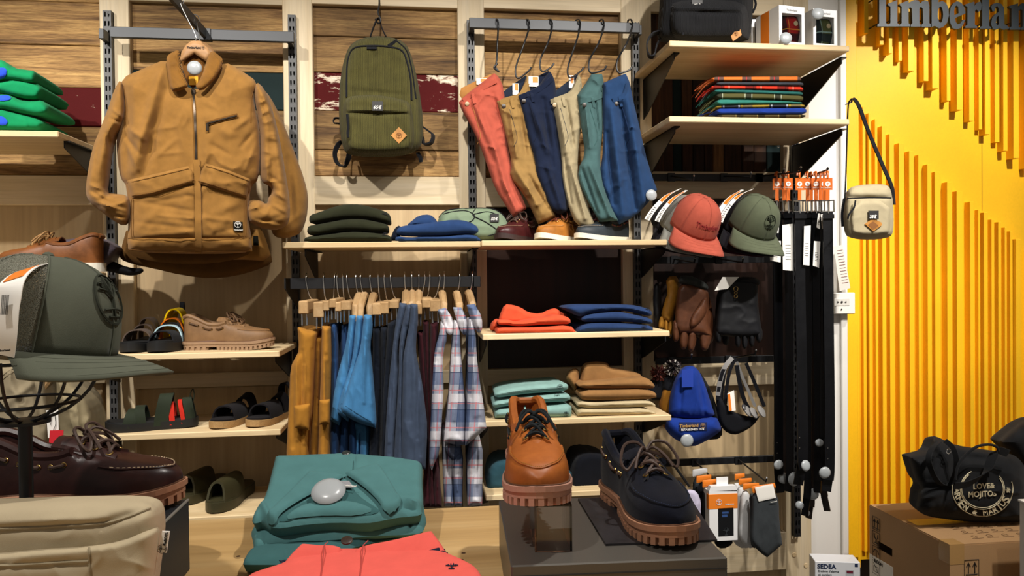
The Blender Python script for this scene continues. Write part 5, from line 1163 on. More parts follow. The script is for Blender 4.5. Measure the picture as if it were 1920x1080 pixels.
# ================================================================== SANDALS
def sandal(name, label, toe, hd, L, sole_m, bands, foot_m=None, ts=.028, group=None, cat='sandal', cup=0.0, foot_h=.006):
    """bands: list of (u0,u1,height,width,material,name, lean)"""
    toe = np.array(toe, float); hd = np.array(hd, float); hd /= np.linalg.norm(hd); H = toe+hd*L; k = L/.29
    t = thing(name, label, cat, H, group, rot=(0, 0, math.atan2(-hd[1], -hd[0])))
    wS = lambda u: ip(u, WT)*1.03; n = 40
    uu = [.5-.5*math.cos(math.pi*i/(n-1)) for i in range(n)]
    zt = lambda u: .006*max(0, (u-.75)/.25)**2+.005*max(0, (.3-u)/.3)
    ol = [(u, wS(u)) for u in uu]+[(u, -wS(u)) for u in uu[::-1]]
    V = lambda u, y, z: (u*.29*k, y*k, (z+zt(u))*k)
    mb = MB(); mb.loft([[V(u, y*.96, 0) for u, y in ol], [V(u, y, .006) for u, y in ol], [V(u, y, ts) for u, y in ol]]); so = mb.build('sole', sole_m, t, local=True, sharp=60)
    mb = MB(); mb.loft([[V(.02+u*.96, y*.95, ts) for u, y in ol], [V(.02+u*.96, y*.93, ts+foot_h) for u, y in ol]]); mb.build('footbed', foot_m or sole_m, t, local=True, sharp=60)
    for (u0, u1, h, th, m, nm, lean) in bands:
        rg = []
        for i in range(17):
            a = math.pi*i/16; c, s = math.cos(a), math.sin(a)
            rr = []
            for f, off in ((0, 0), (.5, 0), (1, 0), (1, -th), (.5, -th), (0, -th)):
                u = u0+(u1-u0)*f; W = wS(u)*1.0; hh = h*(1-.15*f) if not lean else h
                ul = u+lean*s
                rr.append(V(ul, (W+off)*math.copysign(abs(c)**.75, c), ts*.5+(hh+off)*max(s, 0)**.8))
            rg.append(rr)
        mb = MB(); mb.loft(rg); mb.build(nm, m, t, local=True, sharp=60)
    return t
BLKR = speckle('black_rubber', '121314', .05, 300, .6)
DGRN = fabric('dark_green_webbing', '232a1e', .1, 1200, .3, .7); REDW = fabric('red_webbing', 'b0281c', .1); TAUPE = fabric('taupe_webbing', '4c4038', .1)
YELW = fabric('yellow_webbing', 'd4b400', .06); ORW = fabric('orange_webbing', 'd06a14', .06); PBLUE = fabric('pale_blue_webbing', '9ab4bc', .06); BLKW = fabric('black_webbing', '17181b', .1)
def tab(t, u, z, h, m, k=1, y=0):
    MB().strap(spline([(u*.29*k, y, z), (u*.29*k-.006, y, z+h*.6), (u*.29*k-.002, y, z+h), (u*.29*k+.006, y, z+h*.6), (u*.29*k+.004, y, z)], 4), (0, 1, 0), .014, .002).build('pull_tab', m, t, local=True)
s1 = sandal('sandal', 'brown strapped sandal beside the trucker cap', onshelf(238, DF+.03, Z_S3), (-.05, 1, 0), .27, BLKR, [(.52, .72, .060, .004, TAUPE, 'toe_strap', -.04), (.40, .50, .075, .004, TAUPE, 'instep_strap', -.05), (.10, .28, .095, .004, TAUPE, 'heel_strap', .06)])
s2 = sandal('sandal', 'black sandal with yellow, orange and pale blue straps', onshelf(291, DF+.015, Z_S3), (-.02, 1, 0), .29, BLKR, [(.68, .88, .052, .004, BLKW, 'toe_strap', -.06), (.60, .67, .068, .004, PBLUE, 'pale_blue_strap', -.06), (.53, .595, .074, .004, BLKW, 'instep_strap', -.06), (.44, .525, .088, .004, ORW, 'orange_strap', -.05), (.22, .42, .118, .005, YELW, 'ankle_strap', -.02), (.03, .17, .105, .005, YELW, 'heel_strap', .08)])
tab(s2, .06, .11, .04, BLKW)
s3 = sandal('sandal', 'dark green sandal with red accents on the lower shelf', onshelf(192, DF+.06, Z_S4), (.985, .17, 0), .27, BLKR, [(.66, .80, .058, .004, DGRN, 'toe_strap', -.05), (.54, .64, .068, .004, DGRN, 'cross_strap', .03), (.32, .47, .105, .005, DGRN, 'ankle_strap', -.06), (.24, .30, .075, .004, REDW, 'red_strap', .02), (.02, .12, .085, .004, DGRN, 'heel_strap', .05), (.125, .17, .080, .004, REDW, 'red_strap', .05)])
tab(s3, .06, .07, .05, DGRN)
CORK = speckle('cork_footbed', '9a7a4e', .2, 250, .8); BLKN = fabric('black_nubuck', '121013', .1)
sandal('sandal', 'left black two-strap sandal with cork edge', onshelf(396, DF+.025, Z_S4), (.30, .95, 0), .26, CORK, [(.46, .80, .062, .005, BLKN, 'wide_strap', -.03), (.20, .36, .085, .005, BLKN, 'ankle_strap', .0)], BLKN, .024, 'black cork sandals')
sandal('sandal', 'right black two-strap sandal with cork edge and heel strap', onshelf(465, DF+.03, Z_S4), (.32, .95, 0), .26, CORK, [(.46, .80, .064, .005, BLKN, 'wide_strap', -.03), (.24, .38, .085, .005, BLKN, 'ankle_strap', .0), (.02, .12, .115, .005, BLKN, 'heel_strap', .08)], BLKN, .024, 'black cork sandals')
OLS = speckle('olive_foam', '33301c', .05, 200, .5)
sandal('slide', 'left olive foam slide on the lowest shelf', onshelf(330, DF+.12, Z_S5), (.25, .97, 0), .27, OLS, [(.42, .90, .082, .008, OLS, 'wide_band', -.05)], OLS, .032, 'olive foam slides', 'slide')
sandal('slide', 'right olive foam slide on the lowest shelf', onshelf(390, DF+.02, Z_S5), (.20, .98, 0), .27, OLS, [(.42, .92, .085, .008, OLS, 'wide_band', -.06)], OLS, .032, 'olive foam slides', 'slide')
# ================================================================== TABLE AND WHAT STANDS ON IT
OAK = wood('oak_table', ['a98653', 'bd9a66', 'cbab78'], 'X', rough=.45, scale=.7)
tl = PZ(420, 972, Z_T); yT = float(tl[1])
XTR = float(PZ(1364, 1045, Z_RISER)[0])-.004
t = thing('display_table', 'oak display table in the foreground', 'table', (0, -1.6, 0))
MB().box((-1.15, -2.55, Z_T-.04), (XTR, yT, Z_T), .003).build('table_top', OAK, t, smooth=False)
for sx in (-1.08, XTR-.07):
    for sy in (-2.48, yT-.07): MB().box((sx-.03, sy-.03, 0), (sx+.03, sy+.03, Z_T-.04), .003).build('leg', OAK, t, smooth=False)
for kx, ky in ((447, 1043), (869, 1037), (866, 1050)):
    c = PZ(kx, ky, Z_T); MB().lathe(c, (0, 0, 1), [(.004, 0), (.0035, .0004)], 10).build('wood_knot', plain('knot_dark', '4a2c14', .7), t)
# grey riser
RIS = speckle('taupe_metal', '5a5650', .03, 500, .38, .35, .05)
fl_ = PZ(958, 1061, Z_RISER); bl_ = PZ(929, 938, Z_RISER); fr_ = PZ(1364, 1045, Z_RISER)
X = (fr_-fl_); W_ = np.linalg.norm(X); X /= W_; D = np.array([-X[1], X[0], 0]); dep = float(np.dot(bl_-fl_, D))
sk = float(np.dot(bl_-fl_, X))
t = thing('display_riser', 'taupe metal riser box carrying the two display shoes', 'riser', fl_)
MB().fbox(fl_, X, D, (0, 0, 1), (0, W_), (0, dep), (-(Z_RISER-Z_T), 0), .002).build('riser_box', RIS, t, smooth=False)
MB().fbox(fl_, X, D, (0, 0, 1), (.001, W_-.001), (-.0015, .0005), (-.016, -.015)).build('lid_seam', plain('seam_dark', '24211e', .6), t, smooth=False)
# dark mat under the navy shoe
mc = [PZ(1084, 938, Z_RISER), PZ(1136, 1024, Z_RISER), PZ(1345, 1016, Z_RISER), PZ(1290, 930, Z_RISER)]
t = thing('display_mat', 'dark slate mat under the navy suede shoe', 'mat', mc[1]); MB().prism([m_+np.array([0, 0, .0005]) for m_ in mc], (0, 0, .003)).build('mat', leather('slate_mat', '29272a', .4), t, smooth=False)
# acrylic block
def thin_acrylic():
    t = NT('clear_acrylic'); tr = t.n('ShaderNodeBsdfTransparent'); gl = t.n('ShaderNodeBsdfGlossy'); gl.inputs['Roughness'].default_value = .03; tr.inputs[0].default_value = (.99, .99, .99, 1)
    fr = t.n('ShaderNodeFresnel'); fr.inputs[0].default_value = 1.49; mx = t.n('ShaderNodeMixShader'); t.l(fr.outputs[0], mx.inputs[0]); t.l(tr.outputs[0], mx.inputs[1]); t.l(gl.outputs[0], mx.inputs[2]); t.l(mx.outputs[0], t.t.nodes['Material Output'].inputs[0]); return t.m
ACR = thin_acrylic()
a0 = PZ(1003, 1036, Z_RISER); a1 = PZ(1073, 1034, Z_RISER); Xa = a1-a0; wa = np.linalg.norm(Xa); Xa /= wa; Da = np.array([-Xa[1], Xa[0], 0]); ha = ZB_-Z_RISER
t = thing('acrylic_stand', 'clear acrylic stand under the cognac shoe', 'stand', a0)
for nm, rx, ry, rz in (('side_panel', (0, .003), (0, .10), (.0005, ha-.003)), ('side_panel', (wa-.003, wa), (0, .10), (.0005, ha-.003)), ('front_panel', (.003, wa-.003), (0, .003), (.0005, ha-.003)), ('top_panel', (0, wa), (0, .10), (ha-.003, ha-.0002))):
    MB().fbox(a0, Xa, Da, (0, 0, 1), rx, ry, rz).build(nm, ACR, t, smooth=False)
# black box on the left with the dark brown shoe on it
BBX = speckle('matte_black_board', '23262b', .04, 400, .5)
c = PZ(354, 936, Z_BOX)
t = thing('display_box', 'matte black display box under the dark brown shoe', 'box', (c[0], c[1], Z_T))
MB().box((c[0]-.62, c[1]-.30, Z_T), (c[0], c[1], Z_BOX), .001).build('box_body', BBX, t, smooth=False)
MB().box((c[0]-.003, c[1]-.30, Z_BOX-.002), (c[0]+.0006, c[1]+.0006, Z_BOX+.0006)).build('edge_trim', plain('pale_edge', '8a8780', .5), t, smooth=False)
# ================================================================== CLOTHES ON THE HANGING RAIL
g = lambda L: [(520+p[0]/2.249, 480+p[1]/2.25)+tuple(p[2:]) for p in L]
YG = YR-.17
HW = wood('pale_hanger_wood', ['96764e', 'a98960', 'b89a72'], 'Y')
MUST = fabric('mustard_corduroy_twill', '9a6a26', .12, 1000, .4); DBLU = fabric('mid_blue_twill', '1f3a60', .12); SKY = fabric('steel_blue_pique', '3d729e', .10, 1600, .35)
SKYD = fabric('deep_teal_pique', '1f3e58', .10, 1600, .3); NVT = fabric('ink_navy_twill', '10151f', .15); SLATE = fabric('slate_sweat_fleece', '394457', .12, 1000, .4); BUR = fabric('burgundy_twill', '38141b', .12)
PLD = plaid('blue_white_pink_plaid', '9ea3b0', [(.28, .34, '3a5078', .62), (.80, .22, 'd6d4d8', .8)], [(.60, .035, 'c47c80', .8), (.95, .03, 'c47c80', .8), (.12, .02, '20304e', .7)], .70)
PLDUV = lambda x, y: np.stack([(x-520)/100.0+(y-480)*.0007, (y-480)/100.0], 1)
GH = [  # name, label, category, material, list of (part, outline, depth shift, thickness back), hook x (crop px), hanger kind, hanger box (x0,y0,x1,y1)
 ('cargo_trousers', 'leftmost mustard cargo trousers on the rail', 'trousers', MUST, [('leg', [(85, 300, 1), (165, 322, 1), (155, 450), (150, 640), (135, 740), (132, 900, 1), (36, 900, 1), (42, 760), (50, 600), (55, 470), (75, 430), (92, 400)], 0, .28), ('cargo_pocket', [(70, 632, 1), (138, 622, 1), (134, 735, 1), (72, 725, 1)], -.05, .03)], 120, 'clip', (88, 190, 130, 245)),
 ('cargo_trousers', 'dark mustard trousers second on the rail', 'trousers', MUST, [('leg', [(150, 330, 1), (194, 345, 1), (186, 500), (180, 640), (172, 900, 1), (132, 900, 1), (140, 700), (148, 560)], .05, .24)], 193, 'clip', (150, 195, 195, 260)),
 ('cargo_trousers', 'third mustard cargo trousers, beside the blue ones', 'trousers', MUST, [('leg', [(188, 295, 1), (222, 297, 1), (226, 420), (222, 560), (218, 700), (220, 900, 1), (170, 900, 1), (178, 640), (183, 500)], -.01, .28), ('cargo_pocket', [(178, 608, 1), (222, 604, 1), (220, 710, 1), (176, 712, 1)], -.055, .03)], 240, 'clip', (190, 190, 218, 232)),
 ('trousers', 'blue trousers left of the steel blue polos', 'trousers', DBLU, [('leg', [(224, 285, 1), (253, 285, 1), (258, 450), (262, 650), (260, 900, 1), (222, 900, 1), (226, 600)], .03, .25)], 250, 'clip', (217, 182, 250, 220)),
 ('trousers', 'second blue trousers left of the polos', 'trousers', DBLU, [('leg', [(268, 290, 1), (300, 288, 1), (305, 500), (300, 900, 1), (258, 900, 1), (262, 600)], .05, .23)], 275, 'clip', (243, 195, 270, 235)),
 ('trousers', 'third blue trousers, behind the polos', 'trousers', DBLU, [('leg', [(296, 300, 1), (316, 296, 1), (330, 500), (345, 900, 1), (300, 900, 1), (300, 600)], .06, .22)], 292, 'clip', (267, 192, 310, 230)),
 ('polo_shirt', 'left steel blue polo shirt on the rail', 'shirt', SKY, [('sleeve', [(303, 250, 1), (332, 248, 1), (332, 330), (322, 430), (285, 600), (262, 716, 1), (224, 695, 1), (240, 560), (270, 440), (284, 395), (298, 320)], 0, .2), ('body', [(240, 690), (330, 690), (335, 780), (330, 900, 1), (310, 900, 1), (312, 760), (280, 735), (245, 722)], .08, .2)], 330, 'top', (317, 190, 335, 250)),
 ('polo_shirt', 'middle steel blue polo shirt on the rail', 'shirt', SKY, [('sleeve', [(334, 252, 1), (360, 252, 1), (362, 330), (352, 400), (335, 470), (310, 580), (300, 700, 1), (250, 662, 1), (262, 600), (300, 490), (320, 410), (326, 330)], -.02, .2), ('body', [(300, 690), (380, 700), (375, 770), (350, 745), (350, 900, 1), (320, 900, 1), (330, 750)], .06, .2)], 350, 'top', (340, 188, 359, 258)),
 ('polo_shirt', 'right steel blue polo shirt with sleeve in full view', 'shirt', SKY, [('sleeve', [(366, 248, 1), (398, 250, 1), (400, 310), (388, 380), (394, 440), (406, 560), (417, 700), (414, 725, 1), (340, 705), (272, 664), (266, 640, 1), (300, 540), (330, 450), (350, 390), (358, 320)], -.04, .24), ('body', [(330, 690), (400, 715), (392, 775), (390, 900, 1), (350, 900, 1), (350, 760)], .05, .2)], 390, 'top', (381, 190, 400, 248)),
 ('trousers', 'ink navy trousers right of the polos', 'trousers', NVT, [('leg', [(402, 305, 1), (437, 305, 1), (440, 500), (432, 900, 1), (385, 900, 1), (400, 600)], .02, .25)], 425, 'clip', (398, 200, 440, 250)),
 ('trousers', 'second ink navy trousers on the rail', 'trousers', NVT, [('leg', [(436, 300, 1), (466, 300, 1), (455, 500), (446, 900, 1), (428, 900, 1), (438, 600)], .01, .25)], 450, 'clip', (433, 195, 470, 245)),
 ('trousers', 'third ink navy trousers, left of the slate sweatshirts', 'trousers', NVT, [('leg', [(466, 285, 1), (503, 265, 1), (492, 360), (475, 500), (462, 700), (455, 900, 1), (432, 900, 1), (444, 600)], -.005, .25)], 477, 'clip', (470, 188, 513, 222)),
 ('sweatshirt', 'left slate grey sweatshirt on the rail', 'sweatshirt', SLATE, [('sleeve', [(514, 198, 1), (546, 200, 1), (542, 260), (517, 340), (508, 430), (516, 500), (503, 700), (494, 900, 1), (446, 900, 1), (450, 800), (460, 650), (475, 480), (482, 400), (495, 300)], -.01, .26)], 537, 'top', (530, 178, 546, 202)),
 ('sweatshirt', 'middle slate grey sweatshirt on the rail', 'sweatshirt', SLATE, [('sleeve', [(545, 205, 1), (572, 203, 1), (567, 280), (543, 340), (532, 430), (537, 520), (532, 700), (542, 900, 1), (488, 900, 1), (500, 700), (513, 500), (512, 400), (522, 300)], -.025, .26)], 567, 'top', (558, 178, 575, 205)),
 ('sweatshirt', 'right slate grey sweatshirt with sleeve in full view', 'sweatshirt', SLATE, [('sleeve', [(562, 200, 1), (592, 205, 1), (594, 270), (587, 330), (584, 400), (594, 460), (612, 540), (624, 640), (634, 720), (625, 900, 1), (524, 900, 1), (524, 680), (530, 520), (530, 430), (545, 350), (558, 280)], -.04, .28)], 597, 'top', (585, 178, 605, 207)),
 ('trousers', 'burgundy trousers behind the slate sweatshirts', 'trousers', BUR, [('leg', [(588, 320, 1), (622, 318, 1), (632, 500), (640, 700), (655, 1060, 1), (615, 1060, 1), (618, 700), (600, 480)], .03, .2)], 622, 'clip', (583, 198, 610, 248)),
 ('trousers', 'middle burgundy trousers on the rail', 'trousers', BUR, [('leg', [(612, 275, 1), (640, 272, 1), (645, 480), (655, 700), (672, 1060, 1), (640, 1060, 1), (632, 700), (622, 480)], .02, .2)], 643, 'clip', (610, 180, 655, 220)),
 ('trousers', 'right burgundy trousers beside the plaid shirts', 'trousers', BUR, [('leg', [(646, 285, 1), (682, 275, 1), (675, 360), (664, 500), (672, 700), (694, 1060, 1), (662, 1060, 1), (650, 700), (642, 480)], .01, .2)], 685, 'clip', (642, 185, 690, 235)),
 ('plaid_shirt', 'left blue and white plaid shirt on the rail', 'shirt', PLD, [('collar', [(676, 226, 1), (710, 218, 1), (744, 270), (742, 330), (720, 335), (690, 270)], -.03, .05), ('sleeve', [(690, 260), (712, 300), (716, 350), (703, 390), (696, 450), (702, 560), (692, 720), (684, 830), (660, 880), (652, 906, 1), (640, 880), (642, 780), (650, 640), (655, 520), (660, 430), (668, 380), (684, 330)], -.02, .22), ('body', [(690, 700), (740, 760), (745, 1056, 1), (703, 1056, 1), (695, 850)], .05, .22)], 705, 'top', (693, 180, 712, 226)),
 ('plaid_shirt', 'middle blue and white plaid shirt on the rail', 'shirt', PLD, [('collar', [(740, 216, 1), (775, 216, 1), (803, 268), (801, 330), (782, 335), (755, 270)], -.045, .05), ('sleeve', [(746, 262), (770, 290), (772, 400), (782, 500), (792, 620), (797, 700), (792, 797, 1), (750, 797), (703, 782, 1), (712, 700), (725, 600), (730, 480), (735, 400), (742, 340)], -.035, .24), ('body', [(722, 780), (785, 780), (780, 1056, 1), (748, 1056, 1)], .05, .22), ('shirt_tail', [(705, 795), (760, 800), (775, 828), (745, 862, 1), (715, 835)], .02, .03)], 770, 'top', (760, 182, 777, 222)),
 ('plaid_shirt', 'right blue and white plaid shirt with sleeve in full view', 'shirt', PLD, [('collar', [(798, 206, 1), (832, 202, 1), (864, 258), (864, 322), (842, 325), (812, 260)], -.06, .05), ('sleeve', [(808, 250), (835, 285), (840, 420), (852, 520), (872, 640), (882, 725, 1), (840, 762), (792, 803, 1), (792, 740), (800, 640), (805, 500), (806, 400), (806, 320)], -.05, .26), ('body', [(800, 770), (866, 740), (864, 1052, 1), (803, 1056, 1)], .03, .24)], 823, 'top', (815, 178, 832, 208)),
]
for i, (nm, lab, cat, m, parts, hx, kind, hb) in enumerate(GH):
    t = thing(nm, lab, cat, P(*g([(hx, 900)])[0], YG), {'trousers': 'trousers on the rail', 'shirt': 'shirts on the rail', 'sweatshirt': 'sweatshirts on the rail'}[cat])
    for (pn, o, dy, tb) in parts:
        xs = [p[0] for p in o]; ys = [p[1] for p in o]; fl = []
        og = g(o); x0_, x1_ = min(p[0] for p in og), max(p[0] for p in og); y0_, y1_ = min(p[1] for p in og), max(p[1] for p in og)
        rr = random.Random(i*7+len(pn))
        for q_ in range(5 if pn != 'cargo_pocket' else 0):
            xa_ = rr.uniform(x0_, x1_); fl.append((xa_, y0_+rr.uniform(0, .3)*(y1_-y0_), xa_+rr.uniform(-6, 6), y0_+rr.uniform(.6, 1)*(y1_-y0_), rr.uniform(2.5, 5), rr.choice((-.008, .009))))
        Yp = YG+dy-i*.0012
        gb = pillow(og, Yp, .028 if pn not in ('cargo_pocket', 'collar') else .012, tb, 2.0, min(14, (x1_-x0_)*.45), 1, noise=.004, nsc=14, seed=100+i*3, stretch=(.6, 3), folds=fl, edgeb=5, uvs=PLDUV if m is PLD else None); po_ = gb.build(pn, m, t)
        if pn == 'sleeve' and cat == 'shirt' and m is SKY:
            lo_ = [p for p in og if len(p) > 2 and p[1] > 700]; lo_ = sorted(lo_)[:1]+[max(lo_)]; MB().tube(onpts(gb, [(lo_[0][0]+2, lo_[0][1]-8), ((lo_[0][0]+lo_[1][0])/2, (lo_[0][1]+lo_[1][1])/2-7), (lo_[1][0]-2, lo_[1][1]-8)], .0006, 4), .0009, 4).build('hem_stitching', SKYD, po_)
    # hanger
    hang = thing('clothes_hanger', 'wooden hanger of the '+lab, 'hanger', P(*g([(hx, 130)])[0], YR), 'wooden hangers on the rail')
    (bx0, by0), (bx1, by1) = g([hb[:2], hb[2:]]); Yf = YG-.02-i*.0012
    if kind == 'clip':
        c0 = P(bx0, by0, Yf); c1 = P(bx1, by1, Yf)
        MB().fbox((c0[0], Yf, c1[2]), (1, 0, 0), (0, 1, 0), (0, 0, 1), (0, c1[0]-c0[0]), (0, .30), (0, c0[2]-c1[2]), .003).build('wooden_bar', HW, hang, smooth=False)
        for f in (.25, .75):
            cx = c0[0]*(1-f)+c1[0]*f; MB().tube([(cx, Yf+.02, c1[2]), (cx, Yf+.02, c1[2]-.035)], .0025, 6).build('clip', CHROME, hang)
        top = np.array([(c0[0]+c1[0])/2, YR, c0[2]])
    else:
        c0 = P(bx0, by0, Yf+.02); c1 = P(bx1, by1, Yf+.02); xm = (c0[0]+c1[0])/2
        MB().tube([(xm, Yf+.02, c1[2]-.02), (xm, Yf+.03, c0[2]-.02), (xm, YR-.03, c0[2]+.012), (xm, YR+.03, c0[2]+.012), (xm, YR+.17, c0[2]-.05)], [.008, .012, .013, .013, .010], 8).build('wooden_bar', HW, hang)
        top = np.array([xm, YR, c0[2]+.02])
    hxw = float(P(*g([(hx, 110)])[0], YR-.01)[0]); zt = ZR+.018
    pts = [top, (hxw*.5+top[0]*.5, YR-.004, (top[2]+zt)/2-.02), (hxw, YR-.006, zt-.012), (hxw, YR-.004, zt+.006), (hxw, YR+.009, zt+.016), (hxw, YR+.022, zt+.004), (hxw, YR+.023, zt-.006)]
    MB().tube(spline(pts, 4), .0017, 6).build('hook', CHROME, hang)
# ================================================================== CAPS
def rotm(rx, ry, rz): return np.array((Matrix.Rotation(rz, 3, 'Z') @ Matrix.Rotation(ry, 3, 'Y') @ Matrix.Rotation(rx, 3, 'X')))
def cap(label, loc, rot, m, group=None, brim_m=None, back_m=None, k=1.0, mark=None, mark_m=None, tall=.118, strap=True, droop=1.0):
    """local frame: brim toward -y, crown up +z"""
    t = thing('baseball_cap', label, 'cap', loc, group, rot=rot)
    ax, ay = .080*k, .096*k; h = tall*k
    def S(a, ph):                            # a: angle round, 0 = front (-y); ph 0 base..1 top
        e = ph*math.pi/2; r = math.cos(e)**.72; z = h*math.sin(e)**.92
        fr = .5+.5*math.cos(a); z = z*(1+.05*fr*(1-ph)); 
        return (ax*r*math.sin(a), -ay*r*math.cos(a)-.006*k*fr*math.sin(math.pi*ph), z)
    n, mz = 48, 14
    def panel(a0, a1, nn, mat, nm):
        mb = MB(); rg = []
        for j in range(mz+1):
            ph = min(j/mz, .995); rg.append([S(a0+(a1-a0)*i/nn, ph) for i in range(nn+1)])
        mb.loft(rg, close=False, caps=False); o = mb.build(nm, mat, t, local=True)
        md = o.modifiers.new('thickness', 'SOLIDIFY'); md.thickness = .002; md.offset = -1
        return o
    six = [(-math.pi/3*.5+math.pi/3*i) for i in range(6)]
    for i in range(6):
        a0 = math.pi/3*i; mid = a0+math.pi/6
        mat = back_m if (back_m and math.cos(mid) < .4) else m
        panel(a0, a0+math.pi/3, 10, mat, 'crown_panel')
    for i in range(6):
        a0 = math.pi/3*i
        MB().tube([np.array(S(a0, p/14))*1.003 for p in range(0, 14)], .0012*k, 5).build('seam', back_m if (back_m and math.cos(a0) < .4) else m, t, local=True)
    MB().lathe((0, 0, h*.99), (0, 0, 1), [(.006*k, 0), (.0065*k, .002*k), (.004*k, .005*k), (.0005, .006*k)], 14).build('top_button', m, t, local=True)
    # brim
    rg = []; NB = 25
    for j in range(9):
        f = j/8; row = []
        for i in range(NB):
            a = math.radians(-78+156*i/(NB-1)); b = S(a, 0.0); reach = .074*k*max(0, math.cos(a*1.02))**.36
            x = b[0]*(1+.06*f)+math.sin(a)*reach*f*.36; y = b[1]-reach*f*(1-.1*abs(math.sin(a)))
            z = .004*k-.020*k*droop*(x/ax)**2*f-.010*k*f*f
            row.append((x, y, z))
        rg.append(row)
    mb = MB(); mb.loft(rg, close=False, caps=False); br = mb.build('brim', brim_m or m, t, local=True)
    md = br.modifiers.new('thickness', 'SOLIDIFY'); md.thickness = .0035; md.offset = 0
    for f in (.3, .5, .7, .9):
        j = f*8; j0 = int(j); w = j-j0; row = [np.array(rg[j0][i])*(1-w)+np.array(rg[min(j0+1, 8)][i])*w+np.array([0, 0, .0018]) for i in range(2, NB-2)]
        MB().tube(row, .0007*k, 4).build('brim_stitching', brim_m or m, br, local=True)
    if mark: mark(t, S, k)
    return t
def mark_text(txt, m, w, ph=.33):
    def f(t, S, k):
        O = np.array(S(0, ph)); U = np.array(S(0, ph+.08))-O; 
        v, fc = text_mesh(txt, .02, .015); W0 = v[:, 0].max()-v[:, 0].min(); mb = MB(); mb.f = fc; V = []
        for p in v:
            a = (p[0]/W0*w)/(.088*k); q = np.array(S(a, ph+p[1]/W0*w/.16)); nrm = np.array([math.sin(a), -math.cos(a), .2]); V.append(tuple(q+nrm*(.0016+.0004*p[2]/.02)))
        mb.v = V; mb.build('embroidered_lettering', m, t, local=True, smooth=False)
    return f
def mark_tree(m, r, ph=.40, a0=0.0):
    def f(t, S, k):                          # branching tree in a ring, wrapped on the crown
        def q(x, y):
            a = a0+x*r/(.088*k); p = np.array(S(a, ph+y*r/.165)); return p+np.array([math.sin(a), -math.cos(a), .25])*.0022
        mb = MB(); w = r*.055
        for pts in ([(0, -.75), (0, -.3), (0, 0.1)], [(0, -.1), (-.25, .12), (-.45, .35), (-.5, .6)], [(0, -.1), (.25, .12), (.45, .35), (.5, .6)], [(0, .1), (-.18, .5), (-.15, .8)], [(0, .1), (.2, .5), (.15, .8)], [(-.3, .2), (-.75, .25)], [(.3, .2), (.75, .25)], [(-.4, .5), (-.7, .5)], [(.4, .5), (.7, .5)], [(-.35, -.78), (0, -.78), (.35, -.78)], [(-.6, -.55), (-.2, -.5), (.2, -.5), (.6, -.55)]):
            mb.tube([q(*p) for p in spline([np.array(v) for v in pts], 3)], w, 4)
        mb.tube([q(math.cos(i*.2094), math.sin(i*.2094)) for i in range(30)], w*.9, 4, closed=True)
        mb.build('embroidered_tree', m, t, local=True)
    return f
CORALF = fabric('coral_twill', 'c24a44', .08, 1100, .3); CORALD = fabric('coral_thread', '8a2c2c', .05); OLV = fabric('olive_twill', '4c5240', .08, 1100, .3); OLVD = fabric('dark_olive_thread', '1c2218', .05)
GREYC = fabric('grey_twill', '7a7a74', .08); BURC = fabric('burgundy_mesh', '3a1826', .1, 400, .5); DKC = fabric('black_twill', '17151a', .1)
def hat_strip(pts, Y, w, parent, orange_at=0):
    p = spline([P(x, y, Y) for x, y in pts], 5); n = len(p)
    MB().strap(p, (.75, -.45, .5), w, .0012).build('paper_band', TAGW, parent)
    MB().strap([q+np.array([0, -.0012, 0]) for q in p[1:max(4, n//3)]], (.75, -.45, .5), w*.7, .0008).build('orange_print', ORANGE, parent)
R_ = math.radians
def capstack(x0, rot, cols, marks, labs, grp, Y0):
    for i, (c, mk, lb) in enumerate(zip(cols, marks, labs)):
        o = P(x0-13*i, 424-1.5*i, Y0+.035*i)
        tt = cap(lb, o, rot, c, grp, mark=mk, k=.98)
    return tt
rot1 = (R_(33), R_(8), R_(10))
cols1 = [CORALF, GREYC, DKC]
c1 = cap('coral pink baseball cap with embroidered lettering, front of its peg', P(1297, 428, -.32), rot1, CORALF, 'caps on the left peg', mark=mark_text('Timberland', CORALD, .10, .27))
c2 = cap('white and grey baseball cap directly behind the coral one', P(1278, 430, -.265), rot1, GREYC, 'caps on the left peg')
c3 = cap('black baseball cap rearmost behind the coral one', P(1262, 430, -.21), rot1, DKC, 'caps on the left peg')
rot2 = (R_(33), R_(6), R_(8))
c4 = cap('olive baseball cap with embroidered tree emblem', P(1407, 428, -.32), rot2, OLV, 'caps on the right peg', mark=mark_tree(OLVD, .024))
c5 = cap('black baseball cap directly behind the olive one', P(1388, 430, -.265), rot2, DKC, 'caps on the right peg')
c6 = cap('burgundy mesh cap rearmost behind the olive one', P(1372, 432, -.21), rot2, BURC, 'caps on the right peg')
def free_strip(pts, Y, w, label):
    t = thing('paper_band', label, 'label', P(*pts[-1], Y), 'paper cap bands')
    p = spline([P(x, y, Y) for x, y in pts], 5)
    MB().strap(p, (.8, -.5, .35), w, .0012).build('band', TAGW, t); MB().strap([q+np.array([-.0003, -.0016, 0]) for q in p[1:9]], (.8, -.5, .35), w*.75, .0008).build('orange_print', ORANGE, t)
    mb = MB()
    for q in range(11, len(p)-1): mb.strap([p[q]+np.array([-.0003, -.0016, 0]), p[q]+(p[q+1]-p[q])*.4+np.array([-.0003, -.0016, 0])], (.8, -.5, .35), w*.45, .0006)
    mb.build('printed_lines', plain('grey_print_ink', '6a6a6a', .7), t, smooth=False)
free_strip([(1275, 354), (1252, 366), (1232, 385), (1219, 402), (1213, 412)], -.335, .020, 'outer white and orange paper band left of the coral cap')
free_strip([(1287, 357), (1264, 371), (1248, 388), (1238, 402), (1232, 415)], -.360, .017, 'inner white and orange paper band touching the coral cap')
free_strip([(1411, 355), (1388, 365), (1372, 380), (1358, 400), (1351, 416)], -.365, .016, 'white and orange paper band touching the olive cap')
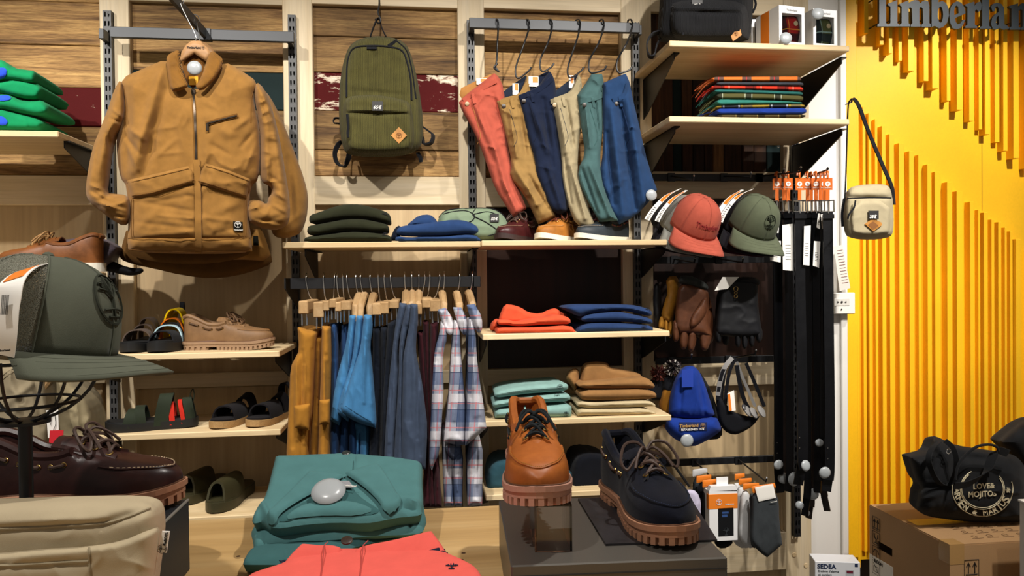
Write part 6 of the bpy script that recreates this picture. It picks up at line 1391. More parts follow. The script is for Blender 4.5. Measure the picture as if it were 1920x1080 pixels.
free_strip([(1392, 356), (1370, 370), (1352, 392), (1337, 418)], -.30, .018, 'white paper band on the dark cap behind the olive one')

# ================================================================== ACCESSORY BARS AND PEGS (right bay)
YA = -.05
BARS = []
for lab, x0, x1, y in (('black bar above the caps', 1222, 1462, 333), ('black bar above the gloves', 1226, 1460, 487), ('black bar above the beanies', 1230, 1462, 675), ('black bar above the socks', 1244, 1460, 865)):
    bb = bar(lab, xw(x0, y, YA), xw(x1, y, YA), zw(1340, y, YA), YA, .026, .012, arms=()); BARS.append(zw(1340, y, YA))
    for o_ in bb.children: o_.data.materials[0] = BLK
def peg(label, px, py, Yend, zbar, chain=False):
    e = P(px, py, Yend); t = thing('peg_hook', label, 'hook', (e[0], YA, zbar), 'peg hooks on the accessory bars')
    MB().box((e[0]-.014, YA-.006, zbar-.016), (e[0]+.014, YA, zbar+.016), .001).build('clamp', BLK, t, smooth=False)
    MB().tube([(e[0], YA-.004, zbar+.004), (e[0], Yend, e[2]), (e[0], Yend-.006, e[2]+.012)], .003, 8).build('peg', BLK, t)
    MB().lathe((e[0], Yend-.006, e[2]+.012), (0, 0, 1), [(.003, 0), (.0045, .003), (.001, .007)], 8).build('peg_tip', CHROME, t)
peg('peg holding the coral cap and the caps behind it', 1300, 338, -.28, BARS[0]); peg('peg holding the olive cap and the caps behind it', 1407, 332, -.28, BARS[0])
peg('peg holding the brown gloves', 1302, 492, -.26, BARS[1]); peg('peg holding the black gloves', 1392, 492, -.26, BARS[1])
peg('peg holding the blue beanie', 1296, 672, -.26, BARS[2]); peg('peg holding the black earmuffs', 1416, 664, -.28, BARS[2])
peg('peg holding the boxed socks', 1344, 905, -.26, BARS[3]); peg('peg holding the loose sock pairs', 1436, 903, -.28, BARS[3])

# ================================================================== GLOVES, BEANIES, EARMUFFS
k5 = lambda L: sc(L, 1190, 300, 2.7)
BRL = leather('brown_glove_leather', '5a3520', .42, hex2='45281a'); RIB = fabric('charcoal_rib_knit', '2c2e2c', .15, 500, .6); BKL = leather('black_glove_suede', '0b0c11', .65, hex2='08090c'); YGL = leather('yellow_glove_leather', 'a87424', .55)
def glove(label, palm, fingers, thumb, cuff, m, cm, Y, grp, seams=()):
    t = thing('glove', label, 'glove', P(*k5([palm[0]])[0][:2], Y), grp)
    b = pillow(k5(palm), Y, .022, .02, 1.8, 14, 1, noise=.003, nsc=18, seed=7); b.build('palm', m, t)
    for j, f in enumerate(fingers): pillow(k5(f), Y+.002, .016, .014, 1.6, 8, 2, noise=.0015, nsc=9, seed=9+j).build('finger', m, t)
    if thumb: pillow(k5(thumb), Y-.022, .016, .012, 1.6, 9, 2, noise=.0015, nsc=9, seed=19).build('thumb', m, t)
    if cuff: pillow(k5(cuff), Y-.004, .024, .022, 1.8, 10, 1, noise=.002, seed=3).build('cuff', cm, t)
    return t, b
YGv = -.27
glove('brown leather glove with knitted charcoal cuff', [(222, 625), (300, 625), (372, 655), (378, 720), (372, 800), (388, 880), (390, 900), (300, 880), (200, 880), (208, 740)], [[(196, 800), (234, 830), (230, 890), (214, 925), (194, 915), (190, 870)], [(236, 830), (276, 850), (272, 920), (258, 962), (234, 958), (226, 920)], [(276, 850), (318, 860), (310, 930), (296, 972), (272, 968), (266, 930)], [(330, 840), (392, 860), (385, 920), (368, 966), (338, 966), (328, 920)]],
      [(372, 700), (352, 690), (320, 740), (285, 790), (274, 840), (290, 860), (330, 830), (368, 770)], [(220, 618), (228, 590), (250, 582), (310, 592), (368, 628), (376, 655), (340, 660), (280, 635), (222, 625)], BRL, RIB, YGv, 'leather gloves')
glove('second brown leather glove, mostly behind the first', [(240, 640), (370, 650), (395, 760), (400, 900), (380, 930), (330, 900), (260, 880)], [[(350, 860), (400, 880), (398, 920), (380, 930), (352, 915)]], None, None, BRL, RIB, YGv+.05, 'leather gloves')
glove('yellow leather glove left of the brown pair', [(155, 592), (228, 585), (226, 700), (196, 800), (185, 830), (130, 800), (150, 720), (168, 670)], [[(128, 790), (152, 790), (150, 850), (132, 862), (118, 845)], [(150, 790), (174, 800), (172, 870), (158, 880), (146, 860)], [(172, 790), (196, 800), (192, 890), (176, 905), (166, 880)]], None, None, YGL, RIB, YGv+.045, 'leather gloves')
glove('black suede glove with white paper tag', [(432, 612), (530, 590), (632, 604), (622, 650), (626, 750), (642, 850), (646, 890), (560, 900), (430, 890), (408, 880), (414, 780), (432, 700)], [[(506, 830), (540, 830), (536, 940), (520, 952), (508, 935)], [(540, 830), (574, 830), (572, 945), (556, 960), (542, 945)], [(576, 830), (610, 830), (608, 935), (592, 950), (578, 935)], [(612, 830), (648, 850), (648, 905), (630, 930), (614, 915)], [(408, 850), (440, 850), (438, 920), (422, 928), (408, 910)]], None, [(508, 600), (560, 588), (632, 598), (632, 640), (560, 630), (508, 628)], BKL, BKL, YGv, 'black gloves')
glove('second black suede glove behind the first', [(420, 640), (520, 600), (520, 880), (420, 910), (405, 800)], [[(440, 850), (480, 860), (476, 935), (456, 940), (442, 920)]], None, None, BKL, BKL, YGv+.05, 'black gloves')
t = thing('paper_tag', 'white paper tag fixed to the black gloves', 'tag', P(*k5([(465, 625)])[0], YGv-.03)); MB().prism([P(*q_, YGv-.03) for q_ in k5([(404, 662), (445, 592), (528, 592), (470, 652)])], (0, -.001, 0)).build('tag', TAGW, t, smooth=False)
t = thing('key_clip', 'brass clip hanging on the black gloves', 'clip', P(*k5([(512, 680)])[0], YGv-.03))
for cy, r in ((652, .008), (672, .005), (690, .006)): 
    c = P(*k5([(512, cy)])[0], YGv-.032); MB().tube([c+np.array([math.cos(a*.6283)*r, 0, math.sin(a*.6283)*r]) for a in range(10)], .0014, 5, closed=True).build('ring', BRASS, t)
t = thing('dark_glove', 'dark glove with clip left of the yellow one', 'glove', P(*k5([(115, 800)])[0], YGv+.03)); pillow(k5([(96, 640), (112, 615), (132, 640), (138, 760), (118, 835), (98, 800), (92, 720)]), YGv+.06, .02, .02, 1.8, 8, 1).build('glove_body', BKL, t)
k6 = lambda L: sc(L, 1200, 640, 2.455)
ROY = fabric('royal_blue_knit', '15307c', .12, 700, .5); MUK = fabric('mustard_knit', '8a5c1c', .12, 700, .5); BKK = fabric('black_knit', '0e0f14', .12, 700, .5)
YBn = -.28
t = thing('beanie', 'royal blue beanie with lettered cuff', 'beanie', P(*k6([(240, 485)])[0], YBn)); 
b = pillow(k6([(192, 125), (215, 112), (250, 114), (275, 140), (300, 200), (328, 290), (350, 352), (240, 365), (132, 350), (138, 260), (160, 180)]), YBn, .045, .05, 1.8, 24, 1, noise=.004, nsc=22, seed=5, stretch=(.5, 2), folds=[(1280, 700, 1275, 780, 4, -.01), (1310, 700, 1322, 780, 4, -.01)]); b.build('crown', ROY, t)
c = pillow(k6([(132, 348), (240, 358), (350, 345), (366, 375), (376, 408), (352, 428), (300, 462), (240, 488), (190, 466), (145, 440), (114, 402), (120, 370)]), YBn-.015, .05, .05, 1.8, 20, 1, noise=.003, nsc=20, seed=6); co_ = c.build('cuff', ROY, t)
d = float(c.surf(*k6([(240, 393)])[0])); cx, cy = k6([(240, 393)])[0]
pt_ = pillow(k6([(178, 372, 1), (308, 372, 1), (308, 412, 1), (178, 412, 1)]), 0, .001, .001, 1.8, 2, 0, Yfn=over(c, .001)); po = pt_.build('woven_patch', fabric('navy_patch', '182246', .05), t)
GOLD = plain('gold_thread', 'b0894a', .6)
ptext('Timberland', cx-6, cy-2, d-.006, 38, GOLD, po, bold=.02); tree_mark(P(cx+20, cy-2, d-.006), (1, 0, 0), (0, 0, 1), .008, GOLD, po); ptext('ESTABLISHED 1973', cx+1, cy+5, d-.006, 46, LABELW, po, bold=.01)
MB().box(P(*k6([(192, 130)])[0], YBn-.052), P(*k6([(245, 210)])[0], YBn-.052)+np.array([0, -.001, 0])).build('hang_tag', plain('blue_card', '1a3a9a', .5), t, smooth=False)
sec_tag(*k6([(215, 456)])[0], YBn-.07, 13, t)
t = thing('beanie', 'mustard beanie behind the blue one', 'beanie', P(*k6([(100, 330)])[0], YBn+.06)); pillow(k6([(170, 120), (130, 150), (100, 220), (88, 300), (100, 350), (200, 350), (200, 200)]), YBn+.07, .03, .05, 1.8, 14, 1, noise=.003).build('crown', MUK, t); pillow(k6([(90, 340), (200, 350), (180, 420), (100, 400)]), YBn+.065, .03, .05, 1.8, 10, 1).build('cuff', MUK, t)
t = thing('beanie', 'black beanie right behind the blue one', 'beanie', P(*k6([(350, 450)])[0], YBn+.06)); pillow(k6([(270, 130), (310, 190), (345, 270), (372, 370), (376, 440), (350, 452), (250, 440), (240, 200)]), YBn+.08, .03, .05, 1.8, 14, 1, noise=.003).build('crown', BKK, t); pillow(k6([(300, 380), (378, 380), (378, 448), (300, 455)]), YBn+.075, .03, .04, 1.8, 8, 1).build('cuff', BKK, t)
# floral pompoms
def pompom(label, px, py, rpx, hexes, Y):
    t = thing('pompom_beanie', label, 'beanie', P(px, py+rpx, Y)); rng = random.Random(int(px)); c = P(px, py, Y); r = rpx/ppm(Y)
    for q_, hx in enumerate(hexes):
        mb = MB()
        for _ in range(70):
            v = np.array([rng.gauss(0, 1) for _ in range(3)]); v /= np.linalg.norm(v); a = c+v*r*.35; e = c+v*r*rng.uniform(.8, 1.1); s_ = np.cross(v, [rng.random(), rng.random(), rng.random()]); s_ /= np.linalg.norm(s_); mb.add([a-s_*.001, a+s_*.001, e+s_*.003, e-s_*.003], [(0, 1, 2, 3)])
        o = mb.build('yarn', fabric('yarn_'+hx, hx, .1), t, smooth=False); o['kind'] = 'stuff'
    MB().lathe(c-np.array([0, 0, r*.5]), (0, 0, 1), [(r*.1, 0), (r*.4, r*.25), (r*.5, r*.5), (r*.4, r*.75), (r*.1, r)], 10).build('core', fabric('yarn_core_'+hexes[0], hexes[0], .1), t)
    pillow([(px-rpx*1.1, py+rpx*.5), (px+rpx, py+rpx*.5), (px+rpx*1.2, py+rpx*3), (px-rpx*1.2, py+rpx*3)], Y+.02, .02, .03, 2.5, 8, 1).build('crown', BKK, t)
pompom('dark red pompom beanie beside the khaki trousers', 1234, 700, 17, ['3a1a18', '5a2c24'], YBn+.06)
pompom('black and white pompom beanie left of the blue one', 1262, 690, 17, ['17161a', 'c8c2ba', '2a1c20'], YBn+.04)
# earmuffs
t = thing('earmuffs', 'black fleece ear warmers with grey straps', 'earmuffs', P(*k6([(430, 430)])[0], YBn)); GST = plain('grey_plastic', '7c7a78', .4)
pillow(k6([(352, 290), (362, 250), (390, 280), (420, 320), (480, 342), (535, 350), (556, 340), (520, 390), (470, 420), (430, 432), (385, 412), (358, 360)]), YBn, .02, .02, 1.8, 9, 1).build('fleece_band', BKK, t)
for pts, m_, w in (([(425, 75), (390, 120), (370, 180), (358, 250)], GST, .016), ([(440, 75), (412, 140), (398, 220), (392, 290)], BKK, .012), ([(432, 75), (385, 130), (366, 200), (356, 270)], BKK, .012), ([(445, 95), (470, 160), (500, 230), (530, 300)], GST, .010), ([(488, 100), (510, 150), (540, 220), (572, 300)], BKK, .012), ([(445, 110), (460, 200), (480, 270), (500, 310)], BKK, .014)):
    MB().strap(spline([P(*q_, YBn-.01) for q_ in k6(pts)], 5), (1, -.4, 0), w, .003).build('strap', m_, t)
for x, y, r in ((492, 322, 12), (520, 330, 12), (556, 324, 13), (480, 310, 9)):
    c = P(*k6([(x, y)])[0], YBn-.02); MB().lathe(c, (.6, -.6, .5), [(.02*r/12, 0), (.021*r/12, .004), (.015*r/12, .008)], 18).build('slider_disc', GST if r > 9 else plain('dark_grey_plastic', '3a3a3c', .4), t)
q0 = k6([(402, 240), (432, 225), (440, 318), (408, 322)]); MB().prism([P(*q_, YBn-.03) for q_ in q0], (0, -.001, 0)).build('swing_tag', TAGW, t, smooth=False); MB().prism([P(*q_, YBn-.0315) for q_ in k6([(404, 245), (414, 240), (422, 318), (410, 320)])], (0, -.001, 0)).build('tag_print', ORANGE, t, smooth=False)
t = thing('ear_warmer', 'black ear warmer hanging behind the grey-strapped one', 'earmuffs', P(*k6([(360, 400)])[0], YBn+.06)); pillow(k6([(346, 260), (370, 140), (395, 90), (400, 130), (380, 260), (400, 400), (372, 400)]), YBn+.06, .01, .02, 1.8, 6, 1).build('fleece_band', BKK, t)

# ================================================================== SOCKS
YSk = -.30
WSK = fabric('white_sock_knit', 'c8c8c8', .05, 700, .5); GSK = fabric('charcoal_sock_knit', '33373a', .15, 700, .5)
t = thing('sock_box', 'white and orange hanging box with black socks inside', 'box', P(*k6([(380, 915)])[0], YSk)); 
def kb(n_, a_, b_, y0, y1, m, par): 
    c0 = P(*k6([a_])[0], y0); c1 = P(*k6([b_])[0], y0); return MB().box((c0[0], y0, c1[2]), (c1[0], y1, c0[2]), .0008).build(n_, m, par, smooth=False)
kb('carton', (318, 690), (450, 915), YSk, YSk+.05, WBOX, t); kb('orange_band', (316, 706), (450, 768), YSk-.001, YSk+.02, ORANGE, t); kb('window', (360, 768), (432, 895), YSk-.001, YSk+.01, plain('black_window', '101114', .35), t)
kb('hang_tab', (352, 626), (406, 690), YSk+.02, YSk+.0215, WBOX, t)
MB().prism([P(*q_, YSk) for q_ in k6([(318, 690), (450, 690), (440, 664), (326, 668)])], (0, .02, .0)).build('box_top', WBOX, t, smooth=False)
tree_mark(P(*k6([(363, 740)])[0], YSk-.0015), (1, 0, 0), (0, 0, 1), .010, WBOX, t); ptext('TIMBERLAND', *k6([(412, 750)])[0], YSk-.0015, 18, WBOX, t)
tree_mark(P(*k6([(397, 875)])[0], YSk-.0015), (1, 0, 0), (0, 0, 1), .016, GSK, t, ring=False); MB().box(P(*k6([(378, 785)])[0], YSk-.0014), P(*k6([(408, 792)])[0], YSk-.0010)).box(P(*k6([(378, 798)])[0], YSk-.0014), P(*k6([(402, 808)])[0], YSk-.0010)).build('blue_print', plain('blue_print_ink', '2a4a80', .6), t, smooth=False)
def socks(label, o, m, Y, s, card=None, grp='sock pairs'):
    t = thing('sock_pair', label, 'socks', P(*k6([o[len(o)//2]])[0][:2], Y), grp); pillow(k6(o), Y, .014, .014, 1.8, 9, 1, noise=.003, nsc=14, seed=s, stretch=(.6, 2)).build('knitted_socks', m, t)
    if card:
        pillow(k6(card[0]), Y-.012, .002, .002, 1.8, 2, 0).build('header_card', card[1], t)
        if len(card) > 2: pillow(k6(card[2]), Y-.018, .001, .001, 1.8, 2, 0).build('price_label', TAGW, t)
    return t
g_ = socks('charcoal ankle socks with paper label, frontmost', [(515, 690), (560, 700), (622, 690), (640, 740), (640, 820), (655, 935, 1), (620, 965), (585, 995, 1), (550, 970), (512, 930), (505, 900), (514, 800)], GSK, YSk-.03, 3, [[(512, 668), (620, 652), (626, 672), (520, 700)], ORANGE, [(528, 672), (612, 656), (626, 720), (546, 738)]])
ptext('Timberland', *k6([(615, 738)])[0], YSk-.05, 14, LABELW, g_, rot=.15)
socks('grey ankle socks just behind the charcoal pair', [(500, 700), (530, 700), (545, 800), (540, 920), (530, 960), (505, 930), (508, 800)], GSK, YSk-.005, 4)
for i, (x, lab) in enumerate(((478, 'white ankle socks behind the charcoal pairs'), (458, 'second white ankle socks along the peg'), (440, 'rearmost white ankle socks on the peg'))):
    socks(lab, [(x-14, 690-i*18), (x+22, 685-i*18), (x+34, 760), (x+34, 850), (x+50, 920), (x+40, 960), (x-10, 930), (x-26, 880), (x-18, 800)], WSK, YSk+.03+.035*i, 6+i, [[(x-4, 655-i*22), (x+70-i*14, 650-i*22), (x+70-i*14, 668-i*22), (x-4, 684-i*22)], ORANGE])
for i, (x, y, lab) in enumerate(((290, 640, 'black socks behind the boxed pair'), (262, 620, 'second black socks behind the boxed pair'), (244, 590, 'grey socks rearmost left of the boxed pair'))):
    socks(lab, [(x, y+30), (x+60, y+24), (x+64, y+150), (x+70, y+270), (x+10, y+280), (x-4, y+150)], BKK if i < 2 else GSK, YSk+.05+.035*i, 16+i, [[(x-2, y), (x+66, y-8), (x+66, y+14), (x-2, y+34)], ORANGE if i != 2 else WBOX])
socks('black socks low behind the boxed pair', [(340, 900), (425, 905), (428, 935), (380, 958), (345, 940)], BKK, YSk+.03, 30)
socks('pale lavender slipper sock behind the navy shoe', [(200, 690), (225, 680), (262, 690), (282, 740), (278, 790), (288, 860), (286, 890), (230, 890), (215, 800)], fabric('lavender_fleece', 'b8b2c8', .06), YSk-.02, 31, None, None)
t = thing('chain_loop', 'black beaded chain hanging behind the navy shoe', 'chain', P(*k6([(190, 630)])[0], YSk))
mb = MB()
for i in range(16):
    x, y = k6([(148+i*5, 560+i*7)])[0]; c = P(x, y, YSk+.02); mb.lathe(c-np.array([0, 0, .005]), (.3, 0, 1), [(.001, 0), (.005, .003), (.005, .007), (.001, .01)], 8)
mb.build('beads', BLK, t)

# ================================================================== BELTS
OPL = plain('translucent_orange_plastic', 'c8601a', .35); BLT = leather('black_belt_leather', '090a0e', .35, hex2='06070a'); BLT2 = leather('dark_brown_belt_leather', '1d1512', .4)
random.seed(11)
BE = [  # x top, Y, width m, bottom y, material, facing(1 flat, 0 edge), tag?, disc(px,py,r) , label bit
 (1457, -.20, .034, 890, BLT, 1, (1440, 408, 1462, 437), (1459, 871, 10), 'leftmost black belt, flat, with angled white tag'),
 (1470, -.16, .030, 900, BLT2, .6, (1444, 452, 1464, 492), (1468, 896, 11), 'dark brown belt second from the left'),
 (1478, -.24, .028, 905, BLT, .5, (1468, 422, 1486, 508), (1488, 898, 14), 'black belt with a long white tag left of the front one'),
 (1499, -.33, .036, 880, BLT, 1, (1506, 424, 1520, 498), (1510, 873, 11), 'wide front black belt, flat and glossy'),
 (1514, -.25, .026, 935, BLT, .5, None, (1499, 947, 8), 'narrow black belt just right of the front one'),
 (1521, -.20, .024, 950, BLT2, .4, (1524, 452, 1538, 502), (1513, 962, 6), 'braided dark belt right of the middle'),
 (1530, -.28, .026, 900, BLT, .5, (1531, 400, 1537, 430), (1536, 830, 8), 'black belt fourth from the right'),
 (1538, -.22, .024, 930, BLT2, .5, None, (1524, 926, 12), 'dark brown belt third from the right'),
 (1545, -.30, .026, 870, BLT, .6, (1541, 402, 1546, 432), None, 'black belt with rolled end second from the right'),
 (1552, -.35, .032, 900, BLT, .8, None, (1546, 886, 12), 'rightmost black belt, hanging furthest out'),
]
for i, (x, Y, w, yb, m, fl, tg, dc, lab) in enumerate(BE):
    t = thing('belt', lab, 'belt', P(x, yb, Y), 'belts on orange hangers')
    wd = (math.cos(R_(90*(1-fl))), -math.sin(R_(90*(1-fl))), 0)
    top = P(x, 398, Y); bx = x+random.uniform(0, 6)
    pts = [P(x, 396, Y), P(x+1, 480, Y), P(x+2, 600, Y), P(bx, 750, Y), P(bx, yb-30, Y), P(bx+random.uniform(-4, 4), yb, Y)]
    MB().strap(spline(pts, 4), wd, w, .004).build('strap', m, t)
    pts2 = [q_+np.array([random.uniform(.004, .010), .014, 0]) for q_ in pts]; pts2[-1] = P(bx+random.uniform(-10, 10), yb+random.uniform(10, 40), Y+.014)
    MB().strap(spline(pts2, 4), wd, w*.97, .004).build('strap_tail', m, t)
    if fl >= .8: MB().lathe(P(x, yb-40, Y-.003), (0, -1, 0), [(.002, 0), (.002, .001)], 8).lathe(P(x, yb-60, Y-.003), (0, -1, 0), [(.002, 0), (.002, .001)], 8).build('holes', CHROME, t)
    # buckle frame
    W = np.array(wd); c = P(x, 386, Y); hw = w*.62
    fr = [c-W*hw+np.array([0, 0, .018]), c+W*hw+np.array([0, 0, .018]), c+W*hw-np.array([0, 0, .020]), c-W*hw-np.array([0, 0, .020])]
    bk = MB().tube(fr, .0032, 6, closed=True).tube([c+np.array([0, 0, .018]), c-np.array([0, .004, .026])], .0022, 6).build('buckle', CHROME if i != 1 else BRASSD, t)
    MB().strap([c-np.array([0, .003, .03]), c-np.array([0, .003, .044])], wd, w*1.15, .012).build('keeper_loop', m, t)
    # orange plastic hanger
    hc = P(x, 345, Y); wv = np.array([.92, -.4, 0]) if i != 3 else np.array([1., 0, 0])
    h0 = MB().strap([hc+np.array([0, 0, .021]), hc-np.array([0, 0, .021])], wv, .030, .002).strap([hc-np.array([0, 0, .021]), c+np.array([0, 0, .016])], wv, .012, .002)
    h0.tube(spline([hc+np.array([0, 0, .02]), hc+np.array([0, 0, .034]), hc+np.array([.004, .006, .044]), hc+np.array([0, .012, .040]), hc+np.array([-.003, .010, .030])], 4), .0035, 6); hh = h0.build('orange_hanger', OPL, t)
    n_ = np.cross(wv, [0, 0, 1]); n_ = n_ if n_[1] < 0 else -n_
    MB().lathe(hc+n_*.0015, n_, [(.0085, 0), (.0085, .0006)], 16).build('round_emblem', LABELW, hh); text('Timberland', hc+n_*.0018-np.array([0, 0, .013]), wv, (0, 0, 1), .022, LABELW, hh)
    tree_mark(hc+n_*.0022, wv, (0, 0, 1), .006, OPL, hh, ring=False)
    if tg:
        Yt = min(Y-.012, -.31); q_ = [P(tg[0]+random.uniform(-3, 3), tg[1], Yt), P(tg[2], tg[1]+random.uniform(-3, 3), Yt), P(tg[2]+random.uniform(-3, 3), tg[3], Yt), P(tg[0], tg[3]-random.uniform(0, 4), Yt)]
        tp = MB().prism(q_, (0, -.0006, 0)).build('paper_tag', TAGW, t, smooth=False); ln = MB(); e0 = q_[0]*.75+q_[1]*.25; e1 = q_[0]*.25+q_[1]*.75; f0 = q_[3]*.75+q_[2]*.25; f1 = q_[3]*.25+q_[2]*.75
        for s_ in (.45, .52, .58, .63, .70, .76): 
            a_ = e0*(1-s_)+f0*s_-np.array([0, .0012, 0]); b_ = e1*(1-s_)+f1*s_-np.array([0, .0012, 0]); ln.tube([a_, b_], .0007, 4)
        ln.build('barcode_lines', INK, tp)
    if dc: sec_tag(dc[0], dc[1], Y-.03, dc[2], t, (random.uniform(-.5, .3), -1, random.uniform(-.1, .3)))
peg('long peg carrying the left belts', 1468, 325, -.24, BARS[0]); peg('long peg carrying the front belt', 1500, 322, -.36, BARS[0])
t = thing('peg_hook', 'long slanted peg carrying the right belts', 'hook', P(1500, 333, -.10), 'peg hooks on the accessory bars'); MB().tube([P(1500, 338, -.05), P(1552, 318, -.38)], .003, 8).build('peg', BLK, t); MB().lathe(P(1552, 318, -.38), (0, 0, 1), [(.003, 0), (.005, .004), (.001, .008)], 8).build('peg_tip', BLK, t)
# ================================================================== FOREGROUND, LEFT: TRUCKER CAP ON WIRE STAND, WAIST BAG, JACKETS
OLF = fabric('field_olive_twill', '4d5044', .06, 1500, .25); OLM = None
def mesh_mat():
    t = NT('trucker_mesh'); co = t.coords((1100, 1100, 1100)); v = t.n('ShaderNodeTexVoronoi', i_Scale=1.0); t.l(co, v.inputs['Vector'])
    a = t.n('ShaderNodeBsdfTransparent'); mx = t.n('ShaderNodeMixShader'); th = t.math('GREATER_THAN', v.outputs[0], .46)
    t.b.inputs['Base Color'].default_value = (*lin('6a6a5c'), 1); t.b.inputs['Roughness'].default_value = .8
    out = t.t.nodes['Material Output']; t.l(th, mx.inputs[0]); t.l(a.outputs[0], mx.inputs[1]); t.l(t.b.outputs[0], mx.inputs[2]); t.l(mx.outputs[0], out.inputs[0]); return t.m
MESH = mesh_mat()
Yc = -1.70
base = P(62, 659, Yc); 
ct = cap('olive trucker cap with mesh back on a wire stand', base, (R_(7), R_(5), R_(80)), OLF, None, back_m=MESH, k=1.08, tall=.119, droop=.55, mark=mark_tree(fabric('deep_field_olive_thread', '2b2e25', .05), .034, .42))
# paper band over the back of the trucker cap
pb = thing('paper_band', 'white paper band with orange print over the trucker cap', 'label', P(20, 600, Yc-.1))
yb_ = Yc-.105
pp_ = spline([P(72, 500, Yc-.03), P(45, 508, Yc-.07), P(22, 530, yb_), P(10, 570, yb_-.006), P(4, 620, yb_-.004), P(-2, 664, yb_+.004)], 5)
MB().strap(pp_, (1, -.1, .3), .034, .0012).build('band', TAGW, pb); MB().strap([q_+np.array([0, -.0016, .0006]) for q_ in pp_[3:10]], (1, -.1, .3), .024, .0008).build('orange_print', ORANGE, pb)
bl = MB()
for i in range(14): 
    a_ = P(4+i*1.0, 553, yb_-.012); b_ = P(1+i*1.0, 590, yb_-.012); bl.tube([a_, b_], .00016 if i % 3 else .0003, 4)
bl.build('barcode_lines', INK, pb); ptext('Timberland', 4, 657, yb_-.010, 26, INK, pb, rot=.05)
# wire stand
st = thing('wire_cap_stand', 'black wire stand under the trucker cap', 'stand', (base[0], base[1], Z_T))
pole = P(47, 795, Yc); r0 = .092; zb = base[2]-.006; zp = pole[2]+.004; cx, cy = pole[0], pole[1]
MB().tube([(cx, cy, Z_T+.006), (cx, cy, zp)], .0085, 12).build('pole', BLK, st); MB().lathe((cx, cy, Z_T), (0, 0, 1), [(.07, 0), (.07, .004), (.012, .008)], 24).build('base_plate', BLK, st); MB().lathe((cx, cy, zp-.003), (0, 0, 1), [(.03, 0), (.03, .004), (.01, .006)], 20).build('collar_disc', BLK, st)
for i in range(8):
    a = i*math.pi/4+.2; pts = [(cx+math.cos(a)*r0*math.sin(f*math.pi/2), cy+math.sin(a)*r0*math.sin(f*math.pi/2), zp+(zb-zp)*(1-math.cos(f*math.pi/2))) for f in [j/8 for j in range(9)]]
    MB().tube(pts, .0022, 6).build('wire_rib', BLK, st)
for f in (.5, .98):
    rr = r0*math.sin(f*math.pi/2); z = zp+(zb-zp)*(1-math.cos(f*math.pi/2)); MB().tube([(cx+math.cos(a*.2618)*rr, cy+math.sin(a*.2618)*rr, z) for a in range(24)], .0022, 6, closed=True).build('wire_ring', BLK, st)
# beige waist bag
BEI = fabric('sand_nylon', 'a3957a', .05, 1500, .2, .8, 12)
w2 = lambda L: [(p[0]/2.455, 640+p[1]/2.455)+tuple(p[2:]) for p in L]
Yw = -1.80
t = thing('waist_bag', 'beige waist bag in the bottom left foreground', 'bag', (P(100, 1080, Yw)[0], Yw, Z_T))
b = pillow(w2([(-220, 760), (-100, 738), (0, 737), (200, 730), (400, 724), (600, 722), (690, 734), (735, 775), (745, 860), (738, 960), (720, 1080), (700, 1280), (660, 1420, 1), (-220, 1420, 1)]), Yw, .055, .05, 2.6, 45, 1, noise=.003, nsc=60, seed=4, prof=.45,
           folds=[w2([(0, 862)])[0]+w2([(480, 838)])[0]+(11, -.007), w2([(480, 838)])[0]+w2([(690, 770)])[0]+(11, -.007), w2([(0, 842)])[0]+w2([(480, 818)])[0]+(9, .006)]); b.build('main_body', BEI, t)
p = pillow(w2([(-220, 990), (0, 975), (200, 955), (400, 945), (560, 920), (700, 862), (742, 850), (735, 960), (715, 1080), (690, 1300), (640, 1400), (-220, 1400)]), 0, .016, 0, 2.6, 14, 1, noise=.003, nsc=50, seed=8, Yfn=over(b), folds=[w2([(0, 1040)])[0]+w2([(400, 1020)])[0]+(10, -.005)]); p.build('front_pocket', BEI, t)
BEID = fabric('sand_nylon_seam', '8c8068', .04)
MB().tube(onpts(b, w2([(-100, 868), (100, 860), (300, 850), (480, 838), (600, 805), (690, 768)]), .001), .0018, 6).build('zip_seam', BEID, t)
MB().tube(onpts(p, w2([(-100, 1035), (100, 1030), (300, 1018), (410, 1012)]), .001), .0018, 6).build('pocket_zip', BEID, t)
MB().tube(onpts(p, w2([(410, 950), (412, 1010), (414, 1080), (416, 1200)]), .001), .0012, 6).build('pocket_seam', BEID, t)
q0 = w2([(748, 872), (783, 874), (768, 972), (732, 970)])
tg = MB().prism([P(*q_, Yw-.03) for q_ in q0], (0, -.0015, 0)).build('woven_side_tag', LABELW, t, smooth=False); ptext('ReBOTL', *w2([(762, 908)])[0], Yw-.032, 24, INK, tg, rot=math.radians(80)); tree_mark(P(*w2([(746, 955)])[0], Yw-.032), (.2, 0, 1), (-1, 0, .2), .005, INK, tg)
# beige jackets hanging at far left
STO = fabric('pale_stone_twill', '8c8068', .08, 1200, .3); STD = fabric('stone_twill', '6c5e48', .08, 1200, .3)
Yj = -.42
t = thing('hanging_jacket', 'pale stone jacket hanging at the far left behind wire stand', 'jacket', P(40, 830, Yj), 'stone jackets at the far left')
b = pillow(w2([(-300, 60), (-100, 90), (60, 98), (185, 110), (215, 200), (236, 330), (230, 480), (220, 700), (-300, 700)]), Yj, .05, .18, 3, 25, 1, noise=.008, nsc=26, seed=3, folds=[(20, 700, 40, 820, 8, .012), (60, 690, 80, 800, 6, -.012), (10, 760, 60, 720, 6, .01)]); b.build('body', STO, t)
for pts in ([(-30, 200), (20, 150), (90, 108)], [(-30, 215), (25, 165), (100, 115)]): MB().tube(onpts(b, w2(pts), .001), .001, 4).build('stitching', BEID, t)
t = thing('hanging_jacket', 'darker stone jacket hanging behind the pale one', 'jacket', P(150, 830, Yj), 'stone jackets at the far left')
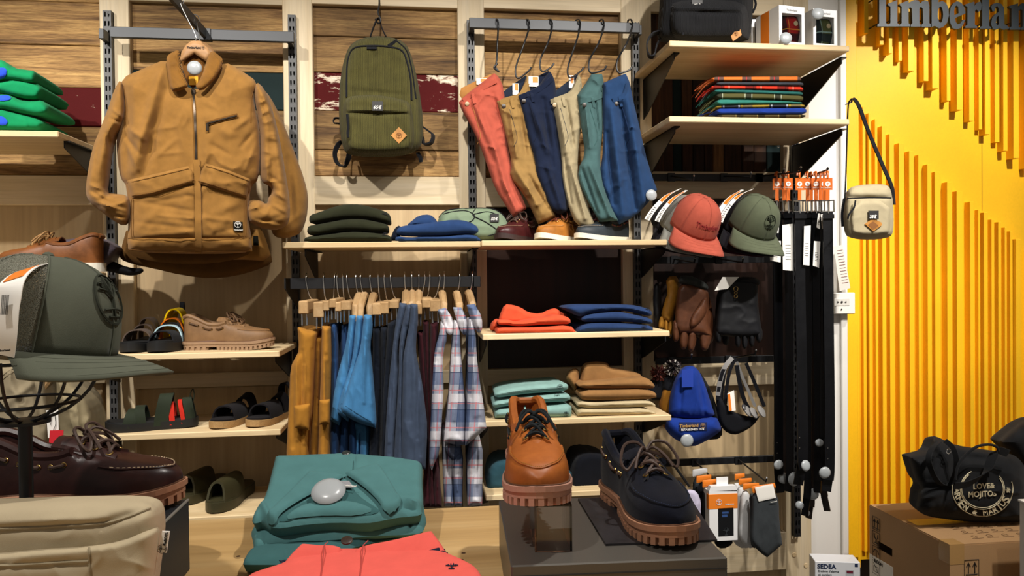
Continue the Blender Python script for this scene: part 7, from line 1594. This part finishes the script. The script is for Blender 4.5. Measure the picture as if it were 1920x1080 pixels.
pillow(w2([(150, 105), (235, 135), (300, 165), (345, 200), (400, 260), (425, 320), (445, 480), (440, 700), (200, 700), (215, 300)]), Yj+.08, .04, .15, 3, 20, 1, noise=.008, nsc=22, seed=5, folds=[(100, 720, 105, 820, 5, -.012), (140, 740, 150, 820, 6, .012)]).build('body', STD, t)
jb = bar('black hanging rail of the stone jackets at the far left', -1.95, UPX[0]-.03, zw(60, 650, Yj+.12), Yj+.12, .03, .018, arms=(UPX[0]-.06, -1.9))
for lab, jx, y0_ in (('wooden hanger inside the pale stone jacket', 30, 684), ('wooden hanger inside the darker stone jacket', 115, 690)):
    t = thing('clothes_hanger', lab, 'hanger', P(jx, y0_, Yj+.1)); c = P(jx, y0_, Yj+.1); zt_ = zw(60, 650, Yj+.12)+.015
    MB().tube([c+np.array([0, -.13, -.05]), c+np.array([0, -.03, 0]), c+np.array([0, .06, 0]), c+np.array([0, .16, -.05])], .011, 8).build('wooden_bar', HW, t)
    MB().tube(spline([c, (c[0], Yj+.115, (c[2]+zt_)/2), (c[0], Yj+.113, zt_), (c[0], Yj+.129, zt_+.012), (c[0], Yj+.142, zt_-.006)], 4), .0017, 6).build('hook', CHROME, t)
for nm, lab, o, m, dy in (('swing_tag', 'white swing tag on the pale stone jacket', [(212, 318), (268, 312), (272, 430), (222, 445)], TAGW, 0), ('swing_tag', 'red swing tag on the pale stone jacket', [(230, 410), (293, 408), (290, 468), (226, 470)], plain('red_card', 'c8202c', .5), -.008)):
    t = thing(nm, lab, 'tag', P(*w2([o[3]])[0], Yj-.07)); MB().prism([P(*q_, Yj-.07+dy) for q_ in w2(o)], (0, -.001, 0)).build('card', m, t, smooth=False)
    if m is TAGW: MB().tube(spline([P(*q_, Yj-.074) for q_ in w2([(232, 385), (238, 340), (250, 335), (256, 380), (246, 410), (258, 420)])], 4), .0008, 5).build('string', INK, t)

# ================================================================== FOREGROUND, CENTRE: POLO SHIRTS
w7 = lambda L: [(420+p[0]/3.556, 820+p[1]/3.556)+tuple(p[2:]) for p in L]
TEAL = fabric('sea_teal_pique', '4a7576', .06, 1700, .3); TEALK = fabric('dark_sea_teal_pique', '365c5d', .06, 1700, .3)
pf = PD(640, 1.28, 1.018); pk = PD(640, 1.50, 1.084); vv = pk-pf; NP = np.cross(_r0, vv); NP = NP/np.linalg.norm(NP); NP = NP if NP[2] > 0 else -NP
t = thing('polo_shirt', 'teal polo shirt folded on top of the table stack', 'shirt', (pf[0], pf[1], Z_T+.04), 'folded teal polos')
PL = (pf, NP)
b = pillow(w7([(345, 130, 1), (470, 128), (600, 122), (790, 113), (878, 116), (1000, 128), (1150, 142), (1300, 165, 1), (1325, 190), (1322, 300), (1330, 420), (1325, 480), (1315, 520), (1230, 530), (1160, 535), (1040, 560), (950, 575), (750, 568), (560, 580), (430, 600), (350, 608), (290, 590), (260, 560), (200, 578), (185, 555), (210, 490), (250, 450), (285, 370), (310, 270)]), 0, .012, .03, 2.5, 14, 1, plane=PL, noise=.0025, nsc=50, seed=4,
           folds=[w7([(250, 470)])[0]+w7([(300, 560)])[0]+(6, .008), w7([(880, 120)])[0]+w7([(868, 270)])[0]+(2, -.003), w7([(1180, 470)])[0]+w7([(1300, 480)])[0]+(5, .010), w7([(1200, 505)])[0]+w7([(1310, 500)])[0]+(3, -.010)]); b.build('body', TEAL, t)
OV = lambda lift: (lambda x, y: b.hgt(x, y)+lift)
nk = pillow(w7([(352, 592), (480, 500), (620, 425), (760, 345), (830, 345), (900, 430), (1000, 500), (1052, 532), (960, 556), (750, 550), (540, 565), (420, 590)]), 0, .002, .001, 2, 5, 1, plane=PL, Yfn=OV(.001)); nk.build('neck_inside', TEALK, t)
rb = pillow(w7([(400, 590), (500, 510), (600, 478), (800, 470), (920, 490), (1010, 535), (900, 560), (700, 556), (520, 570)]), 0, .006, .002, 2, 10, 1, plane=PL, Yfn=OV(.003)); rb.build('back_yoke', TEAL, t)
MB().prism([b.pt(*q_)+NP*.008 for q_ in w7([(690, 400), (740, 355), (840, 355), (870, 400)])], NP*.001).build('neck_label', plain('grey_label', '8a8a8e', .6), t, smooth=False)
text('Timberland', b.pt(*w7([(840, 405)])[0])+NP*.014, (.9, -.43, 0), (.43, .9, .3), .030, LABELW, t)
lc = pillow(w7([(288, 575), (340, 520), (430, 430), (575, 276, 1), (700, 292), (812, 306, 1), (770, 340), (680, 385), (560, 445), (450, 515), (375, 575), (350, 606), (300, 600)]), 0, .005, .003, 2, 4, 1, plane=PL, Yfn=OV(.006), noise=.001); lc.build('collar', TEAL, t)
rc = pillow(w7([(806, 300, 1), (900, 268), (1020, 230, 1), (1055, 262), (1110, 350), (1160, 440), (1196, 505), (1120, 545), (1060, 540), (1040, 495), (960, 410), (880, 350)]), 0, .005, .003, 2, 4, 1, plane=PL, Yfn=OV(.008), noise=.001); rc.build('collar', TEAL, t)
MB().tube([b.pt(*q_)+NP*.001 for q_ in w7([(868, 118), (866, 200), (862, 270)])], .0009, 4).build('placket_stitching', TEALK, t)
MB().lathe(b.pt(*w7([(817, 136)])[0]), NP, [(.0085, 0), (.0085, .002), (.007, .003), (.0055, .0022)], 18).build('button', plain('dark_button', '242c2c', .35), t)
c = b.pt(*w7([(705, 452)])[0])+NP*.010+np.array([0, -.002, .004]); rd = .031
MB().lathe(c, (NP+np.array([0, -.25, 0])), [(rd*.4, -.006), (rd*.95, 0), (rd, .004), (rd*.9, .009), (rd*.6, .013), (rd*.02, .015)], 32).build('security_tag', DISC, t, label='round grey plastic security tag')
def flatpolo(label, o, Z, th, tb, m, s, grp):
    ax = sum(p[0] for p in o)/len(o); t = thing('polo_shirt', label, 'shirt', PZ(*w7([o[0]])[0][:2], Z-tb), grp)
    b = pillow(w7(o), 0, th, tb, 2.5, 10, 1, plane=((0, 0, Z), (0, 0, 1)), noise=.003, nsc=40, seed=s, edgeb=6); b.build('body', m, t); return t, b
PL2 = (pf-NP*.032, NP)
t = thing('polo_shirt', 'second teal polo shirt in the table stack', 'shirt', (pf[0], pf[1], Z_T+.02), 'folded teal polos')
b2 = pillow(w7([(178, 640), (200, 600), (240, 560), (300, 480), (360, 300), (1320, 300), (1330, 480), (1352, 560), (1340, 600), (1320, 640), (1230, 650), (1100, 655), (900, 665), (700, 690), (480, 690), (330, 720), (200, 765), (195, 700)]), 0, .010, .014, 2.5, 12, 1, plane=PL2, noise=.004, nsc=40, seed=9, folds=[w7([(220, 590)])[0]+w7([(350, 640)])[0]+(6, .01), w7([(1250, 560)])[0]+w7([(1240, 640)])[0]+(3, -.008)]); b2.build('body', TEAL, t)
MB().prism([b2.pt(*q_)+np.array([0, -.004, -.012]) for q_ in w7([(478, 702), (658, 686), (658, 706), (480, 722)])], (0, -.001, 0)).build('paper_label', TAGW, t, smooth=False)
MB().prism([b2.pt(*q_)+np.array([0, -.0055, -.012]) for q_ in w7([(520, 698), (610, 690), (610, 706), (520, 714)])], (0, -.001, 0)).build('label_print', ORANGE, t, smooth=False)
flatpolo('lowest teal polo shirt, lying flat on the oak table', [(125, 850, 1), (140, 800), (175, 755), (300, 700), (500, 640), (1300, 600), (1330, 640), (1000, 700), (700, 780), (430, 850, 1)], Z_T+.020, .008, .019, TEALK, 12, 'folded teal polos')
COR = fabric('coral_pique', 'd65a50', .05, 1700, .3); NVS = fabric('navy_tipping', '1a1f30', .05)
Zc = 1.027
t = thing('polo_shirt', 'coral polo shirt with navy tipped collar at the front edge', 'shirt', PZ(700, 1078, Z_T))
PLc = ((0, 0, Zc), (0, 0, 1))
b = pillow(w7([(150, 940), (210, 912), (300, 880), (385, 855), (470, 800), (560, 770), (700, 760), (950, 755), (1150, 740), (1380, 720), (1480, 780), (1600, 830), (1690, 885), (1730, 950), (1760, 1100), (1760, 1200), (100, 1200), (110, 1020)]), 0, .012, .062, 3, 22, 1, plane=PLc, noise=.002, nsc=60, seed=14, edgeb=10); b.build('body', COR, t)
nC = np.array([0, -.55, .83]); pC = (b.pt(*w7([(940, 800)])[0]), nC)
for o in ([(385, 860, 1), (440, 790), (520, 710, 1), (620, 722), (760, 724), (800, 760), (760, 850), (640, 900), (480, 905)], [(860, 760), (940, 722), (1060, 704), (1200, 672), (1382, 625, 1), (1440, 700), (1492, 785, 1), (1480, 830), (1300, 880), (1100, 900), (900, 880), (850, 820)]):
    cb = pillow(w7(o), 0, .008, .004, 2.5, 9, 1, plane=pC, noise=.001); cb.build('collar', COR, t)
for pts in ([(1365, 790), (1430, 772), (1478, 757)], [(1420, 800), (1460, 790), (1492, 783)]):
    MB().strap([cb.pt(*q_)+nC*.0012 for q_ in w7(pts)], (0, .83, .55), .005, .001).build('navy_tipping', NVS, t)
MB().strap([b.pt(*q_)+np.array([0, 0, .003]) for q_ in w7([(378, 866), (395, 852), (412, 846)])], (0, 1, 0), .008, .001).build('navy_tipping', NVS, t)
for pts in ([(690, 740), (670, 820), (655, 930), (645, 1000)], [(960, 730), (930, 820), (915, 930), (905, 1000)]): MB().tube([b.pt(*q_)+np.array([0, 0, .010 if q_[1] < 1065 else .0015]) for q_ in w7(pts)], .0009, 4).build('placket_stitching', fabric('coral_seam', 'b04640', .05), t)
MB().lathe(b.pt(*w7([(818, 760)])[0])+np.array([0, .004, .012]), (0, -.35, .93), [(.009, 0), (.009, .0025), (.006, .0035)], 18).build('button', plain('dark_brown_button', '2e2018', .35), t)
c = b.pt(*w7([(1520, 925)])[0])+np.array([0, 0, .001]); tree_mark(c, (1, -.1, 0), (0, 1, 0), .012, NVS, t, ring=False)
# ================================================================== RIGHT: SIGN, CARTON, TOTE, WALL FITTINGS
CHAR = speckle('charcoal_sign_metal', '2c3338', .04, 600, .42, .2)
s5 = lambda L: [(1580+p[0]/5.647, p[1]/5.647) for p in L]
def ell(cx, cy, rx, ry, n=20): return [(cx+rx*math.cos(2*math.pi*i/n), cy+ry*math.sin(2*math.pi*i/n)) for i in range(n)]
LET = [('T', [[(360, 285), (360, 265), (378, 250), (378, -90), (330, -90), (290, -60), (275, -60), (285, -135), (545, -135), (555, -60), (540, -60), (500, -90), (450, -90), (450, 250), (470, 265), (470, 285)]]),
 ('i', [[(470, 285), (470, 265), (497, 250), (497, 75), (470, 60), (470, 45), (570, 5), (570, 250), (590, 265), (590, 285)], ell(535, -55, 42, 42)]),
 ('m', [[(592, 285), (592, 268), (615, 250), (615, 75), (592, 60), (594, 45), (690, 8), (690, 40), (715, 20), (750, 6), (790, 10), (812, 40), (835, 18), (865, 8), (895, 20), (908, 60), (908, 250), (926, 265), (926, 290), (825, 290), (825, 268), (843, 250), (838, 95), (818, 78), (802, 95), (802, 250), (816, 268), (816, 287), (712, 287), (712, 268), (728, 250), (722, 95), (703, 80), (688, 98), (688, 250), (706, 268), (706, 285)]]),
 ('b', [[(910, -105), (930, -120), (1005, -140), (1005, 30), (1045, 14), (1085, 38), (1110, 90), (1114, 170), (1095, 245), (1055, 290), (1010, 304), (965, 278), (932, 290), (932, -90)], ell(1025, 160, 28, 86)]),
 ('e', [[(1284, 215), (1268, 262), (1237, 302), (1195, 316), (1150, 300), (1127, 240), (1118, 165), (1135, 80), (1165, 35), (1203, 18), (1245, 33), (1275, 78), (1290, 135), (1285, 150), (1178, 196), (1188, 240), (1208, 262), (1237, 252), (1264, 212)], [(1172, 168), (1170, 120), (1180, 75), (1198, 62), (1213, 80), (1217, 145)]]),
 ('r', [[(1287, 300), (1287, 282), (1310, 265), (1310, 78), (1287, 66), (1287, 52), (1385, 22), (1385, 68), (1415, 30), (1448, 22), (1463, 58), (1455, 110), (1428, 132), (1405, 102), (1390, 122), (1388, 265), (1412, 282), (1412, 302)]]),
 ('l', [[(1440, 308), (1440, 292), (1465, 280), (1465, -105), (1440, -115), (1440, -125), (1540, -145), (1540, 280), (1561, 295), (1561, 308)]]),
 ('a', [[(1560, 78), (1580, 46), (1625, 34), (1670, 48), (1697, 85), (1702, 262), (1735, 280), (1752, 296), (1752, 306), (1690, 320), (1655, 300), (1612, 320), (1577, 305), (1560, 260), (1570, 200), (1600, 160), (1640, 132), (1640, 95), (1626, 70), (1607, 80), (1602, 120), (1576, 126)], [(1612, 245), (1620, 190), (1640, 165), (1643, 260), (1626, 277)]]),
 ('n', [[(1757, 318), (1757, 300), (1776, 285), (1776, 97), (1752, 82), (1752, 68), (1845, 40), (1845, 82), (1890, 38), (1932, 45), (1960, 80), (1967, 290), (1986, 305), (1986, 320), (1880, 320), (1880, 300), (1895, 285), (1892, 112), (1872, 100), (1852, 122), (1852, 285), (1872, 300), (1872, 318)]]),
 ('d', [[(2130, -145), (2130, 292), (2152, 307), (2152, 322), (2062, 322), (2058, 303), (2030, 324), (1997, 303), (1978, 220), (1983, 130), (2012, 62), (2052, 52), (2052, -112), (2034, -122)], ell(2038, 190, 20, 88)])]
YSg = YW-.095
sg = thing('shop_sign', 'charcoal metal lettering standing off the yellow slatted wall', 'sign', P(1780, 56, YSg))
for ch, polys in LET:
    cu = bpy.data.curves.new('letter', 'CURVE'); cu.dimensions = '2D'; cu.fill_mode = 'BOTH'; cu.extrude = .006
    for pl in polys:
        pts = [P(*q_, YSg) for q_ in s5(pl)]
        if len(pl) > 16 and pl is not polys[0] or len(pl) == 20: pass
        sp_ = cu.splines.new('POLY'); sp_.points.add(len(pts)-1); sp_.use_cyclic_u = True
        for k_, q_ in enumerate(pts): sp_.points[k_].co = (q_[0], q_[2], 0, 1)
    o = bpy.data.objects.new('letter', cu); COL.objects.link(o); dg = bpy.context.evaluated_depsgraph_get(); me = bpy.data.meshes.new_from_object(o.evaluated_get(dg))
    mb = MB(); mb.v = [(v.co[0], YSg-v.co[2], v.co[1]) for v in me.vertices]; mb.f = [tuple(p_.vertices) for p_ in me.polygons]
    bpy.data.objects.remove(o); lo = mb.build('letter', CHAR, sg, smooth=False)
    xs = [q_[0] for q_ in polys[0]]; ys = [q_[1] for q_ in polys[0]]
    for (sx, sy) in ((sum(xs)/len(xs), 20), (sum(xs)/len(xs), 265)):
        pass
for (sx, sy) in ((412, 230), (412, -60), (535, 200), (650, 200), (870, 200), (968, 60), (968, 240), (1140, 160), (1348, 200), (1500, 60), (1500, 240), (1670, 230), (1810, 230), (1925, 230), (2090, 60), (2090, 240)):
    x, y = s5([(sx, sy)])[0]; c0 = P(x, y, YSg); MB().tube([c0, c0+np.array([0, YW-YSg-.002, 0])], .003, 6).build('standoff_rod', BLK, sg)
# carton
CARD = speckle('kraft_cardboard', 'a8835a', .05, 300, .8); CARDT = speckle('packing_tape', 'a88250', .03, 200, .25)
A = PZ(1782, 1024, .58); B = PZ(1629, 948, .58); x0 = float((A[0]+B[0])/2); y0, y1 = float(A[1]), float(B[1])
t = thing('cardboard_carton', 'large brown cardboard carton with shipping marks', 'carton', (x0, y0, 0))
mb = MB(); zt = .58
# left wall with two hand holes cut out, other walls plain
def cutwall(mb, ya, yb, holes):
    cur = ya
    for (h0, h1, z0, z1) in holes:
        mb.box((x0, cur, 0), (x0+.006, h0, zt)); mb.box((x0, h0, 0), (x0+.006, h1, z0)); mb.box((x0, h0, z1), (x0+.006, h1, zt)); cur = h1
    mb.box((x0, cur, 0), (x0+.006, yb, zt))
hA = PX(1645, 1034, x0); hB = PX(1673, 1040, x0)
cutwall(mb, y0, y1, [(float(min(hA[1], hB[1])), float(max(hA[1], hB[1])), zt-.145, zt-.115)])
mb.box((x0+.006, y0, 0), (x0+.75, y0+.006, zt)); mb.box((x0+.744, y0+.006, 0), (x0+.75, y1, zt)); mb.box((x0+.006, y1-.006, 0), (x0+.744, y1, zt))
mb.build('carton_walls', CARD, t, smooth=False)
ym = (y0+y1)/2
MB().box((x0+.001, y0+.001, zt), (x0+.749, ym-.002, zt+.004)).build('top_flap', CARD, t, smooth=False); MB().box((x0+.001, ym+.002, zt), (x0+.749, y1-.001, zt+.004)).build('top_flap', CARD, t, smooth=False)
MB().box((x0-.0008, y0-.0008, zt-.06), (x0+.05, y0+.05, zt+.0048)).build('tape_strip', CARDT, t, smooth=False); MB().box((x0+.02, ym-.03, zt+.004), (x0+.75, ym+.03, zt+.0046)).build('tape_strip', CARDT, t, smooth=False)
def mark_on(O, X, U, w, h, kind, n='printed_mark'):
    O = np.array(O, float); X = np.array(X, float); U = np.array(U, float); N = np.cross(X, U); mb = MB(); q_ = lambda a_, b_: O+X*a_*w+U*b_*h+N*.0012
    r = .0011; mb.tube([q_(-.5, -.5), q_(.5, -.5), q_(.5, .5), q_(-.5, .5)], r, 4, closed=True)
    if kind == 'up':
        for s_ in (-.22, .22): mb.tube([q_(s_, -.3), q_(s_, .32)], r*1.3, 4); mb.tube([q_(s_-.13, .1), q_(s_, .34), q_(s_+.13, .1)], r*1.3, 4)
        mb.tube([q_(-.4, -.36), q_(.4, -.36)], r*1.3, 4)
    elif kind == 'glass':
        mb.tube([q_(-.25, .35), q_(-.2, .05), q_(0, -.05), q_(.2, .05), q_(.25, .35)], r*1.5, 4); mb.tube([q_(0, -.05), q_(0, -.33)], r*1.5, 4); mb.tube([q_(-.2, -.35), q_(.2, -.35)], r*1.5, 4)
    elif kind == 'rain':
        mb.tube([q_(-.35, 0), q_(-.2, .25), q_(.2, .25), q_(.35, 0)], r*1.5, 4); mb.tube([q_(0, .25), q_(0, -.3)], r*1.3, 4)
    else:
        mb.tube([q_(-.3, -.3), q_(-.3, .1), q_(.3, .1), q_(.3, -.3)], r*1.3, 4, closed=True); mb.tube([q_(-.35, .35), q_(.35, -.35)], r*1.3, 4)
    mb.build(n, INK, t)
Xl, Ul = (0, -1, 0), (0, 0, 1)
for i, k_ in enumerate(('up', 'glass', 'rain', 'stack')):
    c = PX(1643, 981+i*16, x0); mark_on((x0, c[1], zt-.055-.055*i), Xl, Ul, .045, .048, k_)
for i, k_ in enumerate(('up', 'glass')):
    mark_on((x0+.075, y0, zt-.075-.062*i), (1, 0, 0), (0, 0, 1), .05, .055, k_)
lb = PX(1646, 1062, x0); pl_ = MB().box((x0-.0012, lb[1]-.09, .28), (x0, lb[1]+.05, .40)).build('shipping_label', LABELW, t, smooth=False)
text('RICOH', (x0-.0016, lb[1]-.005, .385), Xl, Ul, .05, INK, pl_, bold=.03); mb = MB()
for i in range(16): mb.box((x0-.0016, lb[1]-.02-i*.003, .31), (x0-.0012, lb[1]-.0185-i*.003, .335))
mb.build('barcode_lines', INK, pl_, smooth=False)
for r_ in range(3):
    for c_ in range(7 if r_ else 6):
        O = np.array([x0+.13+c_*.055, y0+.055+r_*.045, zt+.0046]); s_ = .010
        mb = MB(); mb.tube([O+np.array([math.cos(a*.785+c_)*s_*(1 if a % 2 or c_ % 2 else .6), math.sin(a*.785+c_)*s_, 0]) for a in range(8)], .0008, 4, closed=True); mb.tube([O+np.array([-.02, -.016, 0]), O+np.array([.02, -.016, 0])], .0008, 4); mb.build('printed_mark', plain('faded_ink', '5a4028', .8), t)
# tote bag
TOT = fabric('worn_black_canvas', '17181a', .2, 900, .4); GLD = plain('gold_foil', 'cdc3a4', .45, .2)
w8 = lambda L: [(1480+p[0]/3.375, 760+p[1]/3.375)+tuple(p[2:]) for p in L]
Yt = -.40
t = thing('tote_bag', 'black canvas tote with gold circular print on the carton', 'bag', P(*w8([(1150, 745)])[0], Yt))
b = pillow(w8([(745, 316, 1), (820, 300), (880, 285), (900, 235), (915, 193, 1), (950, 205), (985, 222), (1050, 252), (1240, 280), (1380, 300), (1450, 330), (1500, 400), (1520, 600), (1510, 745), (1455, 748), (1300, 745), (1150, 738), (1000, 722), (870, 702), (815, 670), (798, 650), (806, 600), (812, 545), (832, 512), (795, 475), (772, 400)]), Yt, .09, .10, 2.5, 40, 1, noise=.016, nsc=26, seed=5, prof=.5,
           folds=[w8([(820, 600)])[0]+w8([(960, 560)])[0]+(5, .012), w8([(860, 690)])[0]+w8([(900, 640)])[0]+(6, .014), w8([(830, 510)])[0]+w8([(1000, 520)])[0]+(5, -.016), w8([(900, 300)])[0]+w8([(880, 460)])[0]+(8, -.02), w8([(1050, 300)])[0]+w8([(1040, 480)])[0]+(8, -.015), w8([(1000, 700)])[0]+w8([(1100, 640)])[0]+(6, .008), w8([(1100, 330)])[0]+w8([(1260, 340)])[0]+(9, -.02)]); b.build('main_body', TOT, t)
lh = [(985, 222), (1035, 270), (1058, 350), (1050, 430), (1020, 490), (975, 505), (930, 470), (895, 400), (880, 330), (905, 270), (950, 232)]
MB().strap(spline([P(*q_, Yt-.11-.02*math.sin(i)) for i, q_ in enumerate(w8(lh))], 4), (.7, -.7, .2), .016, .003).build('handle', TOT, t)
MB().strap(spline([P(*q_, Yt-.13) for q_ in w8([(1385, 305), (1320, 285), (1285, 330), (1255, 400), (1200, 460), (1120, 500), (1040, 512)])], 4), (.6, -.3, .8), .026, .003).build('handle', TOT, t)
MB().tube(spline([P(*q_, Yt-.14) for q_ in w8([(1050, 470), (1062, 400), (1100, 330), (1180, 265), (1260, 248), (1310, 262), (1325, 290)])], 5), .0045, 8).build('handle_cord', TOT, t)
MB().tube([P(*w8([(1008, 292)])[0], Yt-.115)+np.array([math.cos(a*.6283)*.008, 0, math.sin(a*.6283)*.008]) for a in range(10)], .0015, 6, closed=True).build('metal_ring', CHROME, t)
cxy = w8([(1222, 530)])[0]
def ringpts(rx, ry, a0, a1, n): return [(cxy[0]+rx/3.375*math.cos(R_(a0+(a1-a0)*i/(n-1))), cxy[1]-ry/3.375*math.sin(R_(a0+(a1-a0)*i/(n-1)))) for i in range(n)]
for rx, ry, a0, a1 in ((192, 172, 150, 375), (140, 128, 120, 400), (132, 118, 130, 395)): MB().tube([P(x, y, float(b.surf(x, y))-.002) for x, y in ringpts(rx, ry, a0, a1, 50)], .0016, 4).build('printed_ring', GLD, t)
txt = 'KARMEN & MARIUS *'
for i, ch in enumerate(txt):
    if ch == ' ': continue
    a = 172+i*11.6; x, y = ringpts(163, 150, a, a, 2)[0]; d = float(b.surf(x, y))-.003; th = R_(a+90)
    text(ch, P(x, y, d), (math.cos(th), 0, math.sin(th)), (-math.sin(th), 0, math.cos(th)), .017 if ch != 'I' else .005, GLD, t, name='printed_letter', bold=.02)
for tx, (x, y), w in (('LOVE&', (1232, 510), .078), ('MOJITOS', (1222, 566), .102)):
    q_ = w8([(x, y)])[0]; ptext(tx, *q_, float(b.surf(*q_))-.004, w*ppm(Yt-.09), GLD, t, name='printed_letters', bold=.02)
# black jacket behind the tote
t = thing('black_jacket', 'black jacket heaped at the right edge behind the tote', 'jacket', P(*w8([(1520, 640)])[0], -.30))
pillow(w8([(1310, 240), (1340, 200), (1400, 150), (1485, 85), (1580, 60), (1700, 100), (1750, 400), (1720, 720), (1500, 740), (1430, 600), (1400, 560), (1440, 480), (1430, 380), (1380, 300)]), -.30, .10, .10, 3, 40, 1, noise=.012, nsc=30, seed=21, folds=[w8([(1340, 240)])[0]+w8([(1485, 400)])[0]+(8, -.02), w8([(1420, 560)])[0]+w8([(1500, 440)])[0]+(8, .02)]).build('body', fabric('soft_black_cotton', '1a1b1d', .2), t)
# white stand at the frame edge
c = P(1911, 940, -.70); t = thing('white_stand', 'white display stand cut off by the right frame edge', 'stand', (c[0], -1.0, 0)); MB().box((c[0], -1.0, 0), (c[0]+.35, -.70, c[2]), .002).build('stand_body', WHITE, t, smooth=False); MB().box((c[0]-.003, -1.003, c[2]), (c[0]+.353, -.697, c[2]+.006), .001).build('stand_top', WHITE, t, smooth=False)
# intercom carton
c0 = P(1528, 1052, -.24); c1 = P(1606, 1052, -.24); zt2 = float(c0[2])
t = thing('product_carton', 'small white product carton on the floor by yellow wall', 'carton', (c0[0], -.24, 0)); WB2 = plain('white_satin_card', 'd6d8dc', .45)
MB().fbox((c0[0], -.24, 0), (math.cos(R_(14)), -math.sin(R_(14)), 0), (math.sin(R_(14)), math.cos(R_(14)), 0), (0, 0, 1), (0, (c1[0]-c0[0])*.97), (0, .075), (0, zt2), .0015).build('carton_body', WB2, t, smooth=False)
BLI = plain('navy_blue_ink', '18284a', .5); GRI = plain('grey_ink', '55585c', .6); O4 = np.array([c0[0], -.24, zt2]); X4 = np.array([math.cos(R_(14)), -math.sin(R_(14)), 0]); N4 = np.array([-math.sin(R_(14)), -math.cos(R_(14)), 0]); w4 = (c1[0]-c0[0])*.97; Z4 = np.array([0, 0, 1.])
f4 = lambda u, v: O4+X4*u*w4+Z4*v+N4*.0006
text('SEDEA', f4(.26, -.018), X4, Z4, w4*.42, BLI, t, bold=.03); text('Système d’alarme', f4(.30, -.036), X4, Z4, w4*.46, GRI, t); text('et confort', f4(.22, -.048), X4, Z4, w4*.30, GRI, t)
for nm_, u0_, u1_, v0_, v1_, m_ in (('product_picture', .68, .86, -.075, -.028, plain('pale_grey_print', 'b0b4b8', .5)), ('red_print', .70, .84, -.040, -.031, plain('maroon_print', '6a1a30', .5)), ('blue_print', .88, .95, -.016, -.005, BLI)):
    MB().fbox(O4, X4, -N4, Z4, (u0_*w4, u1_*w4), (-.0006 if nm_ != 'red_print' else -.0012, 0), (v0_, v1_)).build(nm_, m_, t, smooth=False)
# manual call point and paper slips on the white wall
c0 = P(1560, 549, -.01); c1 = P(1597, 588, -.01)
t = thing('call_point', 'square white wall call point with arrows', 'call point', P(1578, 588, -.005)); WPL = plain('white_plastic', 'dcd9d2', .4)
MB().box((c0[0], -.035, c1[2]), (c1[0], -.006, c0[2]), .003).build('housing', WPL, t, smooth=False); e0 = P(1564, 560, -.036); e1 = P(1593, 573, -.036); MB().box((e0[0], -.037, e1[2]), (e1[0], -.034, e0[2]), .001).build('press_plate', plain('light_plastic', 'c8c5be', .4), t, smooth=False)
cc = P(1578.5, 566.5, -.038); MB().lathe(cc, (0, -1, 0), [(.0045, 0), (.0045, .0008)], 16).build('press_dot', INK, t)
for s_ in (-1, 1): q_ = cc+np.array([s_*.014, 0, 0]); MB().prism([q_+np.array([s_*.005, 0, .004]), q_+np.array([s_*.005, 0, -.004]), q_-np.array([s_*.003, 0, 0])], (0, -.0008, 0)).build('arrow_mark', INK, t, smooth=False)
MB().lathe(P(1578, 580, -.037), (0, -1, 0), [(.003, 0), (.003, .0006)], 10).build('key_hole', INK, t)
t = thing('paper_slip', 'printed paper slips hanging beside the belts', 'paper', P(1578, 546, -.03)); sl = MB().prism([P(1563, 462, -.03), P(1580, 459, -.03), P(1594, 540, -.03), P(1574, 546, -.03)], (0, -.001, 0)).build('slip', plain('off_white_paper', 'c9c3ba', .7), t, smooth=False)
mb = MB()
for i in range(12): y = 470+i*5.5; x = 1569+i*.95; mb.tube([P(x, y, -.032), P(x+11, y-1.5, -.032)], .0009, 4)
mb.build('printed_lines', plain('red_grey_ink', '8a5a55', .7), sl)
